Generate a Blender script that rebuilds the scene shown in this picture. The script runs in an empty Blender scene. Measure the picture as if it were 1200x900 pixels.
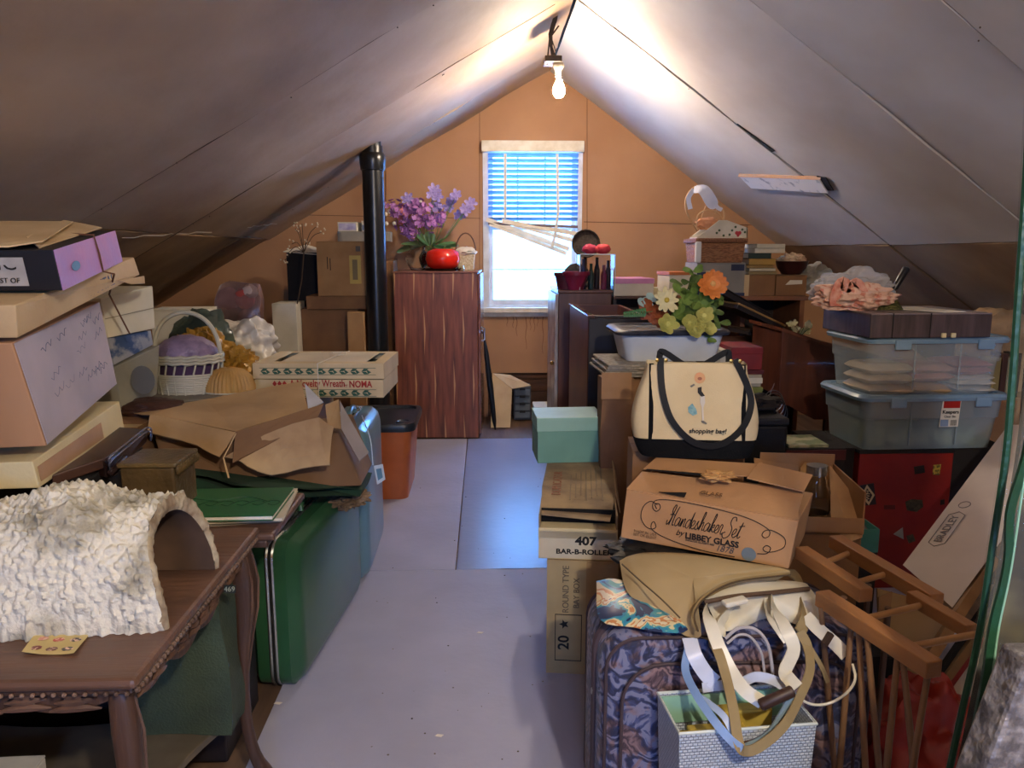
import bpy, bmesh, math, random
from mathutils import Vector, Matrix, Euler, noise
PI = math.pi
V = Vector
C = bpy.context.scene.collection
scene = bpy.context.scene

# ------------------------------------------------------------------ camera
F = 900.0
PITCH = math.radians(9.9)
YAW = math.radians(2.0)
CAM = V((0, 0, 1.5))
cd = bpy.data.cameras.new('camera')
cam = bpy.data.objects.new('camera', cd)
C.objects.link(cam)
cd.sensor_width = 36.0
cd.lens = 36.0 * F / 1200.0
cd.clip_start = 0.05
cam.location = CAM
cam.rotation_euler = Euler((PI / 2 - PITCH, 0, -YAW), 'XYZ')
scene.camera = cam
RM = cam.rotation_euler.to_matrix()


def ray(px, py):
    return RM @ V(((px - 600) / F, -(py - 450) / F, -1.0))


def at(px, py, Y):
    d = ray(px, py)
    return CAM + d * (Y / d.y)


def gz(px, py, z=0.0):
    d = ray(px, py)
    return CAM + d * ((z - CAM.z) / d.z)


# ------------------------------------------------------------------ light
scene.view_settings.view_transform = 'Standard'
scene.view_settings.look = 'None'
scene.view_settings.gamma = 1.0
scene.view_settings.exposure = 0.6
scene.view_settings.use_curve_mapping = False
scene.cycles.max_bounces = 7
scene.cycles.diffuse_bounces = 4
scene.cycles.glossy_bounces = 3
scene.cycles.transparent_max_bounces = 12
scene.cycles.sample_clamp_indirect = 4.0
scene.cycles.use_denoising = True

world = bpy.data.worlds.new('daylight')
scene.world = world
world.use_nodes = True
wn = world.node_tree.nodes
wn['Background'].inputs[0].default_value = (0.14, 0.40, 1.0, 1)
wn['Background'].inputs[1].default_value = 34.0

YG = 6.9          # gable wall with the window
YB = -2.2         # wall behind the camera


def lamp_point(name, loc, color, power, radius):
    ld = bpy.data.lights.new(name, 'POINT')
    ld.color = color
    ld.energy = power
    ld.shadow_soft_size = radius
    o = bpy.data.objects.new(name, ld)
    o.location = loc
    C.objects.link(o)
    return o


def portal(name, loc, rot, sx, sy):
    ld = bpy.data.lights.new(name, 'AREA')
    ld.shape = 'RECTANGLE'
    ld.size, ld.size_y = sx, sy
    ld.cycles.is_portal = True
    o = bpy.data.objects.new(name, ld)
    o.location = loc
    o.rotation_euler = rot
    C.objects.link(o)


W1, W2 = at(571, 300, YG).x, at(677, 300, YG).x
WZ1, WZ2 = at(620, 360, YG).z, at(620, 172, YG).z
portal('window_daylight', ((W1 + W2) / 2, YG + 0.14, (WZ1 + WZ2) / 2), (-PI / 2, 0, 0), W2 - W1 - .04, WZ2 - WZ1 - .04)
portal('rear_window_daylight', (-0.1, YB - 0.06, 1.6), (PI / 2, 0, 0), 0.6, 0.6)

BULB = at(655, 105, 5.2)

lamp_point('stair_bulb_light', (0.55, -0.55, 2.35), (1.0, 0.85, 0.68), 125, 0.05)

# ------------------------------------------------------------------ helpers


def lin(h):
    h = h.lstrip('#')
    v = [int(h[i:i + 2], 16) / 255 for i in (0, 2, 4)]
    return tuple((c / 12.92 if c <= .04045 else ((c + .055) / 1.055) ** 2.4) for c in v) + (1,)


MATS = {}


def mat(name, col, col2=None, rough=.6, scale=6.0, amt=.5, bump=0.0, bscale=60.0, metal=0.0, spec=.5,
        stretch=(1, 1, 1), alpha=1.0, trans=0.0, coat=0.0, sheen=0.0, detail=4, lo=.35, hi=.65, emis=None, es=0, ior=1.45):
    """one procedural material: two colours mixed by noise, a noise bump"""
    if name in MATS:
        return MATS[name]
    m = bpy.data.materials.new(name)
    m.use_nodes = True
    nt = m.node_tree
    b = nt.nodes['Principled BSDF']
    L = nt.links.new
    tc = nt.nodes.new('ShaderNodeTexCoord')
    mp = nt.nodes.new('ShaderNodeMapping')
    mp.inputs['Scale'].default_value = stretch
    L(tc.outputs['Object'], mp.inputs[0])
    c1 = lin(col)
    if col2 is None:
        c2 = tuple(min(1, x * (1 - .35 * amt)) for x in c1[:3]) + (1,)
    else:
        c2 = lin(col2)
    nz = nt.nodes.new('ShaderNodeTexNoise')
    nz.inputs['Scale'].default_value = scale
    nz.inputs['Detail'].default_value = detail
    L(mp.outputs[0], nz.inputs['Vector'])
    cr = nt.nodes.new('ShaderNodeValToRGB')
    cr.color_ramp.elements[0].position = lo
    cr.color_ramp.elements[1].position = hi
    cr.color_ramp.elements[0].color = c2
    cr.color_ramp.elements[1].color = c1
    L(nz.outputs['Fac'], cr.inputs[0])
    L(cr.outputs[0], b.inputs['Base Color'])
    b.inputs['Roughness'].default_value = rough
    b.inputs['Metallic'].default_value = metal
    b.inputs['IOR'].default_value = ior
    b.inputs['Specular IOR Level'].default_value = spec
    b.inputs['Alpha'].default_value = alpha
    b.inputs['Transmission Weight'].default_value = trans
    b.inputs['Coat Weight'].default_value = coat
    b.inputs['Sheen Weight'].default_value = sheen
    if emis:
        b.inputs['Emission Color'].default_value = lin(emis)
        b.inputs['Emission Strength'].default_value = es
    if bump > 0:
        n2 = nt.nodes.new('ShaderNodeTexNoise')
        n2.inputs['Scale'].default_value = bscale
        n2.inputs['Detail'].default_value = 3
        L(mp.outputs[0], n2.inputs['Vector'])
        bp = nt.nodes.new('ShaderNodeBump')
        bp.inputs['Strength'].default_value = bump
        bp.inputs['Distance'].default_value = .01
        L(n2.outputs['Fac'], bp.inputs['Height'])
        L(bp.outputs[0], b.inputs['Normal'])
    MATS[name] = m
    return m


def nodes_of(m):
    nt = m.node_tree
    b = nt.nodes['Principled BSDF']
    return nt, b, nt.nodes.new, nt.links.new


def wood(name, c1, c2, scale=9, axis='z', rough=.45, coat=0.0, dist=4.0):
    """long grain wood"""
    st = {'x': (.12, 1.6, 1.6), 'y': (1.6, .12, 1.6), 'z': (1.6, 1.6, .12)}[axis]
    return mat(name, c1, c2, rough=rough, scale=scale, stretch=st, bump=.25, bscale=40, coat=coat, detail=6, lo=.3, hi=.7)


class MB:
    """collects shapes, then becomes one mesh object"""

    def __init__(s):
        s.bm = bmesh.new()

    def face(s, pts):
        vs = [s.bm.verts.new(p) for p in pts]
        try:
            return s.bm.faces.new(vs)
        except ValueError:
            return None

    def hexa(s, b, t):
        """b and t: four bottom and four top corners, same order"""
        vb = [s.bm.verts.new(p) for p in b]
        vt = [s.bm.verts.new(p) for p in t]
        n = len(b)
        s.bm.faces.new(vb[::-1])
        s.bm.faces.new(vt)
        for i in range(n):
            s.bm.faces.new((vb[i], vb[(i + 1) % n], vt[(i + 1) % n], vt[i]))
        return s

    def box(s, x0, x1, y0, y1, z0, z1, M=None, taper=0):
        b = [(x0 + taper, y0 + taper, z0), (x1 - taper, y0 + taper, z0), (x1 - taper, y1 - taper, z0), (x0 + taper, y1 - taper, z0)]
        t = [(x0, y0, z1), (x1, y0, z1), (x1, y1, z1), (x0, y1, z1)]
        if M is not None:
            b = [M @ V(p) for p in b]
            t = [M @ V(p) for p in t]
        return s.hexa(b, t)

    def slab(s, pts, ext):
        """a flat polygon given thickness ext (vector)"""
        e = V(ext)
        return s.hexa([V(p) for p in pts], [V(p) + e for p in pts])

    def bar(s, a, b, w, h, up=(0, 0, 1)):
        a, b = V(a), V(b)
        d = (b - a).normalized()
        up = V(up)
        if abs(d.dot(up)) > .98:
            up = V((1, 0, 0))
        x = d.cross(up).normalized() * (w / 2)
        y = x.cross(d).normalized() * (h / 2)
        return s.hexa([a - x - y, a + x - y, a + x + y, a - x + y], [b - x - y, b + x - y, b + x + y, b - x + y])

    def tube(s, pts, r, seg=8, closed=False, cap=True):
        pts = [V(p) for p in pts]
        n = len(pts)
        rs = r if isinstance(r, (list, tuple)) else [r] * n
        rings = []
        prev = None
        for i, p in enumerate(pts):
            a = pts[(i - 1) % n] if (closed or i > 0) else p
            c = pts[(i + 1) % n] if (closed or i < n - 1) else p
            d = (c - a)
            d = d.normalized() if d.length > 1e-9 else V((0, 0, 1))
            if prev is None:
                u = d.orthogonal().normalized()
            else:
                u = prev - d * prev.dot(d)
                u = u.normalized() if u.length > 1e-6 else d.orthogonal().normalized()
            prev = u
            w = d.cross(u)
            rings.append([s.bm.verts.new(p + (u * math.cos(t * 2 * PI / seg) + w * math.sin(t * 2 * PI / seg)) * rs[i]) for t in range(seg)])
        m = n if closed else n - 1
        for i in range(m):
            a, b = rings[i], rings[(i + 1) % n]
            for t in range(seg):
                s.bm.faces.new((a[t], a[(t + 1) % seg], b[(t + 1) % seg], b[t]))
        if cap and not closed:
            s.bm.faces.new(rings[0][::-1])
            s.bm.faces.new(rings[-1])
        return s

    def ribbon(s, pts, w, th, nrm, tw=None):
        """flat strap along pts; nrm: one normal or one per point"""
        pts = [V(p) for p in pts]
        n = len(pts)
        rows = []
        for i, p in enumerate(pts):
            d = (pts[min(i + 1, n - 1)] - pts[max(i - 1, 0)]).normalized()
            nn = V(nrm[i]) if isinstance(nrm, list) else V(nrm)
            side = d.cross(nn)
            side = side.normalized() if side.length > 1e-6 else d.orthogonal().normalized()
            nn = side.cross(d).normalized()
            ww = (w[i] if isinstance(w, list) else w) / 2
            rows.append([s.bm.verts.new(p + side * sx * ww + nn * sy * th / 2) for sx, sy in ((-1, -1), (1, -1), (1, 1), (-1, 1))])
        for i in range(n - 1):
            for t in range(4):
                s.bm.faces.new((rows[i][t], rows[i][(t + 1) % 4], rows[i + 1][(t + 1) % 4], rows[i + 1][t]))
        s.bm.faces.new(rows[0][::-1])
        s.bm.faces.new(rows[-1])
        return s

    def lathe(s, prof, c=(0, 0, 0), seg=20, sx=1.0, sy=1.0, M=None):
        """profile [(r,z)...] turned about z"""
        c = V(c)
        rings = []
        for r, z in prof:
            if r < 1e-5:
                p = V((0, 0, z))
                p = (M @ p if M is not None else p) + c
                rings.append([s.bm.verts.new(p)])
            else:
                row = []
                for t in range(seg):
                    p = V((r * sx * math.cos(t * 2 * PI / seg), r * sy * math.sin(t * 2 * PI / seg), z))
                    row.append(s.bm.verts.new((M @ p if M is not None else p) + c))
                rings.append(row)
        for a, b in zip(rings, rings[1:]):
            if len(a) == 1 and len(b) == 1:
                continue
            for t in range(seg):
                if len(a) == 1:
                    s.bm.faces.new((a[0], b[(t + 1) % seg], b[t]))
                elif len(b) == 1:
                    s.bm.faces.new((a[t], a[(t + 1) % seg], b[0]))
                else:
                    s.bm.faces.new((a[t], a[(t + 1) % seg], b[(t + 1) % seg], b[t]))
        return s

    def grid(s, fn, nu, nv, th=0.0):
        """surface fn(u,v), optionally thick"""
        g = [[V(fn(i / nu, j / nv)) for j in range(nv + 1)] for i in range(nu + 1)]
        a = [[s.bm.verts.new(p) for p in row] for row in g]
        for i in range(nu):
            for j in range(nv):
                s.bm.faces.new((a[i][j], a[i + 1][j], a[i + 1][j + 1], a[i][j + 1]))
        if th:
            b = []
            for i in range(nu + 1):
                row = []
                for j in range(nv + 1):
                    du = g[min(i + 1, nu)][j] - g[max(i - 1, 0)][j]
                    dv = g[i][min(j + 1, nv)] - g[i][max(j - 1, 0)]
                    n = du.cross(dv)
                    n = n.normalized() if n.length > 1e-9 else V((0, 0, 1))
                    row.append(s.bm.verts.new(g[i][j] - n * th))
                b.append(row)
            for i in range(nu):
                for j in range(nv):
                    s.bm.faces.new((b[i][j], b[i][j + 1], b[i + 1][j + 1], b[i + 1][j]))
            for i in range(nu):
                s.bm.faces.new((a[i][0], b[i][0], b[i + 1][0], a[i + 1][0]))
                s.bm.faces.new((a[i][nv], a[i + 1][nv], b[i + 1][nv], b[i][nv]))
            for j in range(nv):
                s.bm.faces.new((a[0][j], a[0][j + 1], b[0][j + 1], b[0][j]))
                s.bm.faces.new((a[nu][j], b[nu][j], b[nu][j + 1], a[nu][j + 1]))
        return s

    def blob(s, c, r, amp=.2, freq=3.0, seed=0, sub=4, flat=None, ridged=False):
        """a lumpy bag-like body"""
        c, r = V(c), V(r)
        tmp = bmesh.new()
        bmesh.ops.create_icosphere(tmp, subdivisions=sub, radius=1.0)
        mp = {}
        off = V((seed * 3.7, seed * 1.3, seed * 2.1))
        for v in tmp.verts:
            p = v.co.copy()
            q = p * freq + off
            n = noise.noise(q) * .65 + noise.noise(q * 2.3) * .35
            if ridged:
                n = .5 - abs(n) * 2.2
            p = p * (1 + amp * n)
            if flat is not None and p.z < flat:
                p.z = flat + (p.z - flat) * .08
            mp[v] = s.bm.verts.new(V((p.x * r.x, p.y * r.y, p.z * r.z)) + c)
        for f in tmp.faces:
            s.bm.faces.new([mp[v] for v in f.verts])
        tmp.free()
        return s

    def sphere(s, c, r, seg=12):
        r = r if isinstance(r, (tuple, list)) else (r, r, r)
        prof = [(math.sin(i * PI / (seg // 2 + 2)), -math.cos(i * PI / (seg // 2 + 2))) for i in range(seg // 2 + 3)]
        prof[0] = (0, -1)
        prof[-1] = (0, 1)
        M = Matrix.Diagonal((r[0], r[1], r[2]))
        return s.lathe(prof, c, seg, M=M)

    def xform(s, M):
        for v in s.bm.verts:
            v.co = M @ v.co
        return s

    def build(s, name, m, parent=None, bevel=0.0, smooth=False, shift=None, sub=0, solid=0.0, world_=False):
        bmesh.ops.recalc_face_normals(s.bm, faces=s.bm.faces)
        if shift is not None:
            for v in s.bm.verts:
                v.co -= shift
        elif world_ and parent is not None:
            Mi = world_matrix(parent).inverted()
            for v in s.bm.verts:
                v.co = Mi @ v.co
        me = bpy.data.meshes.new(name)
        s.bm.to_mesh(me)
        s.bm.free()
        me.materials.append(m)
        if smooth:
            for p in me.polygons:
                p.use_smooth = True
        o = bpy.data.objects.new(name, me)
        C.objects.link(o)
        if parent is not None:
            o.parent = parent
        if bevel > 0:
            md = o.modifiers.new('bevel', 'BEVEL')
            md.width = bevel
            md.segments = 2
            md.limit_method = 'ANGLE'
            md.angle_limit = math.radians(35)
        if solid:
            md = o.modifiers.new('solid', 'SOLIDIFY')
            md.thickness = solid
        if sub:
            md = o.modifiers.new('sub', 'SUBSURF')
            md.levels = md.render_levels = sub
        if smooth and not sub:
            try:
                me.set_sharp_from_angle(angle=math.radians(45))
            except Exception:
                pass
        return o


def world_matrix(o):
    M = Matrix.Translation(o.location) @ o.rotation_euler.to_matrix().to_4x4()
    return world_matrix(o.parent) @ M if o.parent is not None else M


def tag(o, label, cat, group=None, kind=None):
    if label:
        o['label'] = label
    if cat:
        o['category'] = cat
    if group:
        o['group'] = group
    if kind:
        o['kind'] = kind
    return o


def thing(name, label, cat, loc=(0, 0, 0), rz=0.0, group=None):
    o = bpy.data.objects.new(name, None)
    o.empty_display_size = .05
    C.objects.link(o)
    o.location = loc
    o.rotation_euler = (0, 0, rz)
    return tag(o, label, cat, group)


def single(name, mb, m, label, cat, group=None, kind=None, **kw):
    """a thing that is one mesh, its origin at the middle of its underside"""
    xs = [v.co for v in mb.bm.verts]
    lo = V((min(p.x for p in xs), min(p.y for p in xs), min(p.z for p in xs)))
    hi = V((max(p.x for p in xs), max(p.y for p in xs), max(p.z for p in xs)))
    c = V(((lo.x + hi.x) / 2, (lo.y + hi.y) / 2, lo.z))
    o = mb.build(name, m, shift=c, **kw)
    o.location = c
    return tag(o, label, cat, group, kind)


def struct(name, mb, m, **kw):
    o = mb.build(name, m, **kw)
    o['kind'] = 'structure'
    return o


def copy_tree(o, parent=None):
    c = o.copy()
    C.objects.link(c)
    if parent is not None:
        c.parent = parent
    for ch in list(o.children):
        copy_tree(ch, c)
    return c


def lettering(s, parent, m, org, xd, yd, size, name='lettering', align='CENTER', ext=.0006, shear=0.0, xs=1.0, world_=True, bold=0.0):
    """writing laid flat on a surface: org = middle of the line, xd reading direction, yd upwards"""
    cu = bpy.data.curves.new('t', 'FONT')
    cu.body = s
    cu.size = size
    cu.align_x = align
    cu.align_y = 'CENTER'
    cu.extrude = ext
    cu.shear = shear
    cu.offset = bold
    cu.resolution_u = 3
    t = bpy.data.objects.new('t', cu)
    C.objects.link(t)
    dg = bpy.context.evaluated_depsgraph_get()
    dg.update()
    me = bpy.data.meshes.new_from_object(t.evaluated_get(dg))
    bpy.data.objects.remove(t)
    xd, yd = V(xd).normalized(), V(yd).normalized()
    n = xd.cross(yd).normalized()
    yd = n.cross(xd)
    org = V(org) + n * ext
    M = Matrix(((xd.x, yd.x, n.x, org.x), (xd.y, yd.y, n.y, org.y), (xd.z, yd.z, n.z, org.z), (0, 0, 0, 1))) @ Matrix.Diagonal((xs, 1, 1, 1))
    if world_ and parent is not None:
        M = world_matrix(parent).inverted() @ M
    me.transform(M)
    me.materials.clear()
    me.materials.append(m)
    o = bpy.data.objects.new(name, me)
    C.objects.link(o)
    o.parent = parent
    return o


def spline(pts, n=6):
    """Catmull-Rom through pts"""
    P = [V(p) for p in pts]
    P = [P[0] * 2 - P[1]] + P + [P[-1] * 2 - P[-2]]
    out = []
    for i in range(1, len(P) - 2):
        for k in range(n):
            t = k / n
            a, b, c, d = P[i - 1], P[i], P[i + 1], P[i + 2]
            out.append(.5 * ((2 * b) + (c - a) * t + (2 * a - 5 * b + 4 * c - d) * t * t + (3 * b - a - 3 * c + d) * t ** 3))
    out.append(P[-2])
    return out


def frame_px(bl, br, top, z):
    """front lower corners in the photograph at height z, front left top pixel row
    -> front left lower corner, width, height, turn"""
    A, B = gz(bl[0], bl[1], z), gz(br[0], br[1], z)
    d = B - A
    rz = math.atan2(d.y, d.x)
    h = at(bl[0], top, A.y).z - z
    return A, V((d.x, d.y)).length, h, rz


CARD = dict(tan=('#b08a5c', '#96714a'), brown=('#8d6843', '#76543a'), pale=('#cdb48b', '#b89b72'), white=('#d8d3c4', '#c2bba8'),
            grey=('#8b867c', '#77736c'), cream=('#d9cba0', '#c9b98c'), dark=('#3b3230', '#2c2626'), old=('#a58c68', '#7b664c'))


def card(k):
    a, b = CARD[k]
    return mat('cardboard_' + k, a, b, rough=.85, scale=5, bump=.12, bscale=90, lo=.3, hi=.75)


M_tape = mat('packing_tape', '#b79a66', '#a98b5a', rough=.3)
M_paper = mat('paper_white', '#e2ddd0', '#d2ccbd', rough=.8)
M_black = mat('black_ink', '#141212', rough=.7)
M_dark = mat('dark_gap', '#0d0b0a', rough=.9)


def carton(name, label, loc, size, rz=0.0, kind='tan', tape=True, group=None, cat='box', bulge=.004, rot=None):
    """closed carton: body, two top flaps meeting in the middle, tape"""
    w, d, h = size
    t = thing(name, label, cat, loc, rz, group)
    if rot:
        t.rotation_euler = rot
    m = MB()
    m.box(0, w, 0, d, 0, h - .006)
    m.build('box_body', card(kind), t, bevel=.003)
    for a, b in ((0.0, d / 2 - .0015), (d / 2 + .0015, d)):
        m = MB()
        m.box(0.0, w, a, b, h - .0055, h)
        m.build('flap', card(kind), t, bevel=.001)
    if tape:
        m = MB()
        m.box(-.0006, w + .0006, d / 2 - .025, d / 2 + .025, h, h + .0008)
        m.box(-.0012, -.0002, d / 2 - .025, d / 2 + .025, h - min(.07, h * .4), h + .0008)
        m.build('tape', M_tape, t)
    return t


def lidbox(name, label, loc, size, rz=0.0, kind='white', lid=.4, group=None, cat='box', mats=None, over=.004, rot=None):
    """box with a lift-off lid"""
    w, d, h = size
    t = thing(name, label, cat, loc, rz, group)
    if rot:
        t.rotation_euler = rot
    mb_, ml = mats or (card(kind), card(kind))
    m = MB()
    m.box(0, w, 0, d, 0, h - .004)
    m.build('box_body', mb_, t, bevel=.002)
    m = MB()
    z1 = h - lid * h
    m.box(-over, w + over, -over, d + over, z1, h)
    m.build('lid', ml, t, bevel=.0025)
    return t
# ================================================================== the room
AP = at(645, 78, YG)
LP = at(190, 352, YG)
RP = at(910, 282, YG)
SL = (AP.z - LP.z) / (AP.x - LP.x)
SR = (AP.z - RP.z) / (RP.x - AP.x)


def roofz(x):
    return AP.z - (SL * (AP.x - x) if x < AP.x else SR * (x - AP.x))


def on_roof(px, py, left):
    """where the line of sight meets the left or right slope"""
    d = ray(px, py)
    s = SL if left else -SR
    # z = AP.z + s*(x-AP.x)
    k = (AP.z + s * (0 - AP.x) - CAM.z + s * 0) / (d.z - s * d.x)
    return CAM + d * k


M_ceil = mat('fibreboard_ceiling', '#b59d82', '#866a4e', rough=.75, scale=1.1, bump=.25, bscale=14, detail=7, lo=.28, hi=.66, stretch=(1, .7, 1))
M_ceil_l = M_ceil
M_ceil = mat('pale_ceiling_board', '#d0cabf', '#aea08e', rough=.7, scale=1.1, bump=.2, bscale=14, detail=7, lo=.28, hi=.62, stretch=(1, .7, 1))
M_wall = mat('fibreboard_wall', '#b08560', '#a07552', rough=.8, scale=1.6, bump=.12, bscale=20, detail=6, lo=.3, hi=.7)
M_deck = mat('roof_deck', '#2c211a', rough=.9)
M_floorwood = mat('old_floor_boards', '#6e5642', '#4d3b2e', rough=.7, scale=7, stretch=(1.5, .15, 1), bump=.3, bscale=25)
M_panel = mat('painted_floor_board', '#a6a8bd', '#9496aa', rough=.5, scale=2.2, bump=.18, bscale=30, detail=7, lo=.25, hi=.7)
M_cream = mat('cream_paint', '#d9d2c2', '#c6bca6', rough=.45, scale=12)
M_white = mat('white_paint', '#d8dadb', '#c3c3c0', rough=.4, scale=10, bump=.05)
M_plank = mat('bare_planks', '#a67048', '#83532f', rough=.75, scale=6, stretch=(2, 1, .3), bump=.3, bscale=30)

# floor
m = MB()
m.box(-4.9, 4.9, YB, YG + .05, -.12, -.012)
struct('floor', m, M_floorwood)
# painted sheets laid in the aisle
xs_seam = gz(541, 590, 0).x


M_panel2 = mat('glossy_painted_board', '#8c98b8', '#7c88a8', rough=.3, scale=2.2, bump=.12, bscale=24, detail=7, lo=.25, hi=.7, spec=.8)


def sheet(pts, label):
    m = MB()
    m.slab(pts, (0, 0, .0115))
    return single('floor_sheet', m, M_panel2 if 'blue' in label else M_panel, label, 'floor board', bevel=.003)


Ls = [gz(505, 440 + 0, 0) for _ in (0,)]
y_back = gz(560, 514, 0).y
y_mid = gz(560, 667, 0).y
lx = gz(310, 880, 0).x
lx2 = gz(440, 640, 0).x
rx = gz(640, 560, 0).x
Z0 = -.0115
sheet([(-1.02, y_mid + .004, Z0), (xs_seam - .003, y_mid + .004, Z0), (xs_seam - .003, y_back, Z0), (-1.02, y_back, Z0)], 'pale painted floor board on the far left, beside the cedar wardrobe')
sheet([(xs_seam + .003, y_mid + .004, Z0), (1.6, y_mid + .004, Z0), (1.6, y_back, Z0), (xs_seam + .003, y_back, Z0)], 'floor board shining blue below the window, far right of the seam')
sheet([(lx, -1.2, Z0), (1.9, -1.2, Z0), (1.9, y_mid - .002, Z0), (lx - .05, y_mid - .002, Z0)], 'large pale painted floor board nearest the camera')

# gable wall with the window opening
m = MB()
T = .12
xl, xr = AP.x - AP.z / SL - .1, AP.x + AP.z / SR + .1
m.slab([(xl, YG, -.12), (W1, YG, -.12), (W1, YG, roofz(W1) + .02), (xl, YG, roofz(xl) + .02)], (0, T, 0))
m.slab([(W2, YG, 0), (xr, YG, 0), (AP.x + .01, YG, AP.z), (W2, YG, roofz(W2))] if W2 < AP.x else [(W2, YG, -.12), (xr, YG, -.12), (xr, YG, roofz(xr) + .02), (W2, YG, roofz(W2) + .02)], (0, T, 0))
zb = at(600, 437, YG).z
m.slab([(W1, YG, zb), (W2, YG, zb), (W2, YG, WZ1), (W1, YG, WZ1)], (0, T, 0))
m.slab([(W1, YG, WZ2), (W2, YG, WZ2)] + ([(W2, YG, roofz(W2)), (AP.x, YG, AP.z), (W1, YG, roofz(W1))] if W2 > AP.x else [(W2, YG, roofz(W2)), (W1, YG, roofz(W1))]), (0, T, 0))
struct('wall_gable', m, M_wall)
# board seams on the gable wall: thin dark joints
n = 1


def joint(a, b, w=.006):
    global n
    m = MB()
    m.bar(a, b, w, .004, (0, 1, 0))
    struct('trim_%d' % n, m, mat('dark_joint', '#4a3022', rough=.9))
    n += 1


Yj = YG - .001
joint(at(452, 200, Yj), at(452, 300, Yj))
joint(at(562, 120, Yj), at(562, 330, Yj), .004)
joint(at(688, 108, Yj), at(688, 330, Yj), .004)
joint(at(360, 252, Yj), at(563, 256, Yj), .004)
joint(at(684, 260, Yj), at(890, 264, Yj), .005)

# planks below the window
pz0 = zb
k = 0
m = MB()
zz = -.12
while zz < pz0 - .01:
    h = min(.115, pz0 - zz)
    m.box(W1 - .02, W2 + .1, YG + .02, YG + .06, zz, zz + h - .006)
    zz += h
m.box(W1 - .02, W2 + .1, YG + .06, YG + .12, -.12, pz0)
struct('wall_planks', m, mat('rough_planks', '#5c3d29', '#41291b', rough=.8, scale=7, stretch=(.3, 1, 2), bump=.4, bscale=30), bevel=.003)
# stained runs on the board under the window
m = MB()
rnd = random.Random(4)
for i in range(9):
    x = at(596 + i * 6.0 + rnd.uniform(-3, 3), 380, YG).x
    z1 = WZ1 - .02
    L_ = rnd.uniform(.12, .42)
    pts = [(x + .006 * math.sin(j * 1.7 + i), YG - .001, z1 - L_ * j / 7) for j in range(8)]
    m.ribbon(pts, [.008 - .0007 * j for j in range(8)], .001, (0, -1, 0))
struct('trim_stain', m, mat('water_stain', '#7a4a2c', '#5e3720', rough=.6))

# rear wall with a window (daylight from behind the camera)
m = MB()
for x0, x1, z0, z1 in ((xl, -.4, 0, 3.6), (.2, xr, 0, 3.6), (-.4, .2, 0, 1.3), (-.4, .2, 1.9, 3.6)):
    m.box(x0, x1, YB - .1, YB, z0, z1)
struct('wall_rear', m, M_wall)

# sloping ceilings: separate sheets with buckled edges, dark deck behind
ceil_seams_l = [on_roof(300, 130, True).y, on_roof(450, 122, True).y]


def slope_sheet(mb, y0, y1, u0, u1, left, seed, lift0=0.0, lift1=0.0, gap=.004):
    """u runs down the slope from the ridge (0..1)"""
    s = SL if left else SR
    xe = xl if left else xr

    def f(a, b):
        y = y0 + gap + (y1 - y0 - 2 * gap) * b
        u = u0 + (u1 - u0) * a
        x = AP.x + (xe - AP.x) * u
        z = AP.z - s * abs(x - AP.x)
        nrm = V((s if left else -s, 0, -1)).normalized()
        q = V((x * 1.3, y * 1.6, seed * 7.3))
        dis = .010 * noise.noise(q) + .004 * noise.noise(q * 4)
        e = abs(2 * b - 1) ** 6
        dis += e * (lift0 if b < .5 else lift1) * (.6 + .6 * noise.noise(V((x * 2.5, seed, b > .5))))
        return V((x, y, z)) + nrm * (dis + .012)
    mb.grid(f, 44, 22, .012)


def roof_edge_y(px, py, left):
    return on_roof(px, py, left).y


UL = (AP.x - on_roof(200, 271, True).x) / (AP.x - xl)
UR = (on_roof(1010, 283, False).x - AP.x) / (xr - AP.x)
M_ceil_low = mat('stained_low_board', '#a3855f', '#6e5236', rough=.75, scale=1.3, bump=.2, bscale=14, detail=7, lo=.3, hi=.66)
seL = [YB, roof_edge_y(290, 132, True), roof_edge_y(447, 122, True), YG - .75, YG]
mL, mLl = MB(), MB()
for i in range(len(seL) - 1):
    slope_sheet(mL, seL[i], seL[i + 1], 0.004, UL, True, i + 1, .012, .02)
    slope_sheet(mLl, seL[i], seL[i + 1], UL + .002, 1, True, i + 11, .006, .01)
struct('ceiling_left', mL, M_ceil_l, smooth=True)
ySr0 = roof_edge_y(1035, 117, False)
ySr1 = roof_edge_y(800, 88, False)
seR = [YB, roof_edge_y(1190, 60, False), ySr0, ySr1, YG]
mR, mRl = MB(), MB()
for i in range(len(seR) - 1):
    gp = .004
    y0, y1 = seR[i], seR[i + 1]
    if i == 3:
        y0 += .022
    slope_sheet(mR, y0, y1, 0.004, UR, False, i + 21, .009, .006)
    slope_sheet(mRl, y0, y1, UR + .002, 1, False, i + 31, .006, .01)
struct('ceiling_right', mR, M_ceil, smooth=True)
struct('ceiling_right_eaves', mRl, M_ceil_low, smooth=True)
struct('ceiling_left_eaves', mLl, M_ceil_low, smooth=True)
for left in (True, False):
    s = SL if left else SR
    xe = (xl - .3) if left else (xr + .3)
    m = MB()
    ze = AP.z - s * abs(xe - AP.x)
    m.slab([(AP.x, YB - .2, AP.z + .06), (xe, YB - .2, ze + .06), (xe, YG + .3, ze + .06), (AP.x, YG + .3, AP.z + .06)], (0, 0, .05))
    struct('ceiling_deck_' + ('left' if left else 'right'), m, M_deck)
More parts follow.
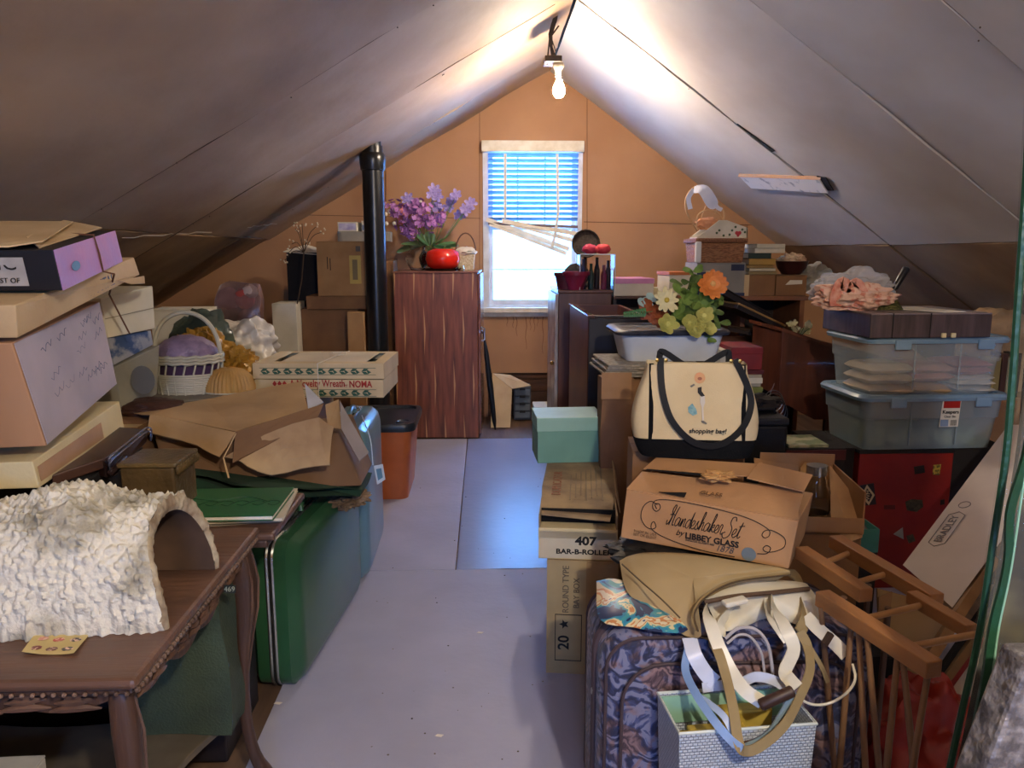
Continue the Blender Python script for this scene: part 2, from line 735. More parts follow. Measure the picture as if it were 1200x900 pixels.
# cracks between the sheets
for yy, left in ((seL[1], True), (seL[2], True), (seR[1], False), (seR[2], False)):
    s = SL if left else SR
    xe = xl if left else xr
    nr = V((s if left else -s, 0, -1)).normalized()
    pts = []
    for i in range(40):
        u = .03 + .9 * i / 39
        x = AP.x + (xe - AP.x) * u
        pts.append(V((x, yy, roofz(x))) + nr * (.0215 + .008 * noise.noise(V((x * 1.3, yy * 1.6, 3.0)))))
    m = MB()
    m.ribbon(pts, [.006 + .004 * noise.noise(V((i * .6, yy, 0))) for i in range(40)], .003, nr)
    struct('trim_%d' % n, m, mat('sheet_crack', '#4a3a2c', '#6b5743', rough=.9, scale=8))
    n += 1
# torn paper tape along the horizontal joints of both slopes
M_torn = mat('torn_paper_tape', '#d8cdb8', '#b9aa92', rough=.8)
for px0, py0, px1, py1, left in ((140, 274, 245, 268, True), (288, 263, 322, 259, True), (950, 276, 985, 281, False)):
    a, b = on_roof(px0, py0, left), on_roof(px1, py1, left)
    nr = V((SL if left else -SR, 0, -1)).normalized()
    pts = [a.lerp(b, i / 10) + nr * (.024 + .006 * math.sin(i * 2.1)) for i in range(11)]
    m = MB()
    m.ribbon(pts, [.004 + .006 * abs(math.sin(i * 1.3)) for i in range(11)], .002, nr)
    struct('trim_%d' % n, m, M_torn)
    n += 1
# wide open joint with the sagging edge on the right slope
a, b = on_roof(868, 140, False), on_roof(912, 172, False)
nr = V((-SR, 0, -1)).normalized()
m = MB()
m.slab([a + nr * .03, b + nr * .03, b + V((0, .05, 0)) + nr * .03, a + V((0, .012, 0)) + nr * .03], nr * .004)
struct('trim_gap', m, M_dark)
# loose ceiling panel with a peeling white strip
A1, A2, A3, A4 = on_roof(869, 201, False), on_roof(965, 204, False), on_roof(975, 218, False), on_roof(884, 214, False)
lp = thing('loose_ceiling_panel', 'white paint-streaked strip peeling off the right ceiling slope', 'ceiling panel', A1)
m = MB()
m.slab([A1 + nr * .03, A2 + nr * .035, A3 + nr * .035 + V((0, 0, -.01)), A4 + nr * .032 + V((0, 0, -.01))], nr * .008)
m.build('peeling_strip', mat('peeled_white', '#e3e4e4', '#9aa3ad', rough=.6, scale=14, lo=.3, hi=.42), lp, world_=True)
B1, B2 = on_roof(961, 201, False), on_roof(981, 218, False)
m = MB()
m.slab([B1 + nr * .03, on_roof(972, 203, False) + nr * .03, B2 + nr * .03, on_roof(974, 218, False) + nr * .03], nr * .005)
m.build('torn_edge', M_dark, lp, world_=True)
m = MB()
m.slab([on_roof(869, 199.5, False) + nr * .03, on_roof(966, 202, False) + nr * .03, on_roof(966, 204, False) + nr * .04, on_roof(869, 201.5, False) + nr * .04], nr * .004)
m.build('curled_edge', mat('curled_paper', '#c99a6a', rough=.7), lp, world_=True)

# nails in the ceilings
rnd = random.Random(9)
m = MB()
M_nail = mat('nail_heads', '#5a4636', rough=.5)
for k in range(44):
    left = rnd.random() < .5
    se = seL if left else seR
    y = rnd.choice(se[1:-1]) + rnd.choice((-1, 1)) * .03
    x = AP.x + ((xl if left else xr) - AP.x) * rnd.uniform(.05, .8)
    nr_ = V((SL if left else -SR, 0, -1)).normalized()
    c = V((x, y, roofz(x))) + nr_ * .033
    m.sphere(c, .0035, 6)
o = struct('ceiling_nails', m, M_nail)

# ------------------------------------------------------------------ the window
def wz(py):
    return at(620, py, YG).z


def wx(px):
    return at(px, 280, YG).x


m = MB()
jx0, jx1 = W1, W2
for a, b in ((jx0 - .035, jx0 + .012), (jx1 - .012, jx1 + .03)):
    m.box(a, b, YG - .022, YG + .03, WZ1 - .04, WZ2 + .02)
m.build('window_frame', M_white)
wf = bpy.data.objects['window_frame']
wf.name = 'window_1'
wf['kind'] = 'structure'
m = MB()
m.box(W1 - .05, W2 + .04, YG - .07, YG + .02, WZ1 - .045, WZ1)
m.build('window_sill', M_cream, wf, bevel=.004)
m = MB()
m.box(W1 - .035, W2 + .03, YG - .012, YG + .02, WZ1 - .085, WZ1 - .045)
m.build('window_apron', M_cream, wf, bevel=.003)
# jamb lining
m = MB()
m.box(W1 - .001, W1 + .018, YG, YG + .12, WZ1, WZ2)
m.box(W2 - .018, W2 + .001, YG, YG + .12, WZ1, WZ2)
m.box(W1, W2, YG, YG + .12, WZ2 - .02, WZ2)
m.box(W1, W2, YG, YG + .12, WZ1, WZ1 + .02)
m.build('window_jamb', M_white, wf)
zm = wz(268)


def sash(name, z0, z1, y, rail=.035, mids=()):
    m = MB()
    a, b = W1 + .018, W2 - .018
    m.box(a, a + .035, y, y + .03, z0, z1)
    m.box(b - .035, b, y, y + .03, z0, z1)
    m.box(a + .035, b - .035, y, y + .03, z0, z0 + rail)
    m.box(a + .035, b - .035, y, y + .03, z1 - .03, z1)
    for kind, v in mids:
        if kind == 'h':
            m.box(a + .035, b - .035, y + .008, y + .02, v - .006, v + .006)
        else:
            m.box(v - .008, v + .008, y + .008, y + .022, z0 + rail, z1 - .03)
    s = m.build(name, M_white, wf, bevel=.002)
    m = MB()
    m.box(a + .034, b - .034, y + .013, y + .016, z0 + rail - .001, z1 - .029)
    m.build('pane', mat('window_glass', '#ffffff', '#ffffff', rough=.02, trans=1.0, spec=.4, ior=1.02), s)
    return s


sash('upper_sash', zm - .01, WZ2 - .02, YG + .07, .03, (('v', wx(607)), ('v', wx(639))))
sash('lower_sash', WZ1 + .02, zm + .02, YG + .035, .045, (('h', wz(316)),))

# venetian blind
bl = thing('window_blind', 'white venetian blind over the window, its lower slats hanging crooked', 'window blind', ((W1 + W2) / 2, YG - .05, wz(262)))
m = MB()
m.box(W1 - .045, W2 + .035, YG - .075, YG - .02, wz(179), wz(166))
m.build('headrail', M_cream, bl, world_=True, bevel=.004)
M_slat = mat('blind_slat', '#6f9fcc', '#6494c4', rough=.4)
ns = 13
for i in range(ns):
    z = wz(183 + i * (257 - 183) / (ns - 1))
    m = MB()
    m.box(-.5 * (W2 - W1) + .012, .5 * (W2 - W1) - .012, -.024, .024, -.001, .001)
    M = Matrix.Translation(((W1 + W2) / 2, YG - .048, z)) @ Matrix.Rotation(math.radians(-33), 4, 'X')
    m.xform(M)
    m.build('slat', M_slat, bl, world_=True)
m = MB()
m.bar((W1 + .01, YG - .048, wz(262)), (W2 - .01, YG - .048, wz(266)), .045, .022)
m.build('bottom_rail', mat('dark_rail', '#6d5a5c', rough=.5), bl, world_=True, bevel=.003)
crk = [((570, 257), (667, 292)), ((574, 262), (664, 297)), ((588, 259), (676, 274)), ((600, 262), (677, 283))]
for (a0, a1), (b0, b1) in crk:
    m = MB()
    m.bar(at(a0, a1, YG - .06 - .004 * (b1 % 5)), at(b0, b1, YG - .05 - .004 * (b1 % 5)), .04, .003, (0, -1, .35))
    m.build('slat', M_cream, bl, world_=True)
for px, w in ((592, .024), (653, .024)):
    m = MB()
    if px == 592:
        pts = [at(px, 180, YG - .078), at(px, 256, YG - .078)]
    else:
        pts = [at(px, 180, YG - .078), at(654, 250, YG - .078), at(651, 272, YG - .085), at(647, 290, YG - .08)]
    m.ribbon(pts, w, .001, (0, -1, 0))
    m.build('ladder_tape', M_cream, bl, world_=True)

# what lies outside the window: a snow-bright yard rail and siding of the next house
# ------------------------------------------------------------------ bare bulb on the ridge
fx = thing('ceiling_light', 'bare glowing light bulb hanging from the roof ridge', 'lamp', (BULB.x, BULB.y, BULB.z - .06))
br = at(648, 74, 5.25)
m = MB()
m.box(br.x - .06, br.x + .05, 5.15, 5.3, br.z - .012, br.z + .025)
m.build('mounting_block', mat('rusty_bracket', '#4a3a2c', '#2c2119', rough=.5, metal=.3), fx, world_=True, bevel=.004)
m = MB()
m.lathe([(0, 0), (.034, 0), (.038, -.02), (.02, -.05), (.02, -.085), (.0, -.085)], (BULB.x - .005, 5.2, br.z - .01), 16)
m.build('lamp_socket', mat('porcelain', '#cfc7b4', '#a89b82', rough=.3), fx, world_=True, smooth=True)
m = MB()
m.lathe([(0, -.052), (.022, -.047), (.036, -.028), (.04, -.005), (.034, .022), (.02, .048), (.016, .062), (0, .062)], BULB, 18)
bo = m.build('light_bulb', mat('glowing_glass', '#fff2d8', emis='#ffe8cf', es=720), fx, world_=True, smooth=True)

m = MB()
m.ribbon([at(655, 4, 5.2), at(650, 24, 5.2), at(645, 40, 5.22), at(646, 55, 5.24), at(650, 74, 5.24)], [.012, .03, .028, .02, .03], .004, (0, -1, 0))
m.ribbon([at(655, 30, 5.2), at(644, 45, 5.2), at(641, 76, 5.22)], .01, .003, (0, -1, 0))
m.build('hanging_strap', mat('old_strap', '#33281f', rough=.7), fx, world_=True)
m = MB()
m.tube([at(645, 40, 5.21), at(651, 60, 5.2), at(650, 82, 5.2)], .003, 6)
m.build('power_cord', M_black, fx, world_=True)
# ================================================================== far end of the attic
rnd = random.Random(11)


def petal(mb, c, d, up, L, W, curl=.25):
    """one petal from c along d"""
    c, d, up = V(c), V(d).normalized(), V(up).normalized()
    s = d.cross(up)
    s = s.normalized() if s.length > 1e-5 else d.orthogonal().normalized()
    up = s.cross(d)
    prof = [(0, .12), (.35, .8), (.7, 1), (.92, .6), (1.0, .1)]
    rows = []
    for t, w in prof:
        p = c + d * L * t + up * L * curl * t * t
        rows.append((mb.bm.verts.new(p - s * W / 2 * w), mb.bm.verts.new(p - up * W * .1 * w), mb.bm.verts.new(p + s * W / 2 * w)))
    for a, b in zip(rows, rows[1:]):
        mb.bm.faces.new((a[0], a[1], b[1], b[0]))
        mb.bm.faces.new((a[1], a[2], b[2], b[1]))


def blossom(mb, c, nrm, r, n=6, W=None, curl=.2, rr=rnd):
    nrm = V(nrm).normalized()
    a = nrm.orthogonal().normalized()
    b = nrm.cross(a)
    for k in range(n):
        t = 2 * PI * k / n + rr.uniform(-.15, .15)
        petal(mb, c, a * math.cos(t) + b * math.sin(t), nrm, r * rr.uniform(.85, 1.1), W or r * .75, curl)


def rdir(rr=rnd):
    while True:
        v = V((rr.uniform(-1, 1), rr.uniform(-1, 1), rr.uniform(-1, 1)))
        if .1 < v.length < 1:
            return v.normalized()


M_glass = mat('clear_glass', '#ffffff', '#f4fafa', rough=.03, trans=1.0, ior=1.35)
M_stem = mat('stem_green', '#5f7a3a', '#46602c', rough=.6)
M_leaf = mat('leaf_green', '#4d6e3c', '#2f4a2c', rough=.45, scale=20)

# ---- black vent pipe
p0 = on_roof(437, 178, True)
pt_ = thing('vent_pipe', 'tall black cast iron pipe rising through the sloping ceiling', 'pipe', (p0.x, 5.75, 0))
PX = at(440, 300, 5.75).x
pr = 12.2 / 900 * 5.75
zc = at(437, 188, 5.75).z
m = MB()
m.lathe([(0, 0), (pr, 0), (pr, zc - .02), (pr * .98, zc + .1), (0, zc + .1)], (PX, 5.75, 0), 24)
M_iron = mat('black_iron', '#14181d', '#0d0f12', rough=.28, bump=.1, bscale=30, spec=.6)
m.build('pipe_shaft', M_iron, pt_, world_=True, smooth=True)
m = MB()
m.lathe([(pr, zc - .075), (pr * 1.12, zc - .07), (pr * 1.2, zc - .03), (pr * 1.22, zc + .0), (pr * 1.22, zc + .03), (pr * 1.08, zc + .05), (pr * .95, zc + .05)], (PX, 5.75, 0), 24)
m.build('pipe_hub', M_iron, pt_, world_=True, smooth=True)
m = MB()
m.lathe([(0, zc + .05), (pr * .85, zc + .05), (pr * .8, roofz(PX) + .14), (0, roofz(PX) + .14)], (PX, 5.75, 0), 20)
m.build('upper_pipe', mat('old_iron', '#23292d', '#15181a', rough=.5), pt_, world_=True, smooth=True)

# ---- cedar wardrobe
M_cedar = bpy.data.materials.new('cedar_boards')
M_cedar.use_nodes = True
nt, bs, NN, LK = nodes_of(M_cedar)
tc = NN('ShaderNodeTexCoord')
sx = NN('ShaderNodeSeparateXYZ')
LK(tc.outputs['Object'], sx.inputs[0])
mx = NN('ShaderNodeMath'); mx.operation = 'ADD'
LK(sx.outputs[0], mx.inputs[0]); LK(sx.outputs[1], mx.inputs[1])
bd = NN('ShaderNodeMath'); bd.operation = 'MULTIPLY'; bd.inputs[1].default_value = 13
LK(mx.outputs[0], bd.inputs[0])
fl = NN('ShaderNodeMath'); fl.operation = 'FLOOR'; LK(bd.outputs[0], fl.inputs[0])
fr = NN('ShaderNodeMath'); fr.operation = 'FRACT'; LK(bd.outputs[0], fr.inputs[0])
# grain
mp = NN('ShaderNodeMapping'); mp.inputs['Scale'].default_value = (9, 9, .9); LK(tc.outputs['Object'], mp.inputs[0])
nz = NN('ShaderNodeTexNoise'); nz.inputs['Scale'].default_value = 3.2; nz.inputs['Detail'].default_value = 6; LK(mp.outputs[0], nz.inputs['Vector'])
cr = NN('ShaderNodeValToRGB')
cr.color_ramp.elements[0].position = .3; cr.color_ramp.elements[0].color = lin('#562a1b')
cr.color_ramp.elements[1].position = .7; cr.color_ramp.elements[1].color = lin('#8c5036')
LK(nz.outputs['Fac'], cr.inputs[0])
# sapwood streaks: narrow band beside the board edge, broken along z by a per-board phase
ph = NN('ShaderNodeMath'); ph.operation = 'MULTIPLY_ADD'; ph.inputs[1].default_value = .5; LK(fl.outputs[0], ph.inputs[0])
zs = NN('ShaderNodeMath'); zs.operation = 'MULTIPLY'; zs.inputs[1].default_value = 1.15; LK(sx.outputs[2], zs.inputs[0])
LK(zs.outputs[0], ph.inputs[2])
zf = NN('ShaderNodeMath'); zf.operation = 'FRACT'; LK(ph.outputs[0], zf.inputs[0])
zp = NN('ShaderNodeMath'); zp.operation = 'PINGPONG'; zp.inputs[1].default_value = .5; LK(zf.outputs[0], zp.inputs[0])
wd = NN('ShaderNodeMath'); wd.operation = 'MULTIPLY_ADD'; wd.inputs[1].default_value = .75; wd.inputs[2].default_value = -.2; LK(zp.outputs[0], wd.inputs[0])
lt = NN('ShaderNodeMath'); lt.operation = 'LESS_THAN'; LK(fr.outputs[0], lt.inputs[0]); LK(wd.outputs[0], lt.inputs[1])
mixc = NN('ShaderNodeMixRGB'); LK(lt.outputs[0], mixc.inputs[0]); LK(cr.outputs[0], mixc.inputs[1]); mixc.inputs[2].default_value = lin('#b98a5a')
LK(mixc.outputs[0], bs.inputs['Base Color'])
bs.inputs['Roughness'].default_value = .38

A, w_, h_, _r = frame_px((466, 513), (561, 513), 318, 0)
WRZ = math.radians(-2.5)
wr = thing('wardrobe', 'cedar wardrobe with pale wood streaks beside the black pipe', 'wardrobe', A, WRZ)
m = MB(); m.box(0, w_, .0, .56, 0, h_ - .012); m.build('cabinet_body', M_cedar, wr, bevel=.004)
m = MB(); m.box(-.006, w_ + .01, -.008, .565, h_ - .012, h_); m.build('cabinet_top', mat('cedar_top', '#8a5a44', '#6c4230', rough=.3), wr, bevel=.003)
m = MB(); m.box(w_ + .002, w_ + .022, .01, .55, .03, h_ - .02); dr = m.build('door', mat('cedar_door', '#7a4a38', '#5e3526', rough=.25, coat=.4), wr, bevel=.003)
m = MB(); m.tube([(w_ + .022, .09, .78), (w_ + .05, .09, .79), (w_ + .05, .09, .88), (w_ + .022, .09, .89)], .006, 6); m.build('handle', mat('chrome', '#cfd3d8', rough=.15, metal=1), dr, smooth=True)
WT = A.z + h_
WY = A.y


def wtop(px, dy):
    p = at(px, 310, WY + dy)
    return V((p.x, WY + dy, WT))


# tray on the wardrobe
c = wtop(519, .17)
tr = MB(); tr.lathe([(0, .006), (.135, .006), (.15, .02), (.155, .02), (.14, 0), (0, 0)], c, 28)
single('serving_tray', tr, mat('black_lacquer', '#0e0e10', rough=.2), 'round black tray under the red jar on the wardrobe', 'tray', smooth=True)
# red round jar
jr = thing('round_jar', 'shiny orange-red round jar with a leafy crown on a black tray', 'jar', c + V((0, 0, .0065)))
m = MB(); m.lathe([(0, 0), (.07, .0), (.125, .03), (.142, .085), (.13, .14), (.09, .168), (.04, .165), (0, .155)], (0, 0, 0), 28)
m.build('jar_body', mat('red_glaze', '#d8281a', '#c41f14', rough=.12, coat=.6), jr, smooth=True)
m = MB(); m.tube([(0, 0, .15), (.01, 0, .17), (.02, 0, .185)], [.008, .006, .006], 6)
m.build('jar_stem', M_stem, jr)
# three glass pieces
g = wtop(489, .2)
m = MB(); m.lathe([(0, .004), (.05, .004), (.075, .04), (.095, .09), (.085, .14), (.055, .17), (.07, .2), (.067, .2), (.052, .17), (.082, .14), (.09, .09), (.07, .044), (.046, .01), (0, .01)], g, 22)
single('cut_glass_bowl', m, M_glass, 'clear cut glass vase at the left edge of the wardrobe', 'vase', smooth=True)
g = wtop(539, .08)
m = MB(); m.lathe([(0, 0), (.03, 0), (.036, .02), (.03, .045), (.027, .045), (.032, .02), (.027, .005), (0, .005)], g, 16)
single('glass_cup', m, M_glass, 'small clear glass cup right of the red jar', 'cup', smooth=True)
# little white basket with a tall wicker handle
g = wtop(546, .3)
bk = thing('white_basket', 'small white square basket with brown arched handle beside the window', 'basket', g)
m = MB()
m.box(-.075, .075, -.075, .075, .0, .13, taper=.012); m.build('basket_body', mat('cream_wicker', '#cfc6ac', '#ae9f80', rough=.8, scale=60, bump=.5, bscale=120), bk, bevel=.006)
m = MB()
m.blob((0, 0, .15), (.088, .088, .04), amp=.35, freq=4, seed=3, sub=3); m.build('ruffled_rim', mat('lace_white', '#ded9cc', rough=.9), bk, smooth=True)
m = MB(); m.tube([(math.cos(t) * .082, 0, .14 + math.sin(t) * .16) for t in [PI * i / 12 for i in range(13)]], .006, 7); m.build('basket_handle', mat('brown_cane', '#5c3a26', rough=.6), bk, smooth=True)
# flower arrangement
g = wtop(505, .36)
fa = thing('flower_arrangement', 'vase of artificial purple and pink flowers on the wardrobe', 'flowers', g)
m = MB(); m.lathe([(0, 0), (.06, 0), (.09, .05), (.1, .1), (.07, .16), (.06, .2), (.056, .2), (.066, .16), (.09, .1), (.08, .05), (.05, .01), (0, .01)], (0, 0, 0), 20)
m.build('vase', M_glass, fa, smooth=True)
YF = g.y


def fpos(px, py, dy=0):
    return at(px, py, YF + dy) - g


m = MB()
for px, py in ((474, 286), (487, 282), (500, 285), (512, 280), (528, 282), (496, 276), (520, 286)):
    e = fpos(px, py, rnd.uniform(-.15, .05))
    s = V((e.x * .25, e.y * .3, .2))
    petal(m, s, e - s, (0, -.4, 1), (e - s).length * 1.35, .13, -.35)
    petal(m, s + V((.01, .02, .0)), e - s + V((.04, 0, .03)), (0, -.3, 1), (e - s).length * 1.2, .1, -.3)
m.build('leaves', mat('big_leaf', '#4f7a50', '#3a5a40', rough=.35, scale=12), fa, smooth=True)
heads = [(462, 246, .10, 0), (474, 262, .1, 0), (486, 258, .12, 0), (497, 250, .1, 0), (480, 244, .09, 0), (506, 262, .08, 0), (510, 244, .07, 1), (491, 240, .08, 0), (470, 252, .08, 2), (516, 256, .08, 0), (482, 272, .08, 0)]
stems = MB()
cols = [mat('magenta_petal', '#bb84bd', '#9a62a6', rough=.7, scale=30), mat('violet_petal', '#a899cc', '#8474b4', rough=.7, scale=30), mat('coral_petal', '#cc7c7c', '#b0606e', rough=.7, scale=30), mat('white_petal', '#ddd6c6', rough=.8)]
for px, py, r, k in heads:
    c = fpos(px, py, rnd.uniform(-.06, .06))
    m = MB()
    for i in range(26):
        dd = rdir()
        blossom(m, c + dd * r * rnd.uniform(.3, .95), dd, .026, 5)
    m.build('flower_cluster', cols[k], fa)
    stems.tube([(0, 0, .15), (c.x * .5, c.y * .5, c.z * .6), c], .003, 5)
for px, py in ((478, 233), (483, 242), (509, 222), (512, 230), (506, 228), (530, 235), (534, 229), (526, 243), (552, 238), (545, 246), (538, 252), (549, 244)):
    c = fpos(px, py, rnd.uniform(-.05, .05))
    m = MB()
    blossom(m, c, (rnd.uniform(-.5, .5), -1, .3), .055, 6, .032)
    blossom(m, c + V((0, -.012, 0)), (0, -1, .3), .03, 4, .02)
    m.build('iris_flower', cols[1], fa)
    stems.tube([(0, 0, .15), (c.x * .45, c.y * .5, c.z * .55), c], .0025, 5)
m = MB()
for px, py in ((456, 248), (463, 246), (468, 250), (452, 251), (453, 262), (493, 237), (460, 252), (462, 262)):
    c = fpos(px, py, 0)
    m.sphere(c, (.016, .014, .018), 8)
m.build('white_buds', cols[3], fa, smooth=True)
stems.build('stems', M_stem, fa)

# ---- boxes piled left of the pipe
def pxbox(px0, px1, ytop, ybot, Y):
    a, b = at(px0, ybot, Y), at(px1, ybot, Y)
    t = at(px0, ytop, Y)
    return V((a.x, Y, a.z)), b.x - a.x, t.z - a.z


L1, w, h = pxbox(353, 412, 362, 405, 5.9)
baseH = L1.z + h
carton('cardboard_box', 'wide brown carton in the back corner carrying the label-covered tan box', (L1.x, 5.9, 0), (w + .06, .33, baseH), 0, 'brown')
L2, w2, h2 = pxbox(360, 463, 347, 362, 5.88)
carton('flat_box', 'flat brown box with pale rim between two cartons left of the pipe', (L2.x, 5.86, baseH), (w2 - .12, .36, .1), 0, 'brown', tape=False)
zt = baseH + .1
L3, w3, h3 = pxbox(373, 431, 282, 346, 5.87)
b3 = carton('cardboard_box', 'tan shipping carton with a yellow label, left of the black pipe', (L3.x, 5.87, zt), (w3, .36, h3), math.radians(2), 'tan')
m = MB(); m.box(.24, .325, -.0015, -.0003, .09, .30); m.build('address_label', mat('yellow_label', '#c9b05a', '#bca45a', rough=.6), b3)
m = MB(); m.box(.262, .30, -.0025, -.0014, .12, .27); m.build('label_print', mat('grey_print', '#8a7c5a', rough=.8), b3)
for xx, zz in ((.075, .2), (.095, .19)):
    m = MB(); m.box(xx, xx + .006, -.0012, .0, zz, zz + .09); m.build('printed_arrow', M_black, b3)
m = MB(); m.box(.29, .325, -.0012, 0, .33, .37); m.build('printed_mark', mat('grey_ink', '#5c544c'), b3)
zt3 = zt + h3
t = carton('flat_box', 'open grey flat box on the label-covered carton, holding small boxes', (L3.x + .14, 5.98, zt3), (.4, .3, .075), math.radians(4), 'grey', tape=False)
o = carton('small_box', 'small lilac and white packet above the labelled carton', (L3.x + .14, 6.0, zt3 + .075), (.15, .2, .07), math.radians(-6), 'white', tape=False)
m = MB(); m.box(.01, .14, -.001, 0, .01, .06); m.build('box_print', mat('lilac_print', '#9a94c0', '#c9c5d8', scale=20), o)
o = carton('small_box', 'small pale blue box half hidden behind the pipe', (L3.x + .32, 6.0, zt3 + .075), (.17, .2, .08), math.radians(5), 'white', tape=False)
m = MB(); m.box(.006, .05, -.001, 0, .01, .05); m.build('box_print', mat('blue_print', '#6a7898'), o)
# pale tall box in front
L4, w4, h4 = pxbox(320, 353, 356, 405, 5.7)
o = carton('tall_box', 'tall plain pale grey box in the far left corner', (L4.x, 5.72, 0), (w4 - .03, .32, L4.z + h4), math.radians(2), 'white', tape=False)
# dark box with open top behind
L5, w5, h5 = pxbox(338, 374, 296, 352, 6.25)
t = thing('open_box', 'dark open carton with a pale raised lid edge against the back wall', 'box', (L5.x, 6.25, 0), 0)
m = MB(); m.box(0, w5, 0, .3, 0, L5.z + h5); m.build('box_body', card('dark'), t, bevel=.004)
m = MB(); m.slab([(-.02, -.01, L5.z + h5 + .004), (w5 + .02, -.01, L5.z + h5 - .02), (w5 + .02, .28, L5.z + h5 + .01), (.1, .28, L5.z + h5 + .06)], (0, 0, .006)); m.build('lid_flap', card('white'), t)
# dried flower stems in front
df = thing('dried_branch', 'thin dried branch with tiny white buds standing before the dark carton', 'dried flowers', at(348, 352, 5.66))
df.location.z = L4.z + h4
m = MB(); bud = MB()
base = df.location.copy()
fork = at(356, 296, 5.68)
m.tube([base, base.lerp(fork, .5) + V((.01, 0, 0)), fork], .005, 6)
for px, py in ((354, 262), (346, 268), (370, 266), (377, 272), (338, 296), (333, 306), (349, 264), (362, 285), (342, 286)):
    e = at(px, py, 5.7) 
    mid = fork.lerp(e, .5) + V((.0, 0, .04))
    m.tube(spline([fork, mid, e], 4), .0025, 5)
    for k in range(4):
        bud.sphere(e + V((rnd.uniform(-.03, .03), rnd.uniform(-.02, .02), rnd.uniform(-.02, .03))), .007, 6)
m.build('twigs', mat('dry_twig', '#3d2f22', rough=.9), df, world_=True)
bud.build('buds', mat('dry_bud', '#c4b497', rough=.9), df, world_=True)
# small tan boxes between carton and pipe, and between pipe and wardrobe
L6, w6, h6 = pxbox(408, 434, 366, 405, 5.62)
o = carton('small_carton', 'small tan carton low behind the vent pipe', (L6.x, 5.62, 0), (.12, .05, L6.z + h6), 0, 'tan', tape=False)
L7, w7, h7 = pxbox(446, 470, 305, 380, 6.42)
carton('cardboard_box', 'brown carton squeezed between the pipe and the wardrobe', (L7.x - .05, 6.42, 0), (w7 - .0, .32, L7.z + h7), 0, 'brown')

# ---- things beyond the wardrobe, beneath the window
us = thing('umbrella', 'closed dark umbrella leaning on the cedar wardrobe', 'umbrella', gz(581, 513, 0))
hb = V((gz(581, 513, 0).x, 6.35, 0))
us.location = hb
m = MB()
tp = at(568, 398, 6.3)
m.tube([hb + V((0, 0, 0)), hb.lerp(tp, .1), hb.lerp(tp, .5), hb.lerp(tp, .85), tp], [.006, .018, .026, .02, .008], 8)
m.build('canopy', mat('dark_nylon', '#141b26', rough=.5), us, world_=True, smooth=True)
m = MB()
m.tube([tp, tp + V((-.005, 0, .05)), tp + V((-.03, 0, .08))], .01, 7)
m.build('grip', mat('brown_grip', '#3b2519', rough=.3), us, world_=True, smooth=True)
# folded carton leaning
t = thing('leaning_carton', 'tan flattened carton leaning below the window', 'box', gz(600, 515, 0))
t.location = (at(598, 500, 6.5).x, 6.5, 0)
m = MB()
m.slab([at(575, 513, 6.42), at(598, 513, 6.42), at(600, 456, 6.55), at(577, 438, 6.6)], (0, .012, 0))
m.slab([at(577, 438, 6.6), at(600, 456, 6.55), at(622, 452, 6.62), at(598, 440, 6.68)], (0, 0, .006))
for v in m.bm.verts:
    v.co.z = max(v.co.z, .0)
m.build('panel', card('pale'), t, world_=True)
# grey storage drawers
cx0, cx1 = at(602, 500, 6.72).x, at(622, 500, 6.72).x
zt = at(610, 453, 6.72).z
pc = thing('drawer_unit', 'small grey metal unit of four drawers under the window', 'drawers', ((cx0 + cx1) / 2, 6.72, 0))
m = MB(); m.box(cx0, cx1, 6.72, 6.88, 0, zt); m.build('case', mat('grey_metal', '#4e5660', '#3a4048', rough=.5), pc, world_=True, bevel=.004)
for k in range(4):
    z0 = .02 + k * (zt - .03) / 4
    m = MB(); m.box(cx0 + .012, cx1 - .012, 6.705, 6.72, z0, z0 + (zt - .03) / 4 - .015)
    d_ = m.build('drawer', mat('grey_drawer', '#6a7680', '#566068', rough=.5), pc, world_=True, bevel=.003)
    m = MB(); m.box((cx0 + cx1) / 2 - .025, (cx0 + cx1) / 2 + .025, 6.69, 6.706, z0 + .05, z0 + .07)
    m.build('pull', mat('dark_pull', '#1e2226'), d_, world_=True)
o = carton('small_box', 'pale shallow box low under the window beside the brown cabinet', (at(626, 480, 6.3).x, 6.3, 0), (.17, .25, .2), 0, 'white', tape=False)

# ---- brown cabinet right of the window
YC = 5.05
c0 = at(655, 340, YC)
c1 = at(717, 340, YC)
ZC = c0.z
M_cab = mat('brown_cabinet', '#6b4436', '#4f3027', rough=.35, scale=8, stretch=(2, 2, .2), coat=.3)
cb = thing('cabinet', 'reddish brown cabinet right of the window with pots on top', 'cabinet', ((c0.x + c1.x) / 2, YC, 0))
m = MB(); m.box(c0.x, c1.x, YC + .01, YC + .62, .04, ZC - .02); m.build('cabinet_body', M_cab, cb, world_=True, bevel=.004)
m = MB(); m.box(c0.x - .008, c1.x + .008, YC, YC + .63, ZC - .02, ZC); m.build('cabinet_top', M_cab, cb, world_=True, bevel=.004)
m = MB(); m.box(c0.x + .01, c1.x - .01, YC + .03, YC + .6, 0, .04); m.build('plinth', M_cab, cb, world_=True)
m = MB(); m.box(c0.x - .022, c0.x - .001, YC + .02, YC + .61, .06, ZC - .03); d_ = m.build('door', mat('window_lit_side', '#b9b2ad', '#9a928e', rough=.25), cb, world_=True, bevel=.003)  # pale colour paints window light onto the brown cabinet's left side
m = MB(); m.sphere((c0.x - .034, YC + .1, ZC * .6), .014, 10); m.build('knob', mat('brass', '#b08b46', rough=.3, metal=1), d_, world_=True, smooth=True)

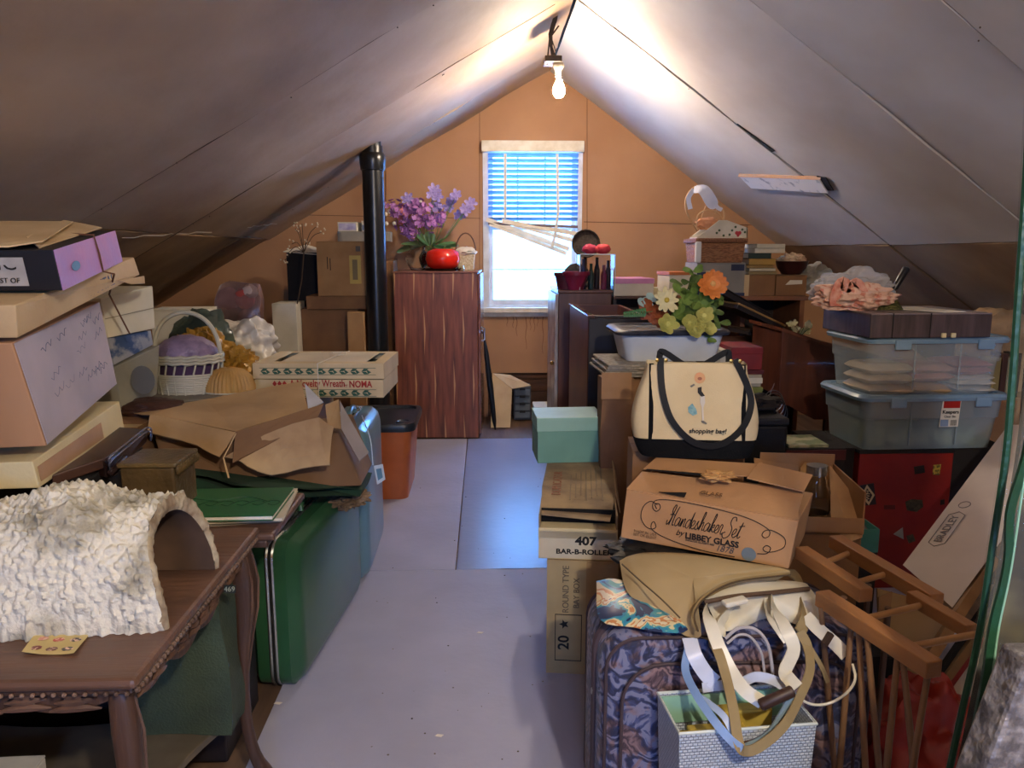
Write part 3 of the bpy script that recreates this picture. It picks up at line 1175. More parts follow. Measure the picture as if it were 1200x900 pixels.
# dark open cabinet in front of it
YD = 3.9
e0, e1 = at(690, 369, YD), at(762, 369, YD)
ZD = e0.z
dk = thing('open_cabinet', 'dark wood cabinet lying open-topped before the brown cabinet', 'cabinet', ((e0.x + e1.x) / 2, YD, 0))
M_dkw = mat('near_black_wood', '#221d20', '#19151a', rough=.5)
M_redw = mat('red_brown_wood', '#5d2f22', '#43211a', rough=.35)
m = MB(); m.box(e0.x + .002, e1.x, YD, YD + .02, 0, ZD - .02); m.build('front_panel', M_dkw, dk, world_=True, bevel=.003)
m = MB(); m.box(e0.x, e0.x + .02, YD + .02, YD + .88, 0, ZD - .01); m.build('side_panel', M_redw, dk, world_=True, bevel=.003)
m = MB(); m.box(e1.x - .02, e1.x, YD + .02, YD + .88, 0, ZD - .01); m.build('side_panel', M_redw, dk, world_=True, bevel=.003)
m = MB(); m.box(e0.x + .02, e1.x - .02, YD + .86, YD + .88, 0, ZD - .01); m.build('back_panel', M_redw, dk, world_=True)
m = MB(); m.box(e0.x + .02, e1.x - .02, YD + .02, YD + .86, ZD - .3, ZD - .28); m.build('shelf', M_dkw, dk, world_=True)
m = MB(); m.box(e0.x - .008, e0.x + .03, YD - .01, YD + .9, ZD - .012, ZD); m.build('top_rail', mat('varnished_rail', '#7c5e58', '#5f4540', rough=.15, coat=.5), dk, world_=True, bevel=.004)
m = MB(); m.box(e0.x + .03, e1.x, YD - .01, YD + .022, ZD - .016, ZD - .004); m.build('top_rail', M_dkw, dk, world_=True, bevel=.003)

# things on the brown cabinet
def con(px, dy):
    p = at(px, 330, YC + dy)
    return V((p.x, YC + dy, ZC))


def pot(name, c, r0, r1, h, m_, label, seg=20, cat='pot'):
    m = MB()
    m.lathe([(0, 0), (r0, 0), (r1 * .96, h * .8), (r1 * 1.06, h * .8), (r1 * 1.08, h), (r1 * .95, h), (r1 * .9, h * .8), (r0 * .9, .01), (0, .01)], c, seg)
    return single(name, m, m_, label, cat, smooth=True)


pot('plant_pot', con(663, .12), .055, .075, .11, mat('plum_plastic', '#5a2436', '#43192a', rough=.4), 'plum coloured plant pot at the left edge of the brown cabinet')
pot('plant_pot', con(675, .05), .05, .085, .12, mat('magenta_pot', '#8d2240', '#6c1a32', rough=.35), 'crimson flower pot leaning beside the clear plastic case')
t = thing('dark_hat', 'black felt bundle behind the crimson pot on the cabinet', 'hat', con(675, .32))
m = MB(); m.blob((0, 0, .085), (.09, .08, .085), amp=.2, seed=4, sub=3, flat=-.9); m.build('crown', mat('black_felt', '#171519', rough=.95), t, smooth=True)
m = MB(); m.blob((0, 0, .02), (.12, .11, .02), amp=.15, seed=6, sub=3); m.build('brim', mat('black_felt', '#171519'), t, smooth=True)
c = con(683, .33)
t = thing('wicker_plate', 'dark woven round plate standing behind the clear case on the cabinet', 'plate', c + V((.02, .03, 0)))
Mx = Matrix.Rotation(math.radians(80), 3, 'X')
m = MB(); m.lathe([(0, 0), (.09, 0), (.1, .02), (.095, .025), (.08, .01), (0, .01)], (0, 0, .30), 20, M=Mx); m.build('plate', mat('dark_weave', '#3a3026', '#241d17', rough=.8, scale=60, bump=.5), t)
m = MB(); m.tube([(0, -.0, 0), (0, .02, .22)], .012, 8); m.build('plate_stand', mat('dark_weave', '#3a3026'), t)
# clear plastic case with bottles
c = con(698, .08)
pcs = thing('clear_case', 'clear plastic case full of dark bottles on the brown cabinet', 'case', c)
Mcl = mat('clear_plastic', '#ffffff', '#f2f2f8', rough=.08, trans=1.0, ior=1.1)
wc = .115
hc = at(698, 298, YC + .08).z - ZC
m = MB()
for a in ((-wc, -wc + .003, -.08, .08), (wc - .003, wc, -.08, .08), (-wc, wc, -.08, -.077), (-wc, wc, .077, .08)):
    m.box(a[0], a[1], a[2], a[3], 0, hc)
m.box(-wc, wc, -.08, .08, hc - .004, hc)
m.build('case_shell', Mcl, pcs)
m = MB()
for a, b in ((-wc, -wc), (wc, wc)):
    m.tube([(a, -.08, .0), (a, -.08, hc)], .003, 6)
m.tube([(-wc, -.08, hc), (wc, -.08, hc)], .003, 6)
m.build('case_edge', mat('milky_edge', '#cfd3da', rough=.3), pcs)
for k, (bx, hh, cc) in enumerate(((-.08, .2, '#2a3460'), (-.035, .17, '#1e4a3c'), (.01, .21, '#14161a'), (.05, .16, '#7a2440'), (.085, .19, '#23202c'))):
    m = MB(); m.lathe([(0, 0), (.019, 0), (.02, hh * .6), (.01, hh * .78), (.01, hh), (0, hh)], c + V((bx, .02 * (-1) ** k, .001)), 12)
    single('small_bottle', m, mat('bottle_%d' % k, cc, rough=.25), ['blue bottle at the far left inside the clear case', 'green bottle second from left inside the clear case', 'black bottle in the middle of the clear case', 'crimson bottle right of the middle in the clear case', 'dark violet bottle at the far right in the clear case'][k], 'bottle', 'bottles inside the clear case', smooth=True)
t = thing('fabric_strawberry', 'glossy pink and red ribbon bow on top of the clear case', 'bow', c + V((0, 0, hc)))
for sx_, col_ in ((-1, '#c03a52'), (1, '#d4404a')):
    m = MB(); m.blob((sx_ * .045, 0, .034), (.05, .04, .034), amp=.25, seed=5 + sx_, sub=3, flat=-.95); m.build('bow_loop', mat('red_satin' + str(sx_), col_, rough=.25), t, smooth=True)
m = MB(); m.sphere((0, -.01, .03), .02); m.build('bow_knot', mat('red_satin1', '#d4404a'), t, smooth=True)
t.name = 'ribbon_bow'

# low dark shelf right of it with a white and pink box
YS = 5.1
s0, s1 = at(719, 347, YS), at(786, 347, YS)
sh = thing('side_cabinet', 'dark brown open-fronted shelf under the pink-topped box', 'cabinet', ((s0.x + s1.x) / 2, YS, 0))
m = MB(); m.box(s0.x, s1.x, YS, YS + .45, s0.z - .02, s0.z); m.build('top_board', mat('dark_walnut', '#4a2f24', '#35211a', rough=.4), sh, world_=True, bevel=.003)
for xx in (s0.x, s1.x - .02):
    m = MB(); m.box(xx, xx + .02, YS + .005, YS + .445, 0, s0.z - .02); m.build('side_panel', M_dkw, sh, world_=True)
m = MB(); m.box(s0.x + .02, s1.x - .02, YS + .42, YS + .44, 0, s0.z - .02); m.build('back_panel', M_dkw, sh, world_=True)
bl_, bw, bh = pxbox(716, 763, 322, 346, YS + .02)
o = lidbox('gift_box', 'cream box with a pink sloping lid between cabinet and flowers', (s0.x + .005, YS + .02, s0.z), (.27, .3, .115), math.radians(4), 'white', lid=.3, mats=(card('white'), mat('pink_lid', '#c98bb0', '#b876a0', rough=.5)))
bl_, bw, bh = pxbox(766, 783, 335, 346, YS + .1)
carton('small_box', 'tiny cream box right of the pink-lidded box', (at(765, 340, YS + .1).x, YS + .1, s0.z), (.1, .12, .05), 0, 'cream', tape=False)

# ---- hutch on the right with everything piled on it
YH = 4.9
h0, h1 = at(802, 349, YH), at(947, 349, YH)
ZH = at(880, 347, YH).z
M_hut = mat('hutch_wood', '#8a5c3f', '#6d452f', rough=.5, scale=8, stretch=(.3, 1, 1))
hu = thing('bookcase', 'low brown wooden bookcase piled with baskets, books and boxes', 'bookcase', ((h0.x + h1.x) / 2, YH, 0))
m = MB(); m.box(h0.x - .02, h1.x, YH - .01, YH + .5, ZH - .028, ZH); m.build('top_board', M_hut, hu, world_=True, bevel=.004)
for xx in (h0.x, h0.x + (h1.x - h0.x) * .46, h1.x - .05):
    m = MB(); m.box(xx, xx + .03, YH, YH + .48, 0, ZH - .028); m.build('upright', M_hut, hu, world_=True, bevel=.002)
m = MB(); m.box(h0.x, h1.x - .02, YH + .46, YH + .48, 0, ZH - .028); m.build('back_board', mat('dark_back', '#2b221d'), hu, world_=True)
for zz in (ZH - .32, ZH - .66, .06):
    m = MB(); m.box(h0.x + .03, h1.x - .05, YH + .01, YH + .46, zz, zz + .02); m.build('shelf', M_hut, hu, world_=True)


def hon(px, dy):
    p = at(px, 340, YH + dy)
    return V((p.x, YH + dy, ZH))


# carton with dark blue print
a = hon(816, .04)
wb = at(872, 340, YH + .04).x - a.x
hb_ = at(816, 308, YH + .04).z - ZH
o = carton('printed_carton', 'cream carton with dark blue printed border under the wicker hamper', a, (wb, .35, hb_), math.radians(-2), 'grey', tape=False)
Mnavy = mat('navy_print', '#1d2a4c', '#16203c', rough=.6)
m = MB(); m.box(.0, wb * .3, -.001, 0, 0, hb_ * .72); m.build('printed_panel', Mnavy, o)
m = MB(); m.box(wb * .25, wb, -.001, 0, 0, .02); m.build('printed_border', Mnavy, o)
m = MB(); m.box(wb * .7, wb * .97, -.001, 0, hb_ - .05, hb_ - .01); m.build('printed_border', Mnavy, o)
m = MB(); m.box(wb * .18, wb * .28, -.0018, -.0009, hb_ * .5, hb_ * .76); m.build('printed_emblem', card('pale'), o)
ZP = ZH + hb_
# wicker hamper
Mwk = mat('wicker', '#a9764c', '#7c4f30', rough=.7, scale=70, stretch=(.6, .6, 3), bump=.9, bscale=90, lo=.4, hi=.6)
a = hon(813, .03)
wh = at(876, 300, YH + .03).x - a.x
hh = at(845, 279, YH + .03).z - ZP
t = thing('wicker_hamper', 'brown wicker hamper with darker rim on the printed carton', 'basket', V((a.x, a.y, ZP)))
m = MB(); m.box(.012, wh - .012, .012, .3, 0, hh - .03, taper=.01); m.build('basket_body', Mwk, t, bevel=.008)
m = MB(); m.box(0, wh, 0, .312, hh - .03, hh); m.build('rim', mat('wicker_rim', '#8a5a3a', '#63402a', rough=.7, scale=60, stretch=(3, 1, 1), bump=.9), t, bevel=.008)
m = MB()
m.box(.0, .04, -.006, .02, .0, hh - .02); m.build('white_cloth_edge', mat('white_cloth', '#dcdad2', rough=.9, bump=.4), t, bevel=.01)
ZB = ZP + hh
# roof-shaped painted basket with bow handle
c = hon(838, .17); c.z = ZB
t = thing('painted_basket', 'white basket with painted hearts, gable sides and tall bow handle', 'basket', c)
pb = lambda px, py, dy=0: at(px, py, c.y + dy) - c
m = MB()
front = [pb(817, 277, -.1), pb(876, 277, -.1), pb(876, 267, -.1), pb(852, 258, -.1), pb(843, 258, -.1), pb(820, 276, -.1)]
front = [V((p.x, p.y, max(p.z, 0))) for p in front]
m.slab(front, (0, .008, 0)); m.slab([p + V((0, .18, 0)) for p in front], (0, .008, 0))
m.box(front[1].x - .008, front[1].x, -.1, .08, 0, front[2].z)
m.box(front[0].x, front[1].x, -.1, .08, 0, .008)
m.build('basket_side', mat('painted_white', '#cfc8b4', '#b7ad95', rough=.7), t)
Mr = mat('heart_red', '#b02a30', rough=.5)
m = MB(); q = pb(865, 274, -.103); m.sphere(q + V((-.009, 0, .006)), (.012, .003, .012), 8); m.sphere(q + V((.009, 0, .006)), (.012, .003, .012), 8); m.sphere(q + V((0, 0, -.006)), (.01, .003, .014), 8); m.build('painted_heart', Mr, t)
m = MB()
for px, py in ((855, 275), (858, 270), (870, 269), (840, 273), (848, 276), (843, 270), (873, 272), (862, 266)):
    m.sphere(pb(px, py, -.103), (.008, .003, .008), 6)
m.build('painted_vine', mat('vine_green', '#4c5a3c', rough=.6), t)
Mcane = mat('pale_cane', '#c9a67c', '#a98258', rough=.6)
m = MB(); m.tube(spline([pb(817, 270), pb(805, 250), pb(804, 232), pb(813, 220), pb(824, 219), pb(838, 232), pb(848, 248), pb(848, 258)], 5), .006, 7); m.build('tall_handle', Mcane, t, smooth=True)
m = MB(); m.tube(spline([pb(816, 268, -.05), pb(818, 252, -.05), pb(830, 246, -.05), pb(842, 250, -.05), pb(848, 258, -.05)], 5), .004, 7); m.build('low_handle', Mcane, t, smooth=True)
m = MB(); m.tube(spline([pb(818, 266, 0), pb(828, 240, 0), pb(838, 232, 0), pb(841, 240, 0), pb(838, 250, 0)], 5), .003, 6); m.build('thin_hoop', Mcane, t, smooth=True)
Mrib = mat('white_ribbon', '#dfe2ee', '#c9cde0', rough=.4)
m = MB()
m.ribbon(spline([pb(813, 222, -.01), pb(807, 232, -.02), pb(809, 245, -.02)], 5), .03, .002, (0, -1, 0))
m.ribbon(spline([pb(813, 222, -.01), pb(822, 224, -.04), pb(832, 240, -.03), pb(838, 238, -.02), pb(828, 222, -.03), pb(816, 221, -.01)], 5), .045, .002, (.3, -1, 0))
m.ribbon(spline([pb(830, 226, -.02), pb(840, 242, -.02), pb(846, 246, -.02)], 5), .025, .002, (0, -1, 0))
m.build('ribbon_bow', Mrib, t, smooth=True)
m = MB(); m.blob(pb(829, 262, 0), (.075, .05, .04), amp=.4, seed=8, sub=3); m.build('peach_filling', mat('peach_tissue', '#c98f66', '#a86a48', rough=.8, scale=20), t, smooth=True)

# orange and white box left of the printed carton
o = carton('small_carton', 'orange-topped white carton between flowers and printed carton', hon(784, .12), (.155, .2, .13), math.radians(10), 'white', tape=False)
m = MB(); m.box(-.004, .159, -.004, .204, .13, .15); m.build('orange_lid', mat('orange_card', '#c0703a', '#a85c30'), o)
# two brown cartons right
a = hon(872, .03)
wx_ = at(908, 340, YH + .03).x - a.x
hx = at(872, 322, YH + .03).z - ZH
o = carton('brown_carton', 'plain brown carton beneath the book stack', a, (wx_, .3, hx), 0, 'brown', tape=False)
m = MB(); m.box(-.002, .03, -.0012, 0, 0, hx); m.build('pale_edge', card('pale'), o)
a2 = hon(909, .03)
o = carton('brown_carton', 'brown carton with a white tag under the dark bowl', a2, (wx_, .3, hx - .004), 0, 'brown', tape=False)
m = MB(); m.slab([(.06, -.0012, .07), (.17, -.0012, .075), (.17, -.0012, .1), (.09, -.0012, .1)], (0, -.0006, 0)); m.build('white_tag', M_paper, o)
# book stack
zz = ZH + hx
bks = [(.19, .24, .022, '#8f7d54', 'olive bound book at the bottom of the hutch stack'), (.17, .22, .018, '#cfc6ab', 'cream book second from the bottom of the stack'), (.18, .23, .02, '#9a7a48', 'tan book in the middle of the stack'), (.17, .2, .04, '#b08a3e', 'thick mustard book below the dark green one'), (.155, .2, .035, '#2c3f3c', 'dark green book near the top of the stack'), (.2, .22, .03, '#d8d1bd', 'cream book lying over the dark green one'), (.19, .22, .028, '#cdc9b5', 'topmost pale book of the hutch stack')]
for k, (bw_, bd_, bh_, cc, lb) in enumerate(bks):
    p = hon(876, .05) + V((.008 * math.sin(k * 2.3) + (.05 if k > 4 else 0), .005 * k, 0))
    p.z = zz
    t = thing('book', lb, 'book', p, math.radians([3, -2, 5, -4, 6, 2, 4][k]), 'books stacked on the hutch')
    mc = mat('book_cover_%d' % k, cc, rough=.6)
    m = MB(); m.box(0, bw_, 0, bd_, 0, .003); m.box(0, bw_, 0, bd_, bh_ - .003, bh_); m.box(0, bw_, 0, .003, 0, bh_); m.build('book_cover', mc, t)
    m = MB(); m.box(.003, bw_ - .004, .003, bd_ - .004, .003, bh_ - .003); m.build('pages', M_paper, t)
    zz += bh_ + .0005
# dark bowl with a shell
c = hon(926, .16); c.z = ZH + hx
m = MB(); m.lathe([(0, 0), (.06, 0), (.09, .035), (.105, .08), (.11, .085), (.1, .085), (.085, .04), (.055, .012), (0, .01)], c, 24)
single('bowl', m, mat('dark_red_bowl', '#43201e', '#2d1616', rough=.3), 'dark red wooden bowl right of the book stack', 'bowl', smooth=True)
m = MB(); m.blob(c + V((0, 0, .088)), (.085, .07, .05), amp=.55, freq=2.6, seed=2, sub=4); m.bm.verts.ensure_lookup_table()
o = single('sea_shell', m, mat('shell', '#b98f74', '#d8c3a8', rough=.5, scale=12), 'large pale brown shell lying in the dark bowl', 'shell', smooth=True)
# crumpled clear bag at the hutch end
t = hon(952, .1)
Mplas = mat('thin_plastic', '#e8ecf2', '#d4dae6', rough=.2, alpha=.42, spec=.8, bump=.3, bscale=25)
m = MB(); m.blob(hon(947, .22) + V((.03, 0, .095)), (.13, .12, .1), amp=.5, freq=2.2, seed=9, sub=4, flat=-.8)
single('plastic_bag', m, mat('grey_plastic', '#a8a498', '#8e8a80', rough=.3, alpha=.8, bump=.3, bscale=25), 'crumpled grey plastic bag at the right end of the bookcase', 'bag', smooth=True)

# ---- dark chest with frames and albums in front of the hutch
YK = 4.48
k0, k1 = at(858, 402, YK), at(930, 402, YK)
ch = thing('dark_chest', 'black low chest carrying picture frames in front of the bookcase', 'chest', ((k0.x + k1.x) / 2, YK, 0))
m = MB(); m.box(k0.x, k1.x, YK, YK + .37, 0, k0.z - .03); m.build('chest_body', M_dkw, ch, world_=True, bevel=.005)
m = MB(); m.box(k0.x - .01, k1.x + .01, YK - .01, YK + .375, k0.z - .03, k0.z); m.build('chest_lid', mat('dark_walnut', '#4a2f24'), ch, world_=True, bevel=.005)
ZK = k0.z
for k, (px, dy, wq, hq, tilt, cc, lb) in enumerate(((868, .1, .34, .03, -28, '#0f1013', 'black album slanting at the left of the frame pile'), (885, .05, .34, .025, -24, '#1b1916', 'black and gold picture frame lying in the middle of the pile'), (900, .0, .32, .022, -8, '#151310', 'flat black picture frame at the right of the pile'))):
    p = at(px, 395, YK + dy)
    t = thing('picture_frame', lb, 'picture frame', (p.x - .12, YK + dy, ZK), 0)
    t.rotation_euler = (0, math.radians(-tilt), math.radians(8))
    lift = 0
    m = MB(); m.box(0, wq, 0, .28, .0 + lift, hq + lift); m.build('backing', M_dkw, t)
    m = MB()
    for q in ((0, wq, 0, .03), (0, wq, .25, .28), (0, .03, .03, .25), (wq - .03, wq, .03, .25)):
        m.box(q[0], q[1], q[2], q[3], hq + lift, hq + .012 + lift)
    m.build('moulding', mat('frame_%d' % k, ['#15161a', '#9a7a4c', '#2a211a'][k], rough=.3), t, bevel=.003)
    t.location.z += wq * math.sin(math.radians(-tilt)) + .002 + .06 * (2 - k)
# small white-speckled shells near
# ---- stack of coloured boxes
YX = 3.62
xs0 = at(857, 430, YX).x
zs_ = at(870, 407, YX).z
layers = [(.11, 'red', '#7d1720', '#5f1018', 857, 893, 'dark red lidded box topmost in the coloured stack'), (.022, 'wine', '#5a1420', '#45101a', 857, 895, 'thin wine-red box under the red one'), (.062, 'cream', '#a8a08c', '#938b78', 870, 893, 'grey-cream box with faded label in the stack'), (.04, 'lime', '#7f8a4a', '#6c763e', 869, 895, 'olive green box second in the coloured stack'), (.075, 'green', '#1e5a34', '#174627', 868, 896, 'deep green box in the coloured stack'), (.05, 'slate', '#55606c', '#454e58', 866, 893, 'slate grey box at the bottom of the coloured stack')]
z = zs_
for k, (hh_, nm, ca, cb_, p0_, p1_, lb) in enumerate(layers):
    z -= hh_
    x0_, x1_ = at(min(p0_, 862) if nm in ('red', 'wine') else p0_ - 8, 430, YX).x, at(p1_, 430, YX).x
    o = lidbox('paper_box', lb, (x0_, YX, z), (x1_ - x0_, .24, hh_ - .001), math.radians((-1) ** k * .8), 'white', lid=.3 if hh_ > .05 else .5, group='coloured boxes stacked beside the dark chest', mats=(mat('paperbox_' + nm, ca, cb_, rough=.6), mat('paperbox_lid_' + nm, ca, cb_, rough=.5)), over=.002)
    if nm == 'cream':
        m = MB(); m.box(.035 + .03, .035 + .1, -.004, -.003, .018, .045); m.build('faded_label', card('white'), o)
o = carton('cardboard_box', 'plain dark carton under the stack of coloured boxes', (xs0 - .03, YX - .02, 0), (.26, .3, z), 0, 'dark', tape=False)
o = carton('white_packet', 'white packet leaning left of the red box', (at(848, 430, YX).x, YX + .06, z), (.035, .14, zs_ - z - .02), 0, 'white', tape=False)
# wire coils beside the stack
m = MB()
cc = at(906, 470, 3.75)
for k in range(4):
    m.tube([cc + V((.05 * math.cos(t_) * (1 + .1 * k), -.01 * k, .055 * math.sin(t_) * (1 + .13 * k) - .02 * k)) for t_ in [2 * PI * i / 20 for i in range(21)]], .002, 5)
m.tube(spline([cc + V((.0, 0, .09)), cc + V((-.02, 0, 0)), cc + V((.02, 0, -.15)), cc + V((.09, -.05, -.2))], 6), .002, 5)
wob = single('wire_coil', m, mat('dull_wire', '#8a8a88', rough=.3, metal=.8), 'thin coiled grey wire beside the coloured boxes', 'wire')
# black case in front
YQ = 3.05
q0, q1, q2 = at(868, 500, YQ), at(924, 500, YQ), at(868, 537, YQ)
zq = at(900, 496, YQ).z
bc = thing('black_case', 'black hard case with handle beside the cream tote bag', 'case', ((q0.x + q1.x) / 2, YQ, 0))
m = MB(); m.box(q0.x, q1.x, YQ, YQ + .3, 0, zq - .012); m.build('case_body', mat('black_vinyl', '#111416', '#0c0d10', rough=.55, bump=.2, bscale=120), bc, world_=True, bevel=.01)
m = MB(); m.box(q0.x - .004, q1.x + .004, YQ - .004, YQ + .304, zq - .012, zq + .02); m.build('case_lid', mat('black_vinyl_lid', '#1a1c1e', rough=.5, bump=.2, bscale=120), bc, world_=True, bevel=.008)
m = MB(); m.tube([(q0.x + .08, YQ + .1, zq + .02), (q0.x + .09, YQ + .1, zq + .04), (q0.x + .17, YQ + .1, zq + .04), (q0.x + .18, YQ + .1, zq + .02)], .007, 6); m.build('handle', M_black, bc, world_=True, smooth=True)
m = MB(); m.blob((q0.x + .1, YQ + .2, zq + .05), (.13, .08, .035), amp=.5, freq=3, seed=12, sub=4)
single('dark_scarf', m, mat('dark_rag', '#2f2823', '#1c1815', rough=.9, scale=14), 'crumpled dark brown rag on the black case', 'cloth', smooth=True)

# ---- secretary desk with slanting side
YE = 3.95
d0, d1 = at(917, 390, YE), at(966, 390, YE)
ds = thing('writing_desk', 'dark reddish wooden desk with slanted side and slim legs', 'desk', ((d0.x + d1.x) / 2, YE, 0))
zt_ = at(920, 388, YE).z
zf = at(940, 480, YE).z
M_desk = mat('mahogany', '#5c3224', '#42231a', rough=.35, scale=9, stretch=(2, 2, .3), coat=.2)
sp = [(d0.x, YE, zt_), (d0.x, YE, at(920, 472, YE).z), (d0.x + .06, YE, at(920, 476, YE).z), (d0.x + .2, YE, at(940, 492, YE).z), (d0.x + .5, YE, at(940, 492, YE).z), (d0.x + .5, YE, zt_ - .14), (d0.x + .2, YE, zt_ - .06)]
m = MB(); m.slab(sp, (0, .025, 0)); m.build('side_panel', M_desk, ds, world_=True, bevel=.003)
m = MB(); m.slab([(d0.x - .006, YE - .006, zt_ + .018), (d0.x + .2, YE - .006, zt_ - .05), (d0.x + .52, YE - .006, zt_ - .13), (d0.x + .52, YE + .5, zt_ - .13), (d0.x + .2, YE + .5, zt_ - .05), (d0.x - .006, YE + .5, zt_ + .018)], (0, 0, -.02)); m.build('desk_lid', mat('mahogany_top', '#6e4030', '#543024', rough=.2, coat=.4), ds, world_=True)
m = MB(); m.slab([(d0.x + .004, YE + .025, zt_ - .01), (d0.x + .004, YE + .46, zt_ - .01), (d0.x + .004, YE + .46, zt_ - .35), (d0.x + .004, YE + .025, zt_ - .35)], (.02, 0, 0)); m.build('front_panel', M_desk, ds, world_=True)
for xx, yy in ((d0.x + .005, YE), (d0.x + .46, YE), (d0.x + .005, YE + .44), (d0.x + .46, YE + .44)):
    m = MB(); m.box(xx, xx + .03, yy + .003, yy + .033, 0, zt_ - .3, taper=.004); m.build('leg', M_desk, ds, world_=True)
m = MB(); m.box(d0.x + .03, d0.x + .46, YE + .01, YE + .025, .3, .34); m.build('stretcher', M_desk, ds, world_=True)
# lily sprig on the desk
t = thing('flower_sprig', 'sprig of small cream artificial blossoms on the desk corner', 'flowers', (at(945, 385, YE).x, YE + .08, zt_ - .04))
m = MB()
for k in range(12):
    c = V((rnd.uniform(-.05, .05), rnd.uniform(-.03, .03), rnd.uniform(.015, .08)))
    blossom(m, c, (rnd.uniform(-1, 1), -1, rnd.uniform(0, 1)), .022, 5)
m.build('blossoms', mat('cream_petal', '#d3d0ac', '#b8b684', rough=.7), t)
m = MB()
for k in range(4):
    m.tube([(0, 0, 0), (.02 * k - .03, 0, .03), (.04 * k - .06, 0, .05)], .002, 5)
m.build('sprig_stem', M_stem, t)
# booklets low beside the black case
z0 = at(940, 526, 3.1).z
o = carton('wine_box', 'wine-red flat box under booklets below the desk', (at(920, 526, 3.1).x, 3.1, 0), (.26, .25, z0), 0, 'dark', tape=False)
m = MB(); m.box(-.002, .262, -.002, .252, z0 - .05, z0 - .006); m.build('red_wrap', mat('wine_wrap', '#4f1a1c', rough=.5), o)
m = MB(); p = at(925, 520, 3.12); m.box(p.x, p.x + .17, 3.12, 3.3, z0, z0 + .012)
o = single('magazine', m, mat('green_magazine', '#7c8a63', '#b9b690', rough=.5, scale=12, lo=.45, hi=.55), 'pale green illustrated booklet under the writing desk', 'magazine')
# ================================================================== left side
def quad_px(mb, pts, th=(0, .004, 0)):
    """polygon through (px,py,Y) points, thick"""
    P = [at(*p) for p in pts]
    mb.slab(P, th)
    return P


# ---- carved table
ZT = .75
tf = gz(160, 797, ZT)
tb = gz(303, 617, ZT)
TX1, TY0, TY1 = (tf.x + tb.x) / 2, tf.y, tb.y
TX0 = TX1 - 1.05
M_tab = wood('walnut_top', '#6a4e3e', '#4c382e', axis='x', rough=.42, scale=7)
M_tab2 = wood('walnut_carved', '#523a2d', '#382820', axis='z', rough=.45, scale=8)
tab = thing('carved_table', 'carved antique wooden table with beaded edge under the rough white grotto', 'table', ((TX0 + TX1) / 2, (TY0 + TY1) / 2, 0))
m = MB()
m.box(TX0, TX1, TY0, TY1, ZT - .022, ZT)
m.build('tabletop', M_tab, tab, world_=True, bevel=.009)
m = MB()
m.box(TX0 + .012, TX1 - .012, TY0 + .012, TY1 - .012, ZT - .036, ZT - .022)
m.build('under_moulding', M_tab2, tab, world_=True, bevel=.005)
# beading: small beads as surface pattern of the edge
m = MB()
nb = 46
for i in range(nb):
    y = TY0 + .02 + (TY1 - TY0 - .04) * i / (nb - 1)
    m.sphere((TX1 - .006, y, ZT - .030), (.006, .0062, .006), 6)
for i in range(56):
    x = TX0 + .02 + (TX1 - TX0 - .04) * i / 55
    m.sphere((x, TY0 + .008, ZT - .031), (.0045, .0045, .0045), 6)
m.build('beading', mat('worn_bead', '#7a6354', '#564439', rough=.35), tab, world_=True, smooth=True)


def apron(a, b, z0, amp, scallops, name, nrm):
    """apron board with a scalloped lower edge and carved leaves"""
    a, b = V(a), V(b)
    m = MB()
    n = 40

    def low(t):
        c = abs(2 * t - 1)
        return z0 + amp * (1 - abs(math.sin(t * PI * scallops))) * .5 - amp * .9 * (1 - c)

    up, dn = [], []
    for i in range(n + 1):
        t = i / n
        p = a.lerp(b, t)
        up.append(V((p.x, p.y, ZT - .036)))
        dn.append(V((p.x, p.y, low(t))))
    e = V(nrm) * .018
    for i in range(n):
        m.hexa([dn[i], dn[i + 1], dn[i + 1] - e, dn[i] - e], [up[i], up[i + 1], up[i + 1] - e, up[i] - e])
    bmesh.ops.remove_doubles(m.bm, verts=m.bm.verts, dist=1e-5)
    o = m.build(name, M_tab2, tab, world_=True)
    m = MB()
    d = (b - a).normalized()
    for i in range(10):
        t = .08 + .84 * i / 9
        p = a.lerp(b, t)
        zc = (ZT - .036 + low(t)) / 2
        s = 1 if t > .5 else -1
        c = V((p.x, p.y, zc)) + V(nrm) * .004
        L_ = (a - b).length * .055
        M = Matrix.Translation(c) @ (d.cross(V((0, 0, 1))).to_track_quat('Z', 'X').to_matrix().to_4x4()) if False else None
        for k in range(3):
            q0 = c - d * s * L_ * (.9 - .2 * k) + V((0, 0, -.02 + .016 * k))
            q1 = c + V((0, 0, .012 * (k - 1)))
            q2 = c + d * s * L_ * (.9 - .15 * k) + V((0, 0, .022 - .018 * (2 - k)))
            m.tube(spline([q0, q1, q2], 4), [.002, .004, .0065, .008, .0085, .008, .006, .004, .002], 6)
    m.build('carved_leaves', mat('carved_relief', '#6b5040', '#41302a', rough=.4), o, world_=True, smooth=True)
    return o


apron((TX1 - .035, TY0 + .05, 0), (TX1 - .035, TY1 - .05, 0), .665, .05, 4, 'side_apron', (1, 0, 0))
apron((TX0 + .05, TY0 + .035, 0), (TX1 - .05, TY0 + .035, 0), .675, .045, 5, 'front_apron', (0, -1, 0))
apron((TX0 + .05, TY1 - .035, 0), (TX1 - .05, TY1 - .035, 0), .675, .03, 5, 'rear_apron', (0, 1, 0))


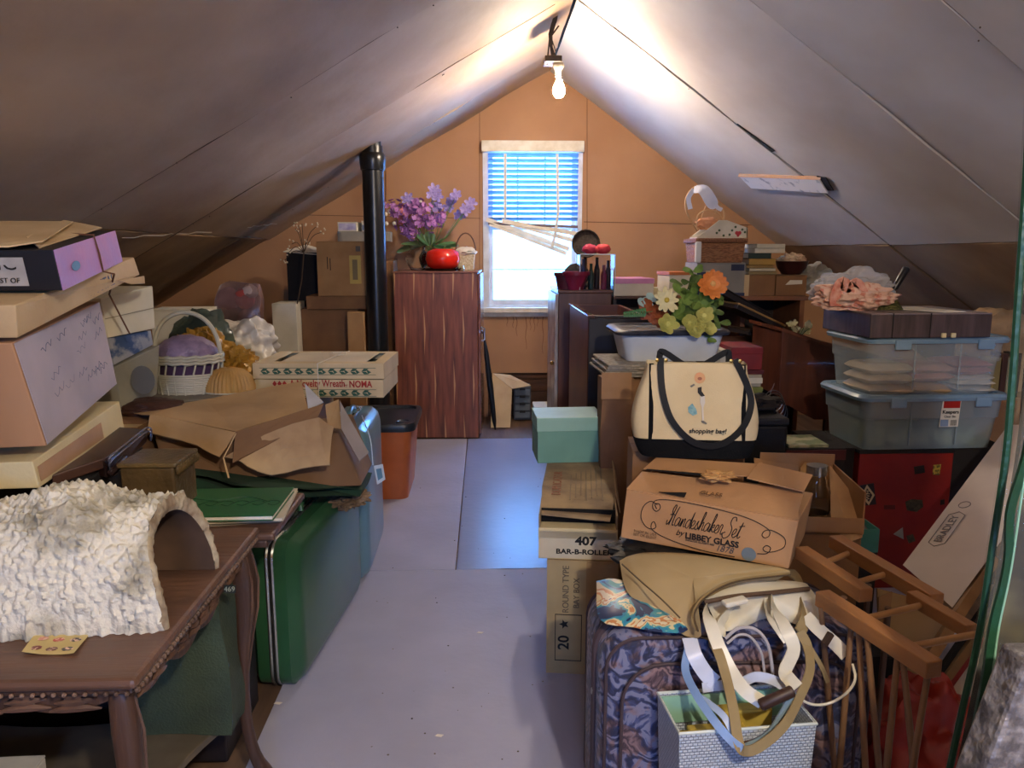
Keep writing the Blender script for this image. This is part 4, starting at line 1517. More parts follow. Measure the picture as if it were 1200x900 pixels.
def cab_leg(x, y, sx_, sy_, straight=False):
    """cabriole leg: shaped knee, thin ankle, scroll foot"""
    m = MB()
    prof = [(ZT - .036, .0, .034), (.69, .002, .040), (.62, .012, .044), (.54, .014, .036), (.45, .004, .026), (.34, -.008, .020), (.22, -.006, .017), (.12, .004, .016), (.06, .018, .019), (.03, .032, .024), (.012, .036, .022), (0, .036, .018)]
    rows = []
    for z, off, r in prof:
        if straight:
            off *= .3
            r = r * .52 + .004
        cx, cy = x + sx_ * off, y + sy_ * off * .6
        row = []
        for k in range(12):
            t = 2 * PI * k / 12 + PI / 4
            f = 1 + .10 * math.cos(4 * (t - PI / 4))
            row.append(m.bm.verts.new((cx + r * f * math.cos(t), cy + r * f * math.sin(t), z)))
        rows.append(row)
    for a, b in zip(rows, rows[1:]):
        for k in range(12):
            m.bm.faces.new((a[k], a[(k + 1) % 12], b[(k + 1) % 12], b[k]))
    m.bm.faces.new(rows[0][::-1]); m.bm.faces.new(rows[-1])
    o = m.build('leg', M_tab2, tab, world_=True, smooth=True, sub=1)
    m = MB()
    for k in ((-1, 0, 1) if not straight else (0,)):
        pts = [V((x + sx_ * (off + r * (.95 if not straight else .5)) * (1 if abs(k) < 1 else .8), y + k * r * .55 + (-.0), z)) for z, off, r in prof[1:6]]
        m.tube(pts, [.002, .0035, .0035, .003, .0015], 6)
    m.build('knee_carving', mat('carved_relief', '#6b5040'), o, world_=True, smooth=True)
    return o


cab_leg(TX1 - .05, TY0 + .05, 1, -1, True)
cab_leg(TX1 - .05, TY1 - .05, 1, 1)
cab_leg(TX0 + .05, TY0 + .05, -1, -1)
cab_leg(TX0 + .05, TY1 - .05, -1, 1)
# lower shelf with concave edges
m = MB()
ZS = .25
pts = []
cx_, cy_ = (TX0 + TX1) / 2, (TY0 + TY1) / 2
cor = [(TX1 - .05, TY0 + .05), (TX1 - .05, TY1 - .05), (TX0 + .05, TY1 - .05), (TX0 + .05, TY0 + .05)]
for i in range(4):
    a, b = V(cor[i] + (0,)), V(cor[(i + 1) % 4] + (0,))
    mid = (a + b) / 2
    inn = (V((cx_, cy_, 0)) - mid).normalized()
    for k in range(12):
        t = k / 12
        p = a.lerp(b, t) + inn * .09 * math.sin(PI * t) ** 1.2
        pts.append((p.x, p.y, ZS - .02))
m.slab(pts, (0, 0, .02))
m.build('lower_shelf', mat('shelf_wood', '#6b6252', '#524a3e', rough=.6, scale=6), tab, world_=True, bevel=.003)

# ---- rough plaster grotto on the table
g0 = gz(195, 737, ZT)
g1 = gz(256, 664, ZT)
xE = g0.x
GL = .62
M_rock = mat('plaster_rock', '#d2cfc0', '#77725f', rough=.9, scale=8, detail=9, lo=.34, hi=.54, bump=.6, bscale=110)
yc, hy, hz = (g0.y + g1.y) / 2, (g1.y - g0.y) / 2, .252


def rock(u, v, inner=False):
    """u along the length from the open right end, v round the arch"""
    x0 = xE + (g1.x - g0.x) * max(0, min(1, (v))) ** 1
    th = PI * v
    prof = .9 + .16 * noise.noise(V((u * 3.1, v * 2.2, 1.5)))
    flare = 1.0 + .18 * u
    cyy = -math.cos(th)
    s = max(math.sin(th), 0) ** .62
    X = x0 - u * GL
    # the open end leans back near the crown
    X -= (1 - u) * .0 + (.055 * math.sin(th) * (1 - u) ** 2)
    Y = yc + cyy * hy * flare * (1.0 if v > .5 else 1.05) - .02 * u
    Z = ZT + .001 + hz * s * prof * (1 + .05 * math.sin(u * 5))
    p = V((X, Y, Z))
    if not inner:
        q = p * 34
        vd = noise.voronoi(p * 62 + V((noise.noise(p * 30), noise.noise(p * 30 + V((7, 1, 2))), 0)) * .8)[0]
        dn = (1 - min(1, vd[0] * 1.6)) * .015 + abs(noise.noise(q)) * .006 + noise.noise(p * 11) * .012
        out = V((0, cyy, s)).normalized()
        p = p + out * dn
        p.z = max(p.z, ZT + .001)
    return p


gr = thing('plaster_grotto', 'rough white plaster grotto with arched opening on the carved table', 'grotto', (xE - GL / 2, yc, ZT + .001))
m = MB()
NU, NV = 230, 170
m.grid(lambda u, v: rock(u, v), NU, NV)
m.build('grotto_shell', M_rock, gr, world_=True, smooth=True)
m = MB()


def rin(u, v):
    p = rock(u * .9 + .0, v, True)
    c = V((p.x, yc, ZT))
    k = .86
    q = V((p.x, yc + (p.y - yc) * k, ZT + .001 + (p.z - ZT) * k))
    return q


m.grid(rin, 20, 40)
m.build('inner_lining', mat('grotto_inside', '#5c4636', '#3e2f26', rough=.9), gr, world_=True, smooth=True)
m = MB()


def rim(u, v):
    a, b = rock(0, v), rin(0, v)
    p = a.lerp(b, u)
    return p + V((.004 * noise.noise(p * 90) + .006 * math.sin(PI * u), 0, 0))


m.grid(rim, 4, 130)
m.build('opening_rim', mat('rim_plaster', '#b3a88f', '#7c6a55', rough=.9, scale=25, bump=.4), gr, world_=True, smooth=True)
# sheet of stickers
ss = [gz(26, 768, ZT), gz(87, 769, ZT), gz(112, 736, ZT), gz(50, 736, ZT)]
st = thing('sticker_sheet', 'yellowed sheet of printed round stickers lying on the table', 'sticker sheet', ss[0] + V((0, 0, .001)))


def ssf(u, v):
    p = ss[0].lerp(ss[1], u).lerp(ss[3].lerp(ss[2], u), v)
    return p + V((0, 0, .002 + .006 * (1 - u) ** 3 + .005 * u ** 4 * (1 - v)))


m = MB(); m.grid(ssf, 12, 8, .0006); m.build('paper', mat('yellowed_paper', '#cdbd85', '#baa76c', rough=.6), st, world_=True, smooth=True)
kk = 0
for (u, v, cc) in ((.18, .82, '#b8604a'), (.45, .84, '#8a4656'), (.78, .86, '#1c1a1c'), (.2, .5, '#c98e7c'), (.5, .5, '#b85548'), (.82, .5, '#3f3c40'), (.2, .17, '#7c4038'), (.5, .17, '#6e4a40'), (.8, .17, '#4a4440')):
    p = ssf(u, v) + V((0, 0, .0007))
    m = MB()
    m.lathe([(0, 0), (.0095, 0), (.0095, .0004), (0, .0004)], p, 14, sx=1.15, sy=.8)
    o = m.build('printed_sticker', mat('sticker_%d' % kk, cc, '#d9b8a0', rough=.4, scale=160, lo=.4, hi=.5), st, world_=True)
    kk += 1
lettering('YES', st, M_black, ssf(.82, .86) + V((0, 0, .0016)), (1, 0, 0), (0, 1, 0), .015)
lettering('+++', st, mat('red_print', '#b04434'), ssf(.2, .9) + V((0, 0, .0016)), (1, 0, 0), (0, 1, 0), .012)

# ---- olive duffel on the lower shelf
def bagfn(u, v):
    pass


bg = thing('duffel_bag', 'dark green canvas bag with metal ring standing under the carved table', 'bag', (TX1 - .2, 1.85, ZS))
m = MB()
bx0, bx1 = at(150, 800, 1.86).x, at(287, 800, 1.86).x
m.box(bx0 - .04, bx1 - .03, 1.84, 1.95, ZS + .001, .66)
bmesh.ops.subdivide_edges(m.bm, edges=m.bm.edges[:], cuts=14, use_grid_fill=True)
cen = V(((bx0 - .04 + bx1) / 2, 1.895, .42))
for v_ in m.bm.verts:
    p = v_.co
    d = p - cen
    tt = max(0, (p.z - ZS) / .5)
    v_.co = V((cen.x + d.x * (1 - .18 * tt ** 2), cen.y + d.y * (1.0 - .35 * tt ** 2), p.z - .04 * tt * abs(d.x) / .2)) + V((noise.noise(p * 6), noise.noise(p * 6 + V((5, 5, 5))), 0)) * .022
    v_.co.z = max(v_.co.z, ZS + .001)
m.build('bag_body', mat('olive_canvas', '#3c4a38', '#2c382b', rough=.9, scale=5, bump=.35, bscale=160), bg, world_=True, smooth=True)
m = MB()
rc = at(243, 712, 1.78)
m.tube([rc + V((-.02, 0, .02)), rc + V((.014, 0, .022)), rc + V((.018, 0, .006)), rc + V((-.004, 0, -.012))], .0035, 6, closed=True)
m.build('metal_ring', mat('steel', '#b7b7b0', rough=.25, metal=1), bg, world_=True, smooth=True)
m = MB()
m.ribbon(spline([at(226, 688, 1.79), at(240, 700, 1.78), at(236, 716, 1.77), at(222, 720, 1.78)], 4), .02, .003, (0, -1, .2))
m.build('strap', mat('olive_strap', '#4a5040', rough=.9), bg, world_=True)
m = MB()
m.slab([at(262, 686, 1.78), at(276, 686, 1.78), at(276, 695, 1.78), at(263, 695, 1.78)], (0, .003, 0))
o = m.build('name_tag', mat('tag_black', '#20251f'), bg, world_=True)
lettering('469', o, mat('tag_grey', '#9aa08c'), at(269, 690.5, 1.778), (1, 0, 0), (0, 0, 1), .018)

# ---- below the table at the far left
o = lidbox('storage_box', 'blue-grey storage box on the floor under the table', (-1.52, 1.58, 0), (.62, .38, .155), math.radians(0), 'white', mats=(mat('slate_box', '#3e4d5c', '#313d49', rough=.6), mat('slate_lid', '#485868', rough=.5)))
o = carton('flat_white_box', 'long flat white box lying on the lower table shelf', (-1.5, 1.46, ZS), (.45, .22, .06), math.radians(2), 'white', tape=False)
m = MB(); m.box(.405, .425, -.001, 0, .02, .04); m.build('printed_mark', M_black, o)

# ---- dark chest behind the table with the green album on it
ZCH = .725
CHY0, CHY1 = TY1 + .015, 2.42
xr_ = at(319, 622, CHY0 + .02).x
ch = thing('storage_chest', 'old brown wooden trunk behind the carved table under the green album', 'chest', (xr_ - .35, CHY0, 0))
m = MB(); m.box(xr_ - 1.0, xr_ - .01, CHY0, CHY1 - .01, ZCH - .045, ZCH - .022); m.build('upper_case', M_tab2, ch, world_=True, bevel=.006)
m = MB(); m.box(xr_ - 1.0, xr_ - .17, CHY0 + .03, CHY1 - .02, 0, ZCH - .045); m.build('lower_case', M_dkw, ch, world_=True, bevel=.006)
m = MB(); m.box(xr_ - 1.01, xr_ + .012, CHY0 - .008, CHY1, ZCH - .022, ZCH); m.build('trunk_lid', M_tab, ch, world_=True, bevel=.008)
za = ZCH
f0, f1 = gz(240, 612, ZCH), gz(322, 618, ZCH)
for k, (dx, wq, dq, hq, cc, nm, lb, rz) in enumerate((
        (.0, .36, .30, .012, '#a39c8a', 'magazine', 'beige folder at the bottom under the green album', 9),
        (.012, .34, .28, .010, '#c2baa4', 'magazine', 'cream paper folder directly under the green album', 5),
        (-.01, .32, .26, .016, '#1c5c34', 'photo_album', 'bright green album with embossed scrollwork on the trunk', 1))):
    p = V((f1.x - wq + .01 + dx, CHY0 + .03, za))
    t = thing(nm, lb, 'album' if k == 2 else 'folder', p, math.radians(rz))
    mc = mat('folder_%d' % k, cc, rough=.4)
    m = MB(); m.box(0, wq, 0, dq, 0, .002); m.box(0, wq, 0, dq, hq - .003, hq); m.box(0, .003, 0, dq, 0, hq)
    m.build('cover', mc, t, bevel=.0008)
    m = MB(); m.box(.004, wq - .004, .004, dq - .004, .0025, hq - .0035); m.build('pages', M_paper, t)
    if k == 2:
        m = MB()
        for a_ in range(5):
            cx0 = .08 + .045 * a_
            m.tube(spline([(cx0, .1, hq), (cx0 + .02, .13, hq), (cx0 + .05, .12, hq), (cx0 + .04, .09, hq), (cx0 + .02, .1, hq)], 4), .0016, 5)
        m.tube(spline([(.04, .16, hq), (.12, .14, hq), (.2, .17, hq), (.28, .12, hq)], 5), .0016, 5)
        m.build('embossing', mat('green_emboss', '#0f3d22', rough=.5), t)
    za += hq + .0006

# ---- green hard suitcase
M_gs = mat('green_shell', '#2f5c3c', '#284f34', rough=.3, scale=3, bump=.12, bscale=260, coat=.25, spec=.5)
M_alu = mat('aluminium_trim', '#b5bab8', '#8f9492', rough=.25, metal=.9)


def rounded(mb, x0, x1, y0, y1, z0, z1, r=.05, n=5, axis='x', crown=.0):
    """slab along x whose outline in y-z has rounded corners"""
    outline = []
    for cy, cz, a0 in ((y1 - r, z1 - r, 0), (y0 + r, z1 - r, PI / 2), (y0 + r, z0 + r, PI), (y1 - r, z0 + r, 3 * PI / 2)):
        for k in range(n + 1):
            a = a0 + PI / 2 * k / n
            outline.append((cy + r * math.cos(a), cz + r * math.sin(a)))
    return outline


def shell(mb, prof, outline):
    """loft an outline through (x, shrink) pairs"""
    cy = sum(p[0] for p in outline) / len(outline)
    cz = sum(p[1] for p in outline) / len(outline)
    hy_ = max(p[0] for p in outline) - cy
    hz_ = max(p[1] for p in outline) - cz
    rows = []
    for x, sh in prof:
        rows.append([mb.bm.verts.new((x, cy + (y - cy) * (1 - sh / hy_), cz + (z - cz) * (1 - sh / hz_))) for y, z in outline])
    n = len(outline)
    for a, b in zip(rows, rows[1:]):
        for k in range(n):
            mb.bm.faces.new((a[k], a[(k + 1) % n], b[(k + 1) % n], b[k]))
    mb.bm.faces.new(rows[0][::-1]); mb.bm.faces.new(rows[-1])


def suitcase(name, label, x1, y0, L_, W_, H_, ms, mt, rz=0.0):
    t = thing(name, label, 'suitcase', (x1, y0, 0), rz)
    ol = rounded(None, 0, 0, 0, L_, 0, H_, .06)
    m = MB()
    shell(m, [(-W_ * .46, 0), (-W_ * .2, .0), (-.035, .006), (-.012, .022), (0, .05)], ol)
    m.build('front_shell', ms, t, smooth=True)
    m = MB()
    shell(m, [(-W_ * .54, 0), (-W_ * .8, 0), (-W_ + .035, .006), (-W_ + .012, .022), (-W_, .05)], ol)
    m.build('rear_shell', ms, t, smooth=True)
    for xx in (-W_ * .45, -W_ * .55):
        m = MB()
        shell(m, [(xx - .006, -.002), (xx, -.0045), (xx + .006, -.002)], ol)
        m.build('metal_band', mt, t, smooth=True)
    m = MB()
    shell(m, [(-W_ * .54, .004), (-W_ * .46, .004)], ol)
    m.build('seam', M_dark, t)
    hc_ = L_ * .5
    m = MB()
    m.tube(spline([(-W_ * .5, hc_ - .09, H_ + .004), (-W_ * .5, hc_ - .075, H_ + .03), (-W_ * .5, hc_, H_ + .042), (-W_ * .5, hc_ + .075, H_ + .03), (-W_ * .5, hc_ + .09, H_ + .004)], 5), .011, 8)
    m.build('handle', ms, t, smooth=True)
    for yy in (L_ * .2, L_ * .8):
        m = MB(); m.box(-W_ * .5 - .022, -W_ * .5 + .022, yy - .045, yy + .045, H_ - .001, H_ + .007)
        lk = m.build('latch', mt, t, bevel=.003)
        m = MB(); m.box(-W_ * .5 - .012, -W_ * .5 + .012, yy - .02, yy + .02, H_ + .007, H_ + .012); m.build('latch_button', mt, lk, bevel=.002)
    return t


s0 = gz(354, 812, 0)
s1 = gz(427, 690, 0)
ang = math.atan2(s1.y - s0.y, s1.x - s0.x) - PI / 2
zH = at(352, 636, s0.y + .03).z
suitcase('suitcase', 'large green hard-shell suitcase with metal trim beside the aisle', s0.x, s0.y + .01, (s1 - s0).length, .19, zH, M_gs, M_alu, ang)

# ---- pale blue suitcase
M_bs = mat('blue_shell', '#6d93a8', '#5a8296', rough=.3, scale=3, coat=.3)
b0 = gz(428, 690, 0)
b1 = gz(457, 600, 0)
zB = at(440, 492, 3.55).z
ang2 = math.atan2(b1.y - b0.y, b1.x - b0.x) - PI / 2
bs_ = suitcase('suitcase', 'pale blue hard-shell suitcase standing behind the green one', b0.x + .012, b0.y + .07, .6, .21, zB, M_bs, mat('pale_trim', '#c8d6e0', rough=.25, metal=.6), ang2)
M_tagc = mat('luggage_tag', '#cfe0ee', rough=.4)
m = MB()
tg = at(437, 560, b0.y + .05)
tg.x = gz(430, 690, 0).x + .03
m.tube(spline([at(424, 487, b0.y + .3), at(434, 515, b0.y + .15), at(437, 545, b0.y + .12)], 4), .0025, 5)
m.build('tag_string', M_tagc, bs_, world_=True)
m = MB()
q = [at(438, 546, b0.y + .1), at(448, 544, b0.y + .12), at(451, 562, b0.y + .12), at(442, 568, b0.y + .1)]
m.slab(q, (.002, .003, 0))
o = m.build('luggage_tag', M_tagc, bs_, world_=True)
m = MB()
cq = sum(q, V((0, 0, 0))) / 4
m.slab([cq.lerp(p, .6) + V((.0, -.002, 0)) for p in q], (.001, -.001, 0)); m.build('tag_window', mat('tag_insert', '#5f8fb2'), o, world_=True)

# ---- orange tote with black lid
oy = 4.05
oc = gz(470, 588, 0)
o0, o1 = at(403, 520, oc.y).x, at(486, 520, oc.y).x
ztop = at(470, 500, oc.y).z
ot = thing('storage_tote', 'orange plastic tote with a black lid beside the cedar wardrobe', 'storage bin', ((o0 + o1) / 2, oc.y, 0))
M_or = mat('orange_plastic', '#b5602e', '#a35528', rough=.4, bump=.08)
m = MB()
wO, dO = (o1 - o0) - .03, .6


def rrect(x0, x1, y0, y1, r, n=5):
    pts = []
    for cx, cy, a0 in ((x1 - r, y1 - r, 0), (x0 + r, y1 - r, PI / 2), (x0 + r, y0 + r, PI), (x1 - r, y0 + r, 3 * PI / 2)):
        for k in range(n + 1):
            a = a0 + PI / 2 * k / n
            pts.append((cx + r * math.cos(a), cy + r * math.sin(a)))
    return pts


def stack(mb, levels):
    """rounded rectangles (x0,x1,y0,y1,r,z) lofted upwards"""
    rows = [[mb.bm.verts.new((x, y, l[5])) for x, y in rrect(*l[:5])] for l in levels]
    n = len(rows[0])
    for a, b in zip(rows, rows[1:]):
        for k in range(n):
            mb.bm.faces.new((a[k], a[(k + 1) % n], b[(k + 1) % n], b[k]))
    mb.bm.faces.new(rows[0][::-1]); mb.bm.faces.new(rows[-1])


stack(m, [(o0 + .055, o1 - .055, oc.y + .05, oc.y + dO - .05, .05, 0), (o0 + .02, o1 - .02, oc.y + .015, oc.y + dO - .015, .06, ztop - .03)])
m.build('tote_body', M_or, ot, world_=True, smooth=True)
M_bl = mat('black_plastic', '#20262e', '#181d24', rough=.35)
m = MB()
stack(m, [(o0, o1, oc.y, oc.y + dO, .07, ztop - .035), (o0 - .004, o1 + .004, oc.y - .004, oc.y + dO + .004, .075, ztop - .005), (o0 + .004, o1 - .004, oc.y + .004, oc.y + dO - .004, .07, ztop + .012), (o0 + .03, o1 - .03, oc.y + .03, oc.y + dO - .03, .06, ztop + .012), (o0 + .036, o1 - .036, oc.y + .036, oc.y + dO - .036, .055, ztop - .004)])
m.build('tote_lid', M_bl, ot, world_=True, smooth=True)
m = MB()
m.lathe([(0, .0), (.03, 0), (.036, .006), (.046, .006), (.05, -.002), (.05, -.01), (0, -.01)], (o1 - .075, oc.y + .1, ztop + .008), 22)
m.build('lid_boss', M_bl, ot, world_=True, smooth=True)

# ---- wreath box
ZW = zB + .055
YW = at(298, 469, 3.4).y
wa, wbp = at(298, 466, 3.42), at(447, 470, 3.28)
rzw = math.radians(-2.5)
Ww = (wbp - wa).length * .97
ZW = min(wa.z, wbp.z)
Hw = at(300, 432, 3.42).z - ZW
Dw = .42
wx_b = thing('wreath_box', 'cream wreath box with green leaf border tied with string', 'box', (wa.x, wa.y, ZW), rzw)
Mw = mat('wreath_card', '#cdbb96', '#bda983', rough=.7, scale=5)
m = MB(); m.box(.004, Ww - .004, .004, Dw - .004, 0, Hw - .05); m.build('box_body', Mw, wx_b, bevel=.002)
m = MB()
zt = Hw + .02
m.box(0, Ww, 0, .002, Hw - .045, zt); m.box(0, Ww, Dw - .002, Dw, Hw - .045, zt); m.box(0, .002, .002, Dw - .002, Hw - .045, zt); m.box(Ww - .002, Ww, .002, Dw - .002, Hw - .045, zt)
wi0, wi1, di0, di1 = .07, Ww - .05, .07, Dw - .05
for q in ((0, Ww, 0, di0), (0, Ww, di1, Dw), (0, wi0, di0, di1), (wi1, Ww, di0, di1)):
    m.box(q[0], q[1], q[2], q[3], zt, zt + .003)
m.build('lid', Mw, wx_b)
m = MB(); m.box(wi0 - .01, wi1 + .01, di0 - .01, di1 + .01, Hw - .05, zt - .03); m.build('wreath_filling', mat('dark_wreath', '#2b3a30', '#1a231f', rough=.9, scale=20, bump=.8, bscale=60), wx_b)
m = MB(); m.slab([(wi0 + .01, di0 + .0, zt - .012), (wi1 - .05, di0 - .0, zt - .006), (wi1 - .03, di1, zt + .002), (wi0 + .04, di1, zt + .0)], (0, 0, .003)); m.build('window_sheet', mat('ivory_sheet', '#cfc3ab', rough=.5), wx_b)
Mg = mat('border_green', '#2e5a4a', '#264c3f', rough=.7)
for zc, nmz in ((zt - .032, 'lid'), (.022, 'low')):
    m = MB()
    x = .035
    m.box(.03, Ww - .035, -.0012, -.0002, zc - .016, zc - .014)
    m.box(.03, Ww - .035, -.0012, -.0002, zc + .014, zc + .016)
    i = 0
    while x < Ww - .06:
        # leaf pairs
        for s in (-1, 1):
            m.slab([(x, -.0002, zc), (x + .012, -.0002, zc + s * .013), (x + .032, -.0002, zc + s * .012), (x + .02, -.0002, zc + s * .002)], (0, -.001, 0))
        m.slab([(x + .02, -.0002, zc + .011), (x + .032, -.0002, zc + .004), (x + .044, -.0002, zc - .004), (x + .03, -.0002, zc - .011)], (0, -.001, 0))
        x += .05
        i += 1
    m.build('leaf_border', Mg, wx_b)
    m = MB()
    x = .035 + .046
    while x < Ww - .06:
        m.lathe([(0, 0), (.007, 0), (.007, .001), (0, .001)], (x, -.0002, zc), 10, M=Matrix.Rotation(PI / 2, 3, 'X'))
        x += .05
    m.build('border_rings', mat('ring_print', '#c9b892'), wx_b)
Mred = mat('red_ink', '#a02a26', rough=.7)
zmid = (Hw - .05 + .04) / 2 + .003
lettering('A Novelty Wreath', wx_b, Mred, (Ww * .49, -.0006, zmid), (1, 0, 0), (0, 0, 1), .045, world_=False, xs=.72, bold=.0007)
lettering('by', wx_b, Mred, (Ww * .705, -.0006, zmid - .006), (1, 0, 0), (0, 0, 1), .02, world_=False)
lettering('NOMA', wx_b, Mred, (Ww * .82, -.0006, zmid - .003), (1, 0, 0), (0, 0, 1), .042, world_=False, bold=.001, xs=.8)
m = MB()
for k in range(3):
    m.slab([(.085 + .022 * k, -.0002, zmid), (.095 + .022 * k, -.0002, zmid + .014), (.105 + .022 * k, -.0002, zmid), (.095 + .022 * k, -.0002, zmid - .014)], (0, -.001, 0))
m.build('printed_diamonds', Mred, wx_b)
Mstr = mat('white_string', '#d8d2c4', rough=.9)
m = MB()
xs_ = Ww * .55
m.tube([(xs_ - .03, -.003, 0.0), (xs_ - .03, -.003, zt + .003), (xs_ - .028, .0, zt + .005), (xs_ + .0, Dw * .6, zt + .005), (xs_ + .02, Dw, zt + .005), (xs_ + .02, Dw + .003, 0)], .002, 5)
m.tube([(xs_ - .0, Dw * .55, zt + .007), (xs_ + .04, Dw * .6, zt + .012), (xs_ + .02, Dw * .8, zt + .012), (xs_ - .04, Dw * .75, zt + .012), (xs_ - .01, Dw * .55, zt + .01)], .002, 5)
m.build('string', Mstr, wx_b)
# hidden support under its left half and lid beside suitcase
sup = carton('cardboard_box', 'brown carton standing under the left half of the wreath box', (wa.x + .06, wa.y + .06, 0), (.2, .3, ZW - .001), rzw, 'brown')

# ---- crushed garment box
cbx = thing('crushed_box', 'large crushed brown cardboard box with torn flaps on the green suitcase', 'box', at(300, 575, 2.8))
Mb_ = mat('kraft_brown', '#7d5f42', '#6a4f37', rough=.85, scale=3, bump=.1)
Mb2 = mat('kraft_pale', '#a98b63', '#8f734f', rough=.85, scale=4)


def panel(name, pts, m_=Mb_, th=(0, .003, -.004), cuts=0, wob=0.0, parent=cbx):
    P = [at(*p) for p in pts]
    mb = MB()
    mb.slab(P, th)
    if cuts:
        bmesh.ops.triangulate(mb.bm, faces=[f for f in mb.bm.faces if len(f.verts) > 4])
        bmesh.ops.subdivide_edges(mb.bm, edges=mb.bm.edges[:], cuts=cuts, use_grid_fill=True)
        for v_ in mb.bm.verts:
            v_.co += V((noise.noise(v_.co * 7), noise.noise(v_.co * 7 + V((3, 1, 9))), noise.noise(v_.co * 7 + V((9, 2, 4))))) * wob
    return mb.build(name, m_, parent, world_=True)


m = MB()
fr_ = [at(178, 505, 2.72), at(300, 520, 2.68), at(398, 503, 2.95), at(424, 570, 2.9), at(300, 574, 2.66), at(190, 545, 2.68)]
m.slab(fr_, (0, .30, 0))
for v_ in m.bm.verts:
    v_.co.z = min(v_.co.z, 9)
m.build('box_body', Mb_, cbx, world_=True, bevel=.01)
panel('top_flap', [(150, 484, 2.9), (240, 468, 3.05), (353, 447, 3.2), (361, 479, 2.95), (275, 505, 2.66), (175, 486, 2.72)], Mb2, cuts=2, wob=.006)
panel('side_flap', [(175, 486, 2.7), (275, 506, 2.64), (257, 534, 2.58), (232, 521, 2.6), (172, 505, 2.66)], Mb2, cuts=2, wob=.008)
panel('torn_flap', [(275, 506, 2.64), (379, 473, 2.88), (371, 491, 2.8), (272, 542, 2.58)], Mb_, cuts=2, wob=.004)
panel('crumpled_lining', [(262, 533, 2.61), (310, 508, 2.68), (372, 488, 2.8), (392, 500, 2.84), (386, 543, 2.74), (320, 552, 2.62), (290, 546, 2.6)], mat('lining_pale', '#b39a74', '#94795a', rough=.85), cuts=3, wob=.02)
panel('right_flap', [(381, 474, 2.9), (397, 468, 2.95), (400, 502, 2.86), (384, 500, 2.82)], Mb2)
panel('bent_flap', [(398, 469, 2.95), (432, 530, 2.82), (421, 540, 2.78), (400, 502, 2.85)], mat('grey_flap', '#8d8480', '#7d746e', rough=.8))
panel('white_flap', [(357, 449, 3.18), (379, 471, 2.98), (361, 479, 2.95)], mat('white_flap', '#c9cdd6', '#b3b6bd', rough=.7))
panel('string_tie', [(262, 535, 2.57), (276, 508, 2.6), (277, 508, 2.6), (263, 536, 2.57)], card('pale'), th=(0, .002, 0))
panel('string_tie', [(261, 537, 2.56), (262, 535, 2.57), (269, 560, 2.5), (267, 560, 2.5)], card('pale'), th=(0, .002, 0))
# dark green blanket strip beneath
m = MB()
m.slab([at(190, 550, 2.62), at(300, 572, 2.55), at(424, 574, 2.92), at(422, 582, 2.9), at(300, 583, 2.55), at(205, 575, 2.58)], (0, .28, -.01))
bmesh.ops.triangulate(m.bm, faces=m.bm.faces)
bmesh.ops.subdivide_edges(m.bm, edges=m.bm.edges[:], cuts=3)
for v_ in m.bm.verts:
    v_.co += V((0, noise.noise(v_.co * 9), noise.noise(v_.co * 9 + V((3, 3, 3))))) * .015
single('folded_blanket', m, mat('bottle_green_cloth', '#1c3a2a', '#12281d', rough=.95), 'dark bottle-green folded cloth under the crushed cardboard box', 'cloth', smooth=True)
m = MB(); m.blob(at(405, 583, 3.0), (.09, .1, .03), amp=.8, freq=4, seed=21, sub=4)
single('straw_bundle', m, mat('straw', '#8b7358', '#5f4c38', rough=.95, scale=40, bump=.5), 'frayed straw-coloured scrap on top of the green suitcase', 'scrap', smooth=True)

# ---- middle pile: base cartons and what lies on them
ZM = .9
base = carton('cardboard_box', 'large grey-topped carton under the white wicker basket', (-1.95, 3.1, 0), (.84, .85, ZM), 0, 'grey')
base2 = carton('cardboard_box', 'wide old carton at the eaves carrying plastic bags', (-1.95, 4.0, 0), (1.0, .75, .86), 0, 'old')
# white wicker basket
bc_ = at(223, 461, 3.3); bc_.z = ZM
wbk = thing('wicker_basket', 'white wicker basket with tall arched handle holding a lilac cushion', 'basket', bc_)
Mww = mat('white_wicker', '#bdb9a6', '#9d9884', rough=.7)
rb = (262 - 183) / 2 / 900 * 3.25
m = MB()
for k in range(9):
    z = .006 + .0095 * k
    r = rb * (.88 + .012 * k)
    m.tube([(r * math.cos(t_) * (1 + .01 * math.sin(24 * t_ + k * PI)), r * .8 * math.sin(t_) * (1 + .01 * math.sin(24 * t_ + k * PI)), z) for t_ in [2 * PI * i / 48 for i in range(48)]], .0055, 5, closed=True)
m.build('woven_base', Mww, wbk, smooth=True)
m = MB()
for k in range(22):
    t_ = 2 * PI * k / 22
    m.tube([(rb * .9 * math.cos(t_), rb * .72 * math.sin(t_), 0), (rb * .98 * math.cos(t_), rb * .78 * math.sin(t_), .09), (rb * math.cos(t_ + .12), rb * .8 * math.sin(t_ + .12), .15)], .0045, 5)
m.build('stakes', Mww, wbk, smooth=True)
m = MB()
for z in (.135, .148, .16):
    m.tube([(rb * 1.02 * math.cos(t_), rb * .82 * math.sin(t_), z + .003 * math.sin(16 * t_)) for t_ in [2 * PI * i / 48 for i in range(48)]], .007, 6, closed=True)
m.build('braided_rim', Mww, wbk, smooth=True)
ztp = at(223, 366, 3.3).z - ZM
m = MB()
m.tube([(rb * .98 * math.cos(t_) * (1 if math.sin(t_) < .99 else 1), 0, .13 + (ztp - .13) * max(0, math.sin(t_)) ** .75) for t_ in [PI * i / 24 for i in range(25)]], .0095, 8)
m.build('arched_handle', Mww, wbk, smooth=True)
m = MB()
m.lathe([(0, .01), (rb * .82, .01), (rb * .86, .12), (0, .12)], (0, 0, 0), 24, sy=.8)
m.build('purple_lining', mat('purple_cloth', '#4b3350', '#3a2640', rough=.9), wbk, smooth=True)
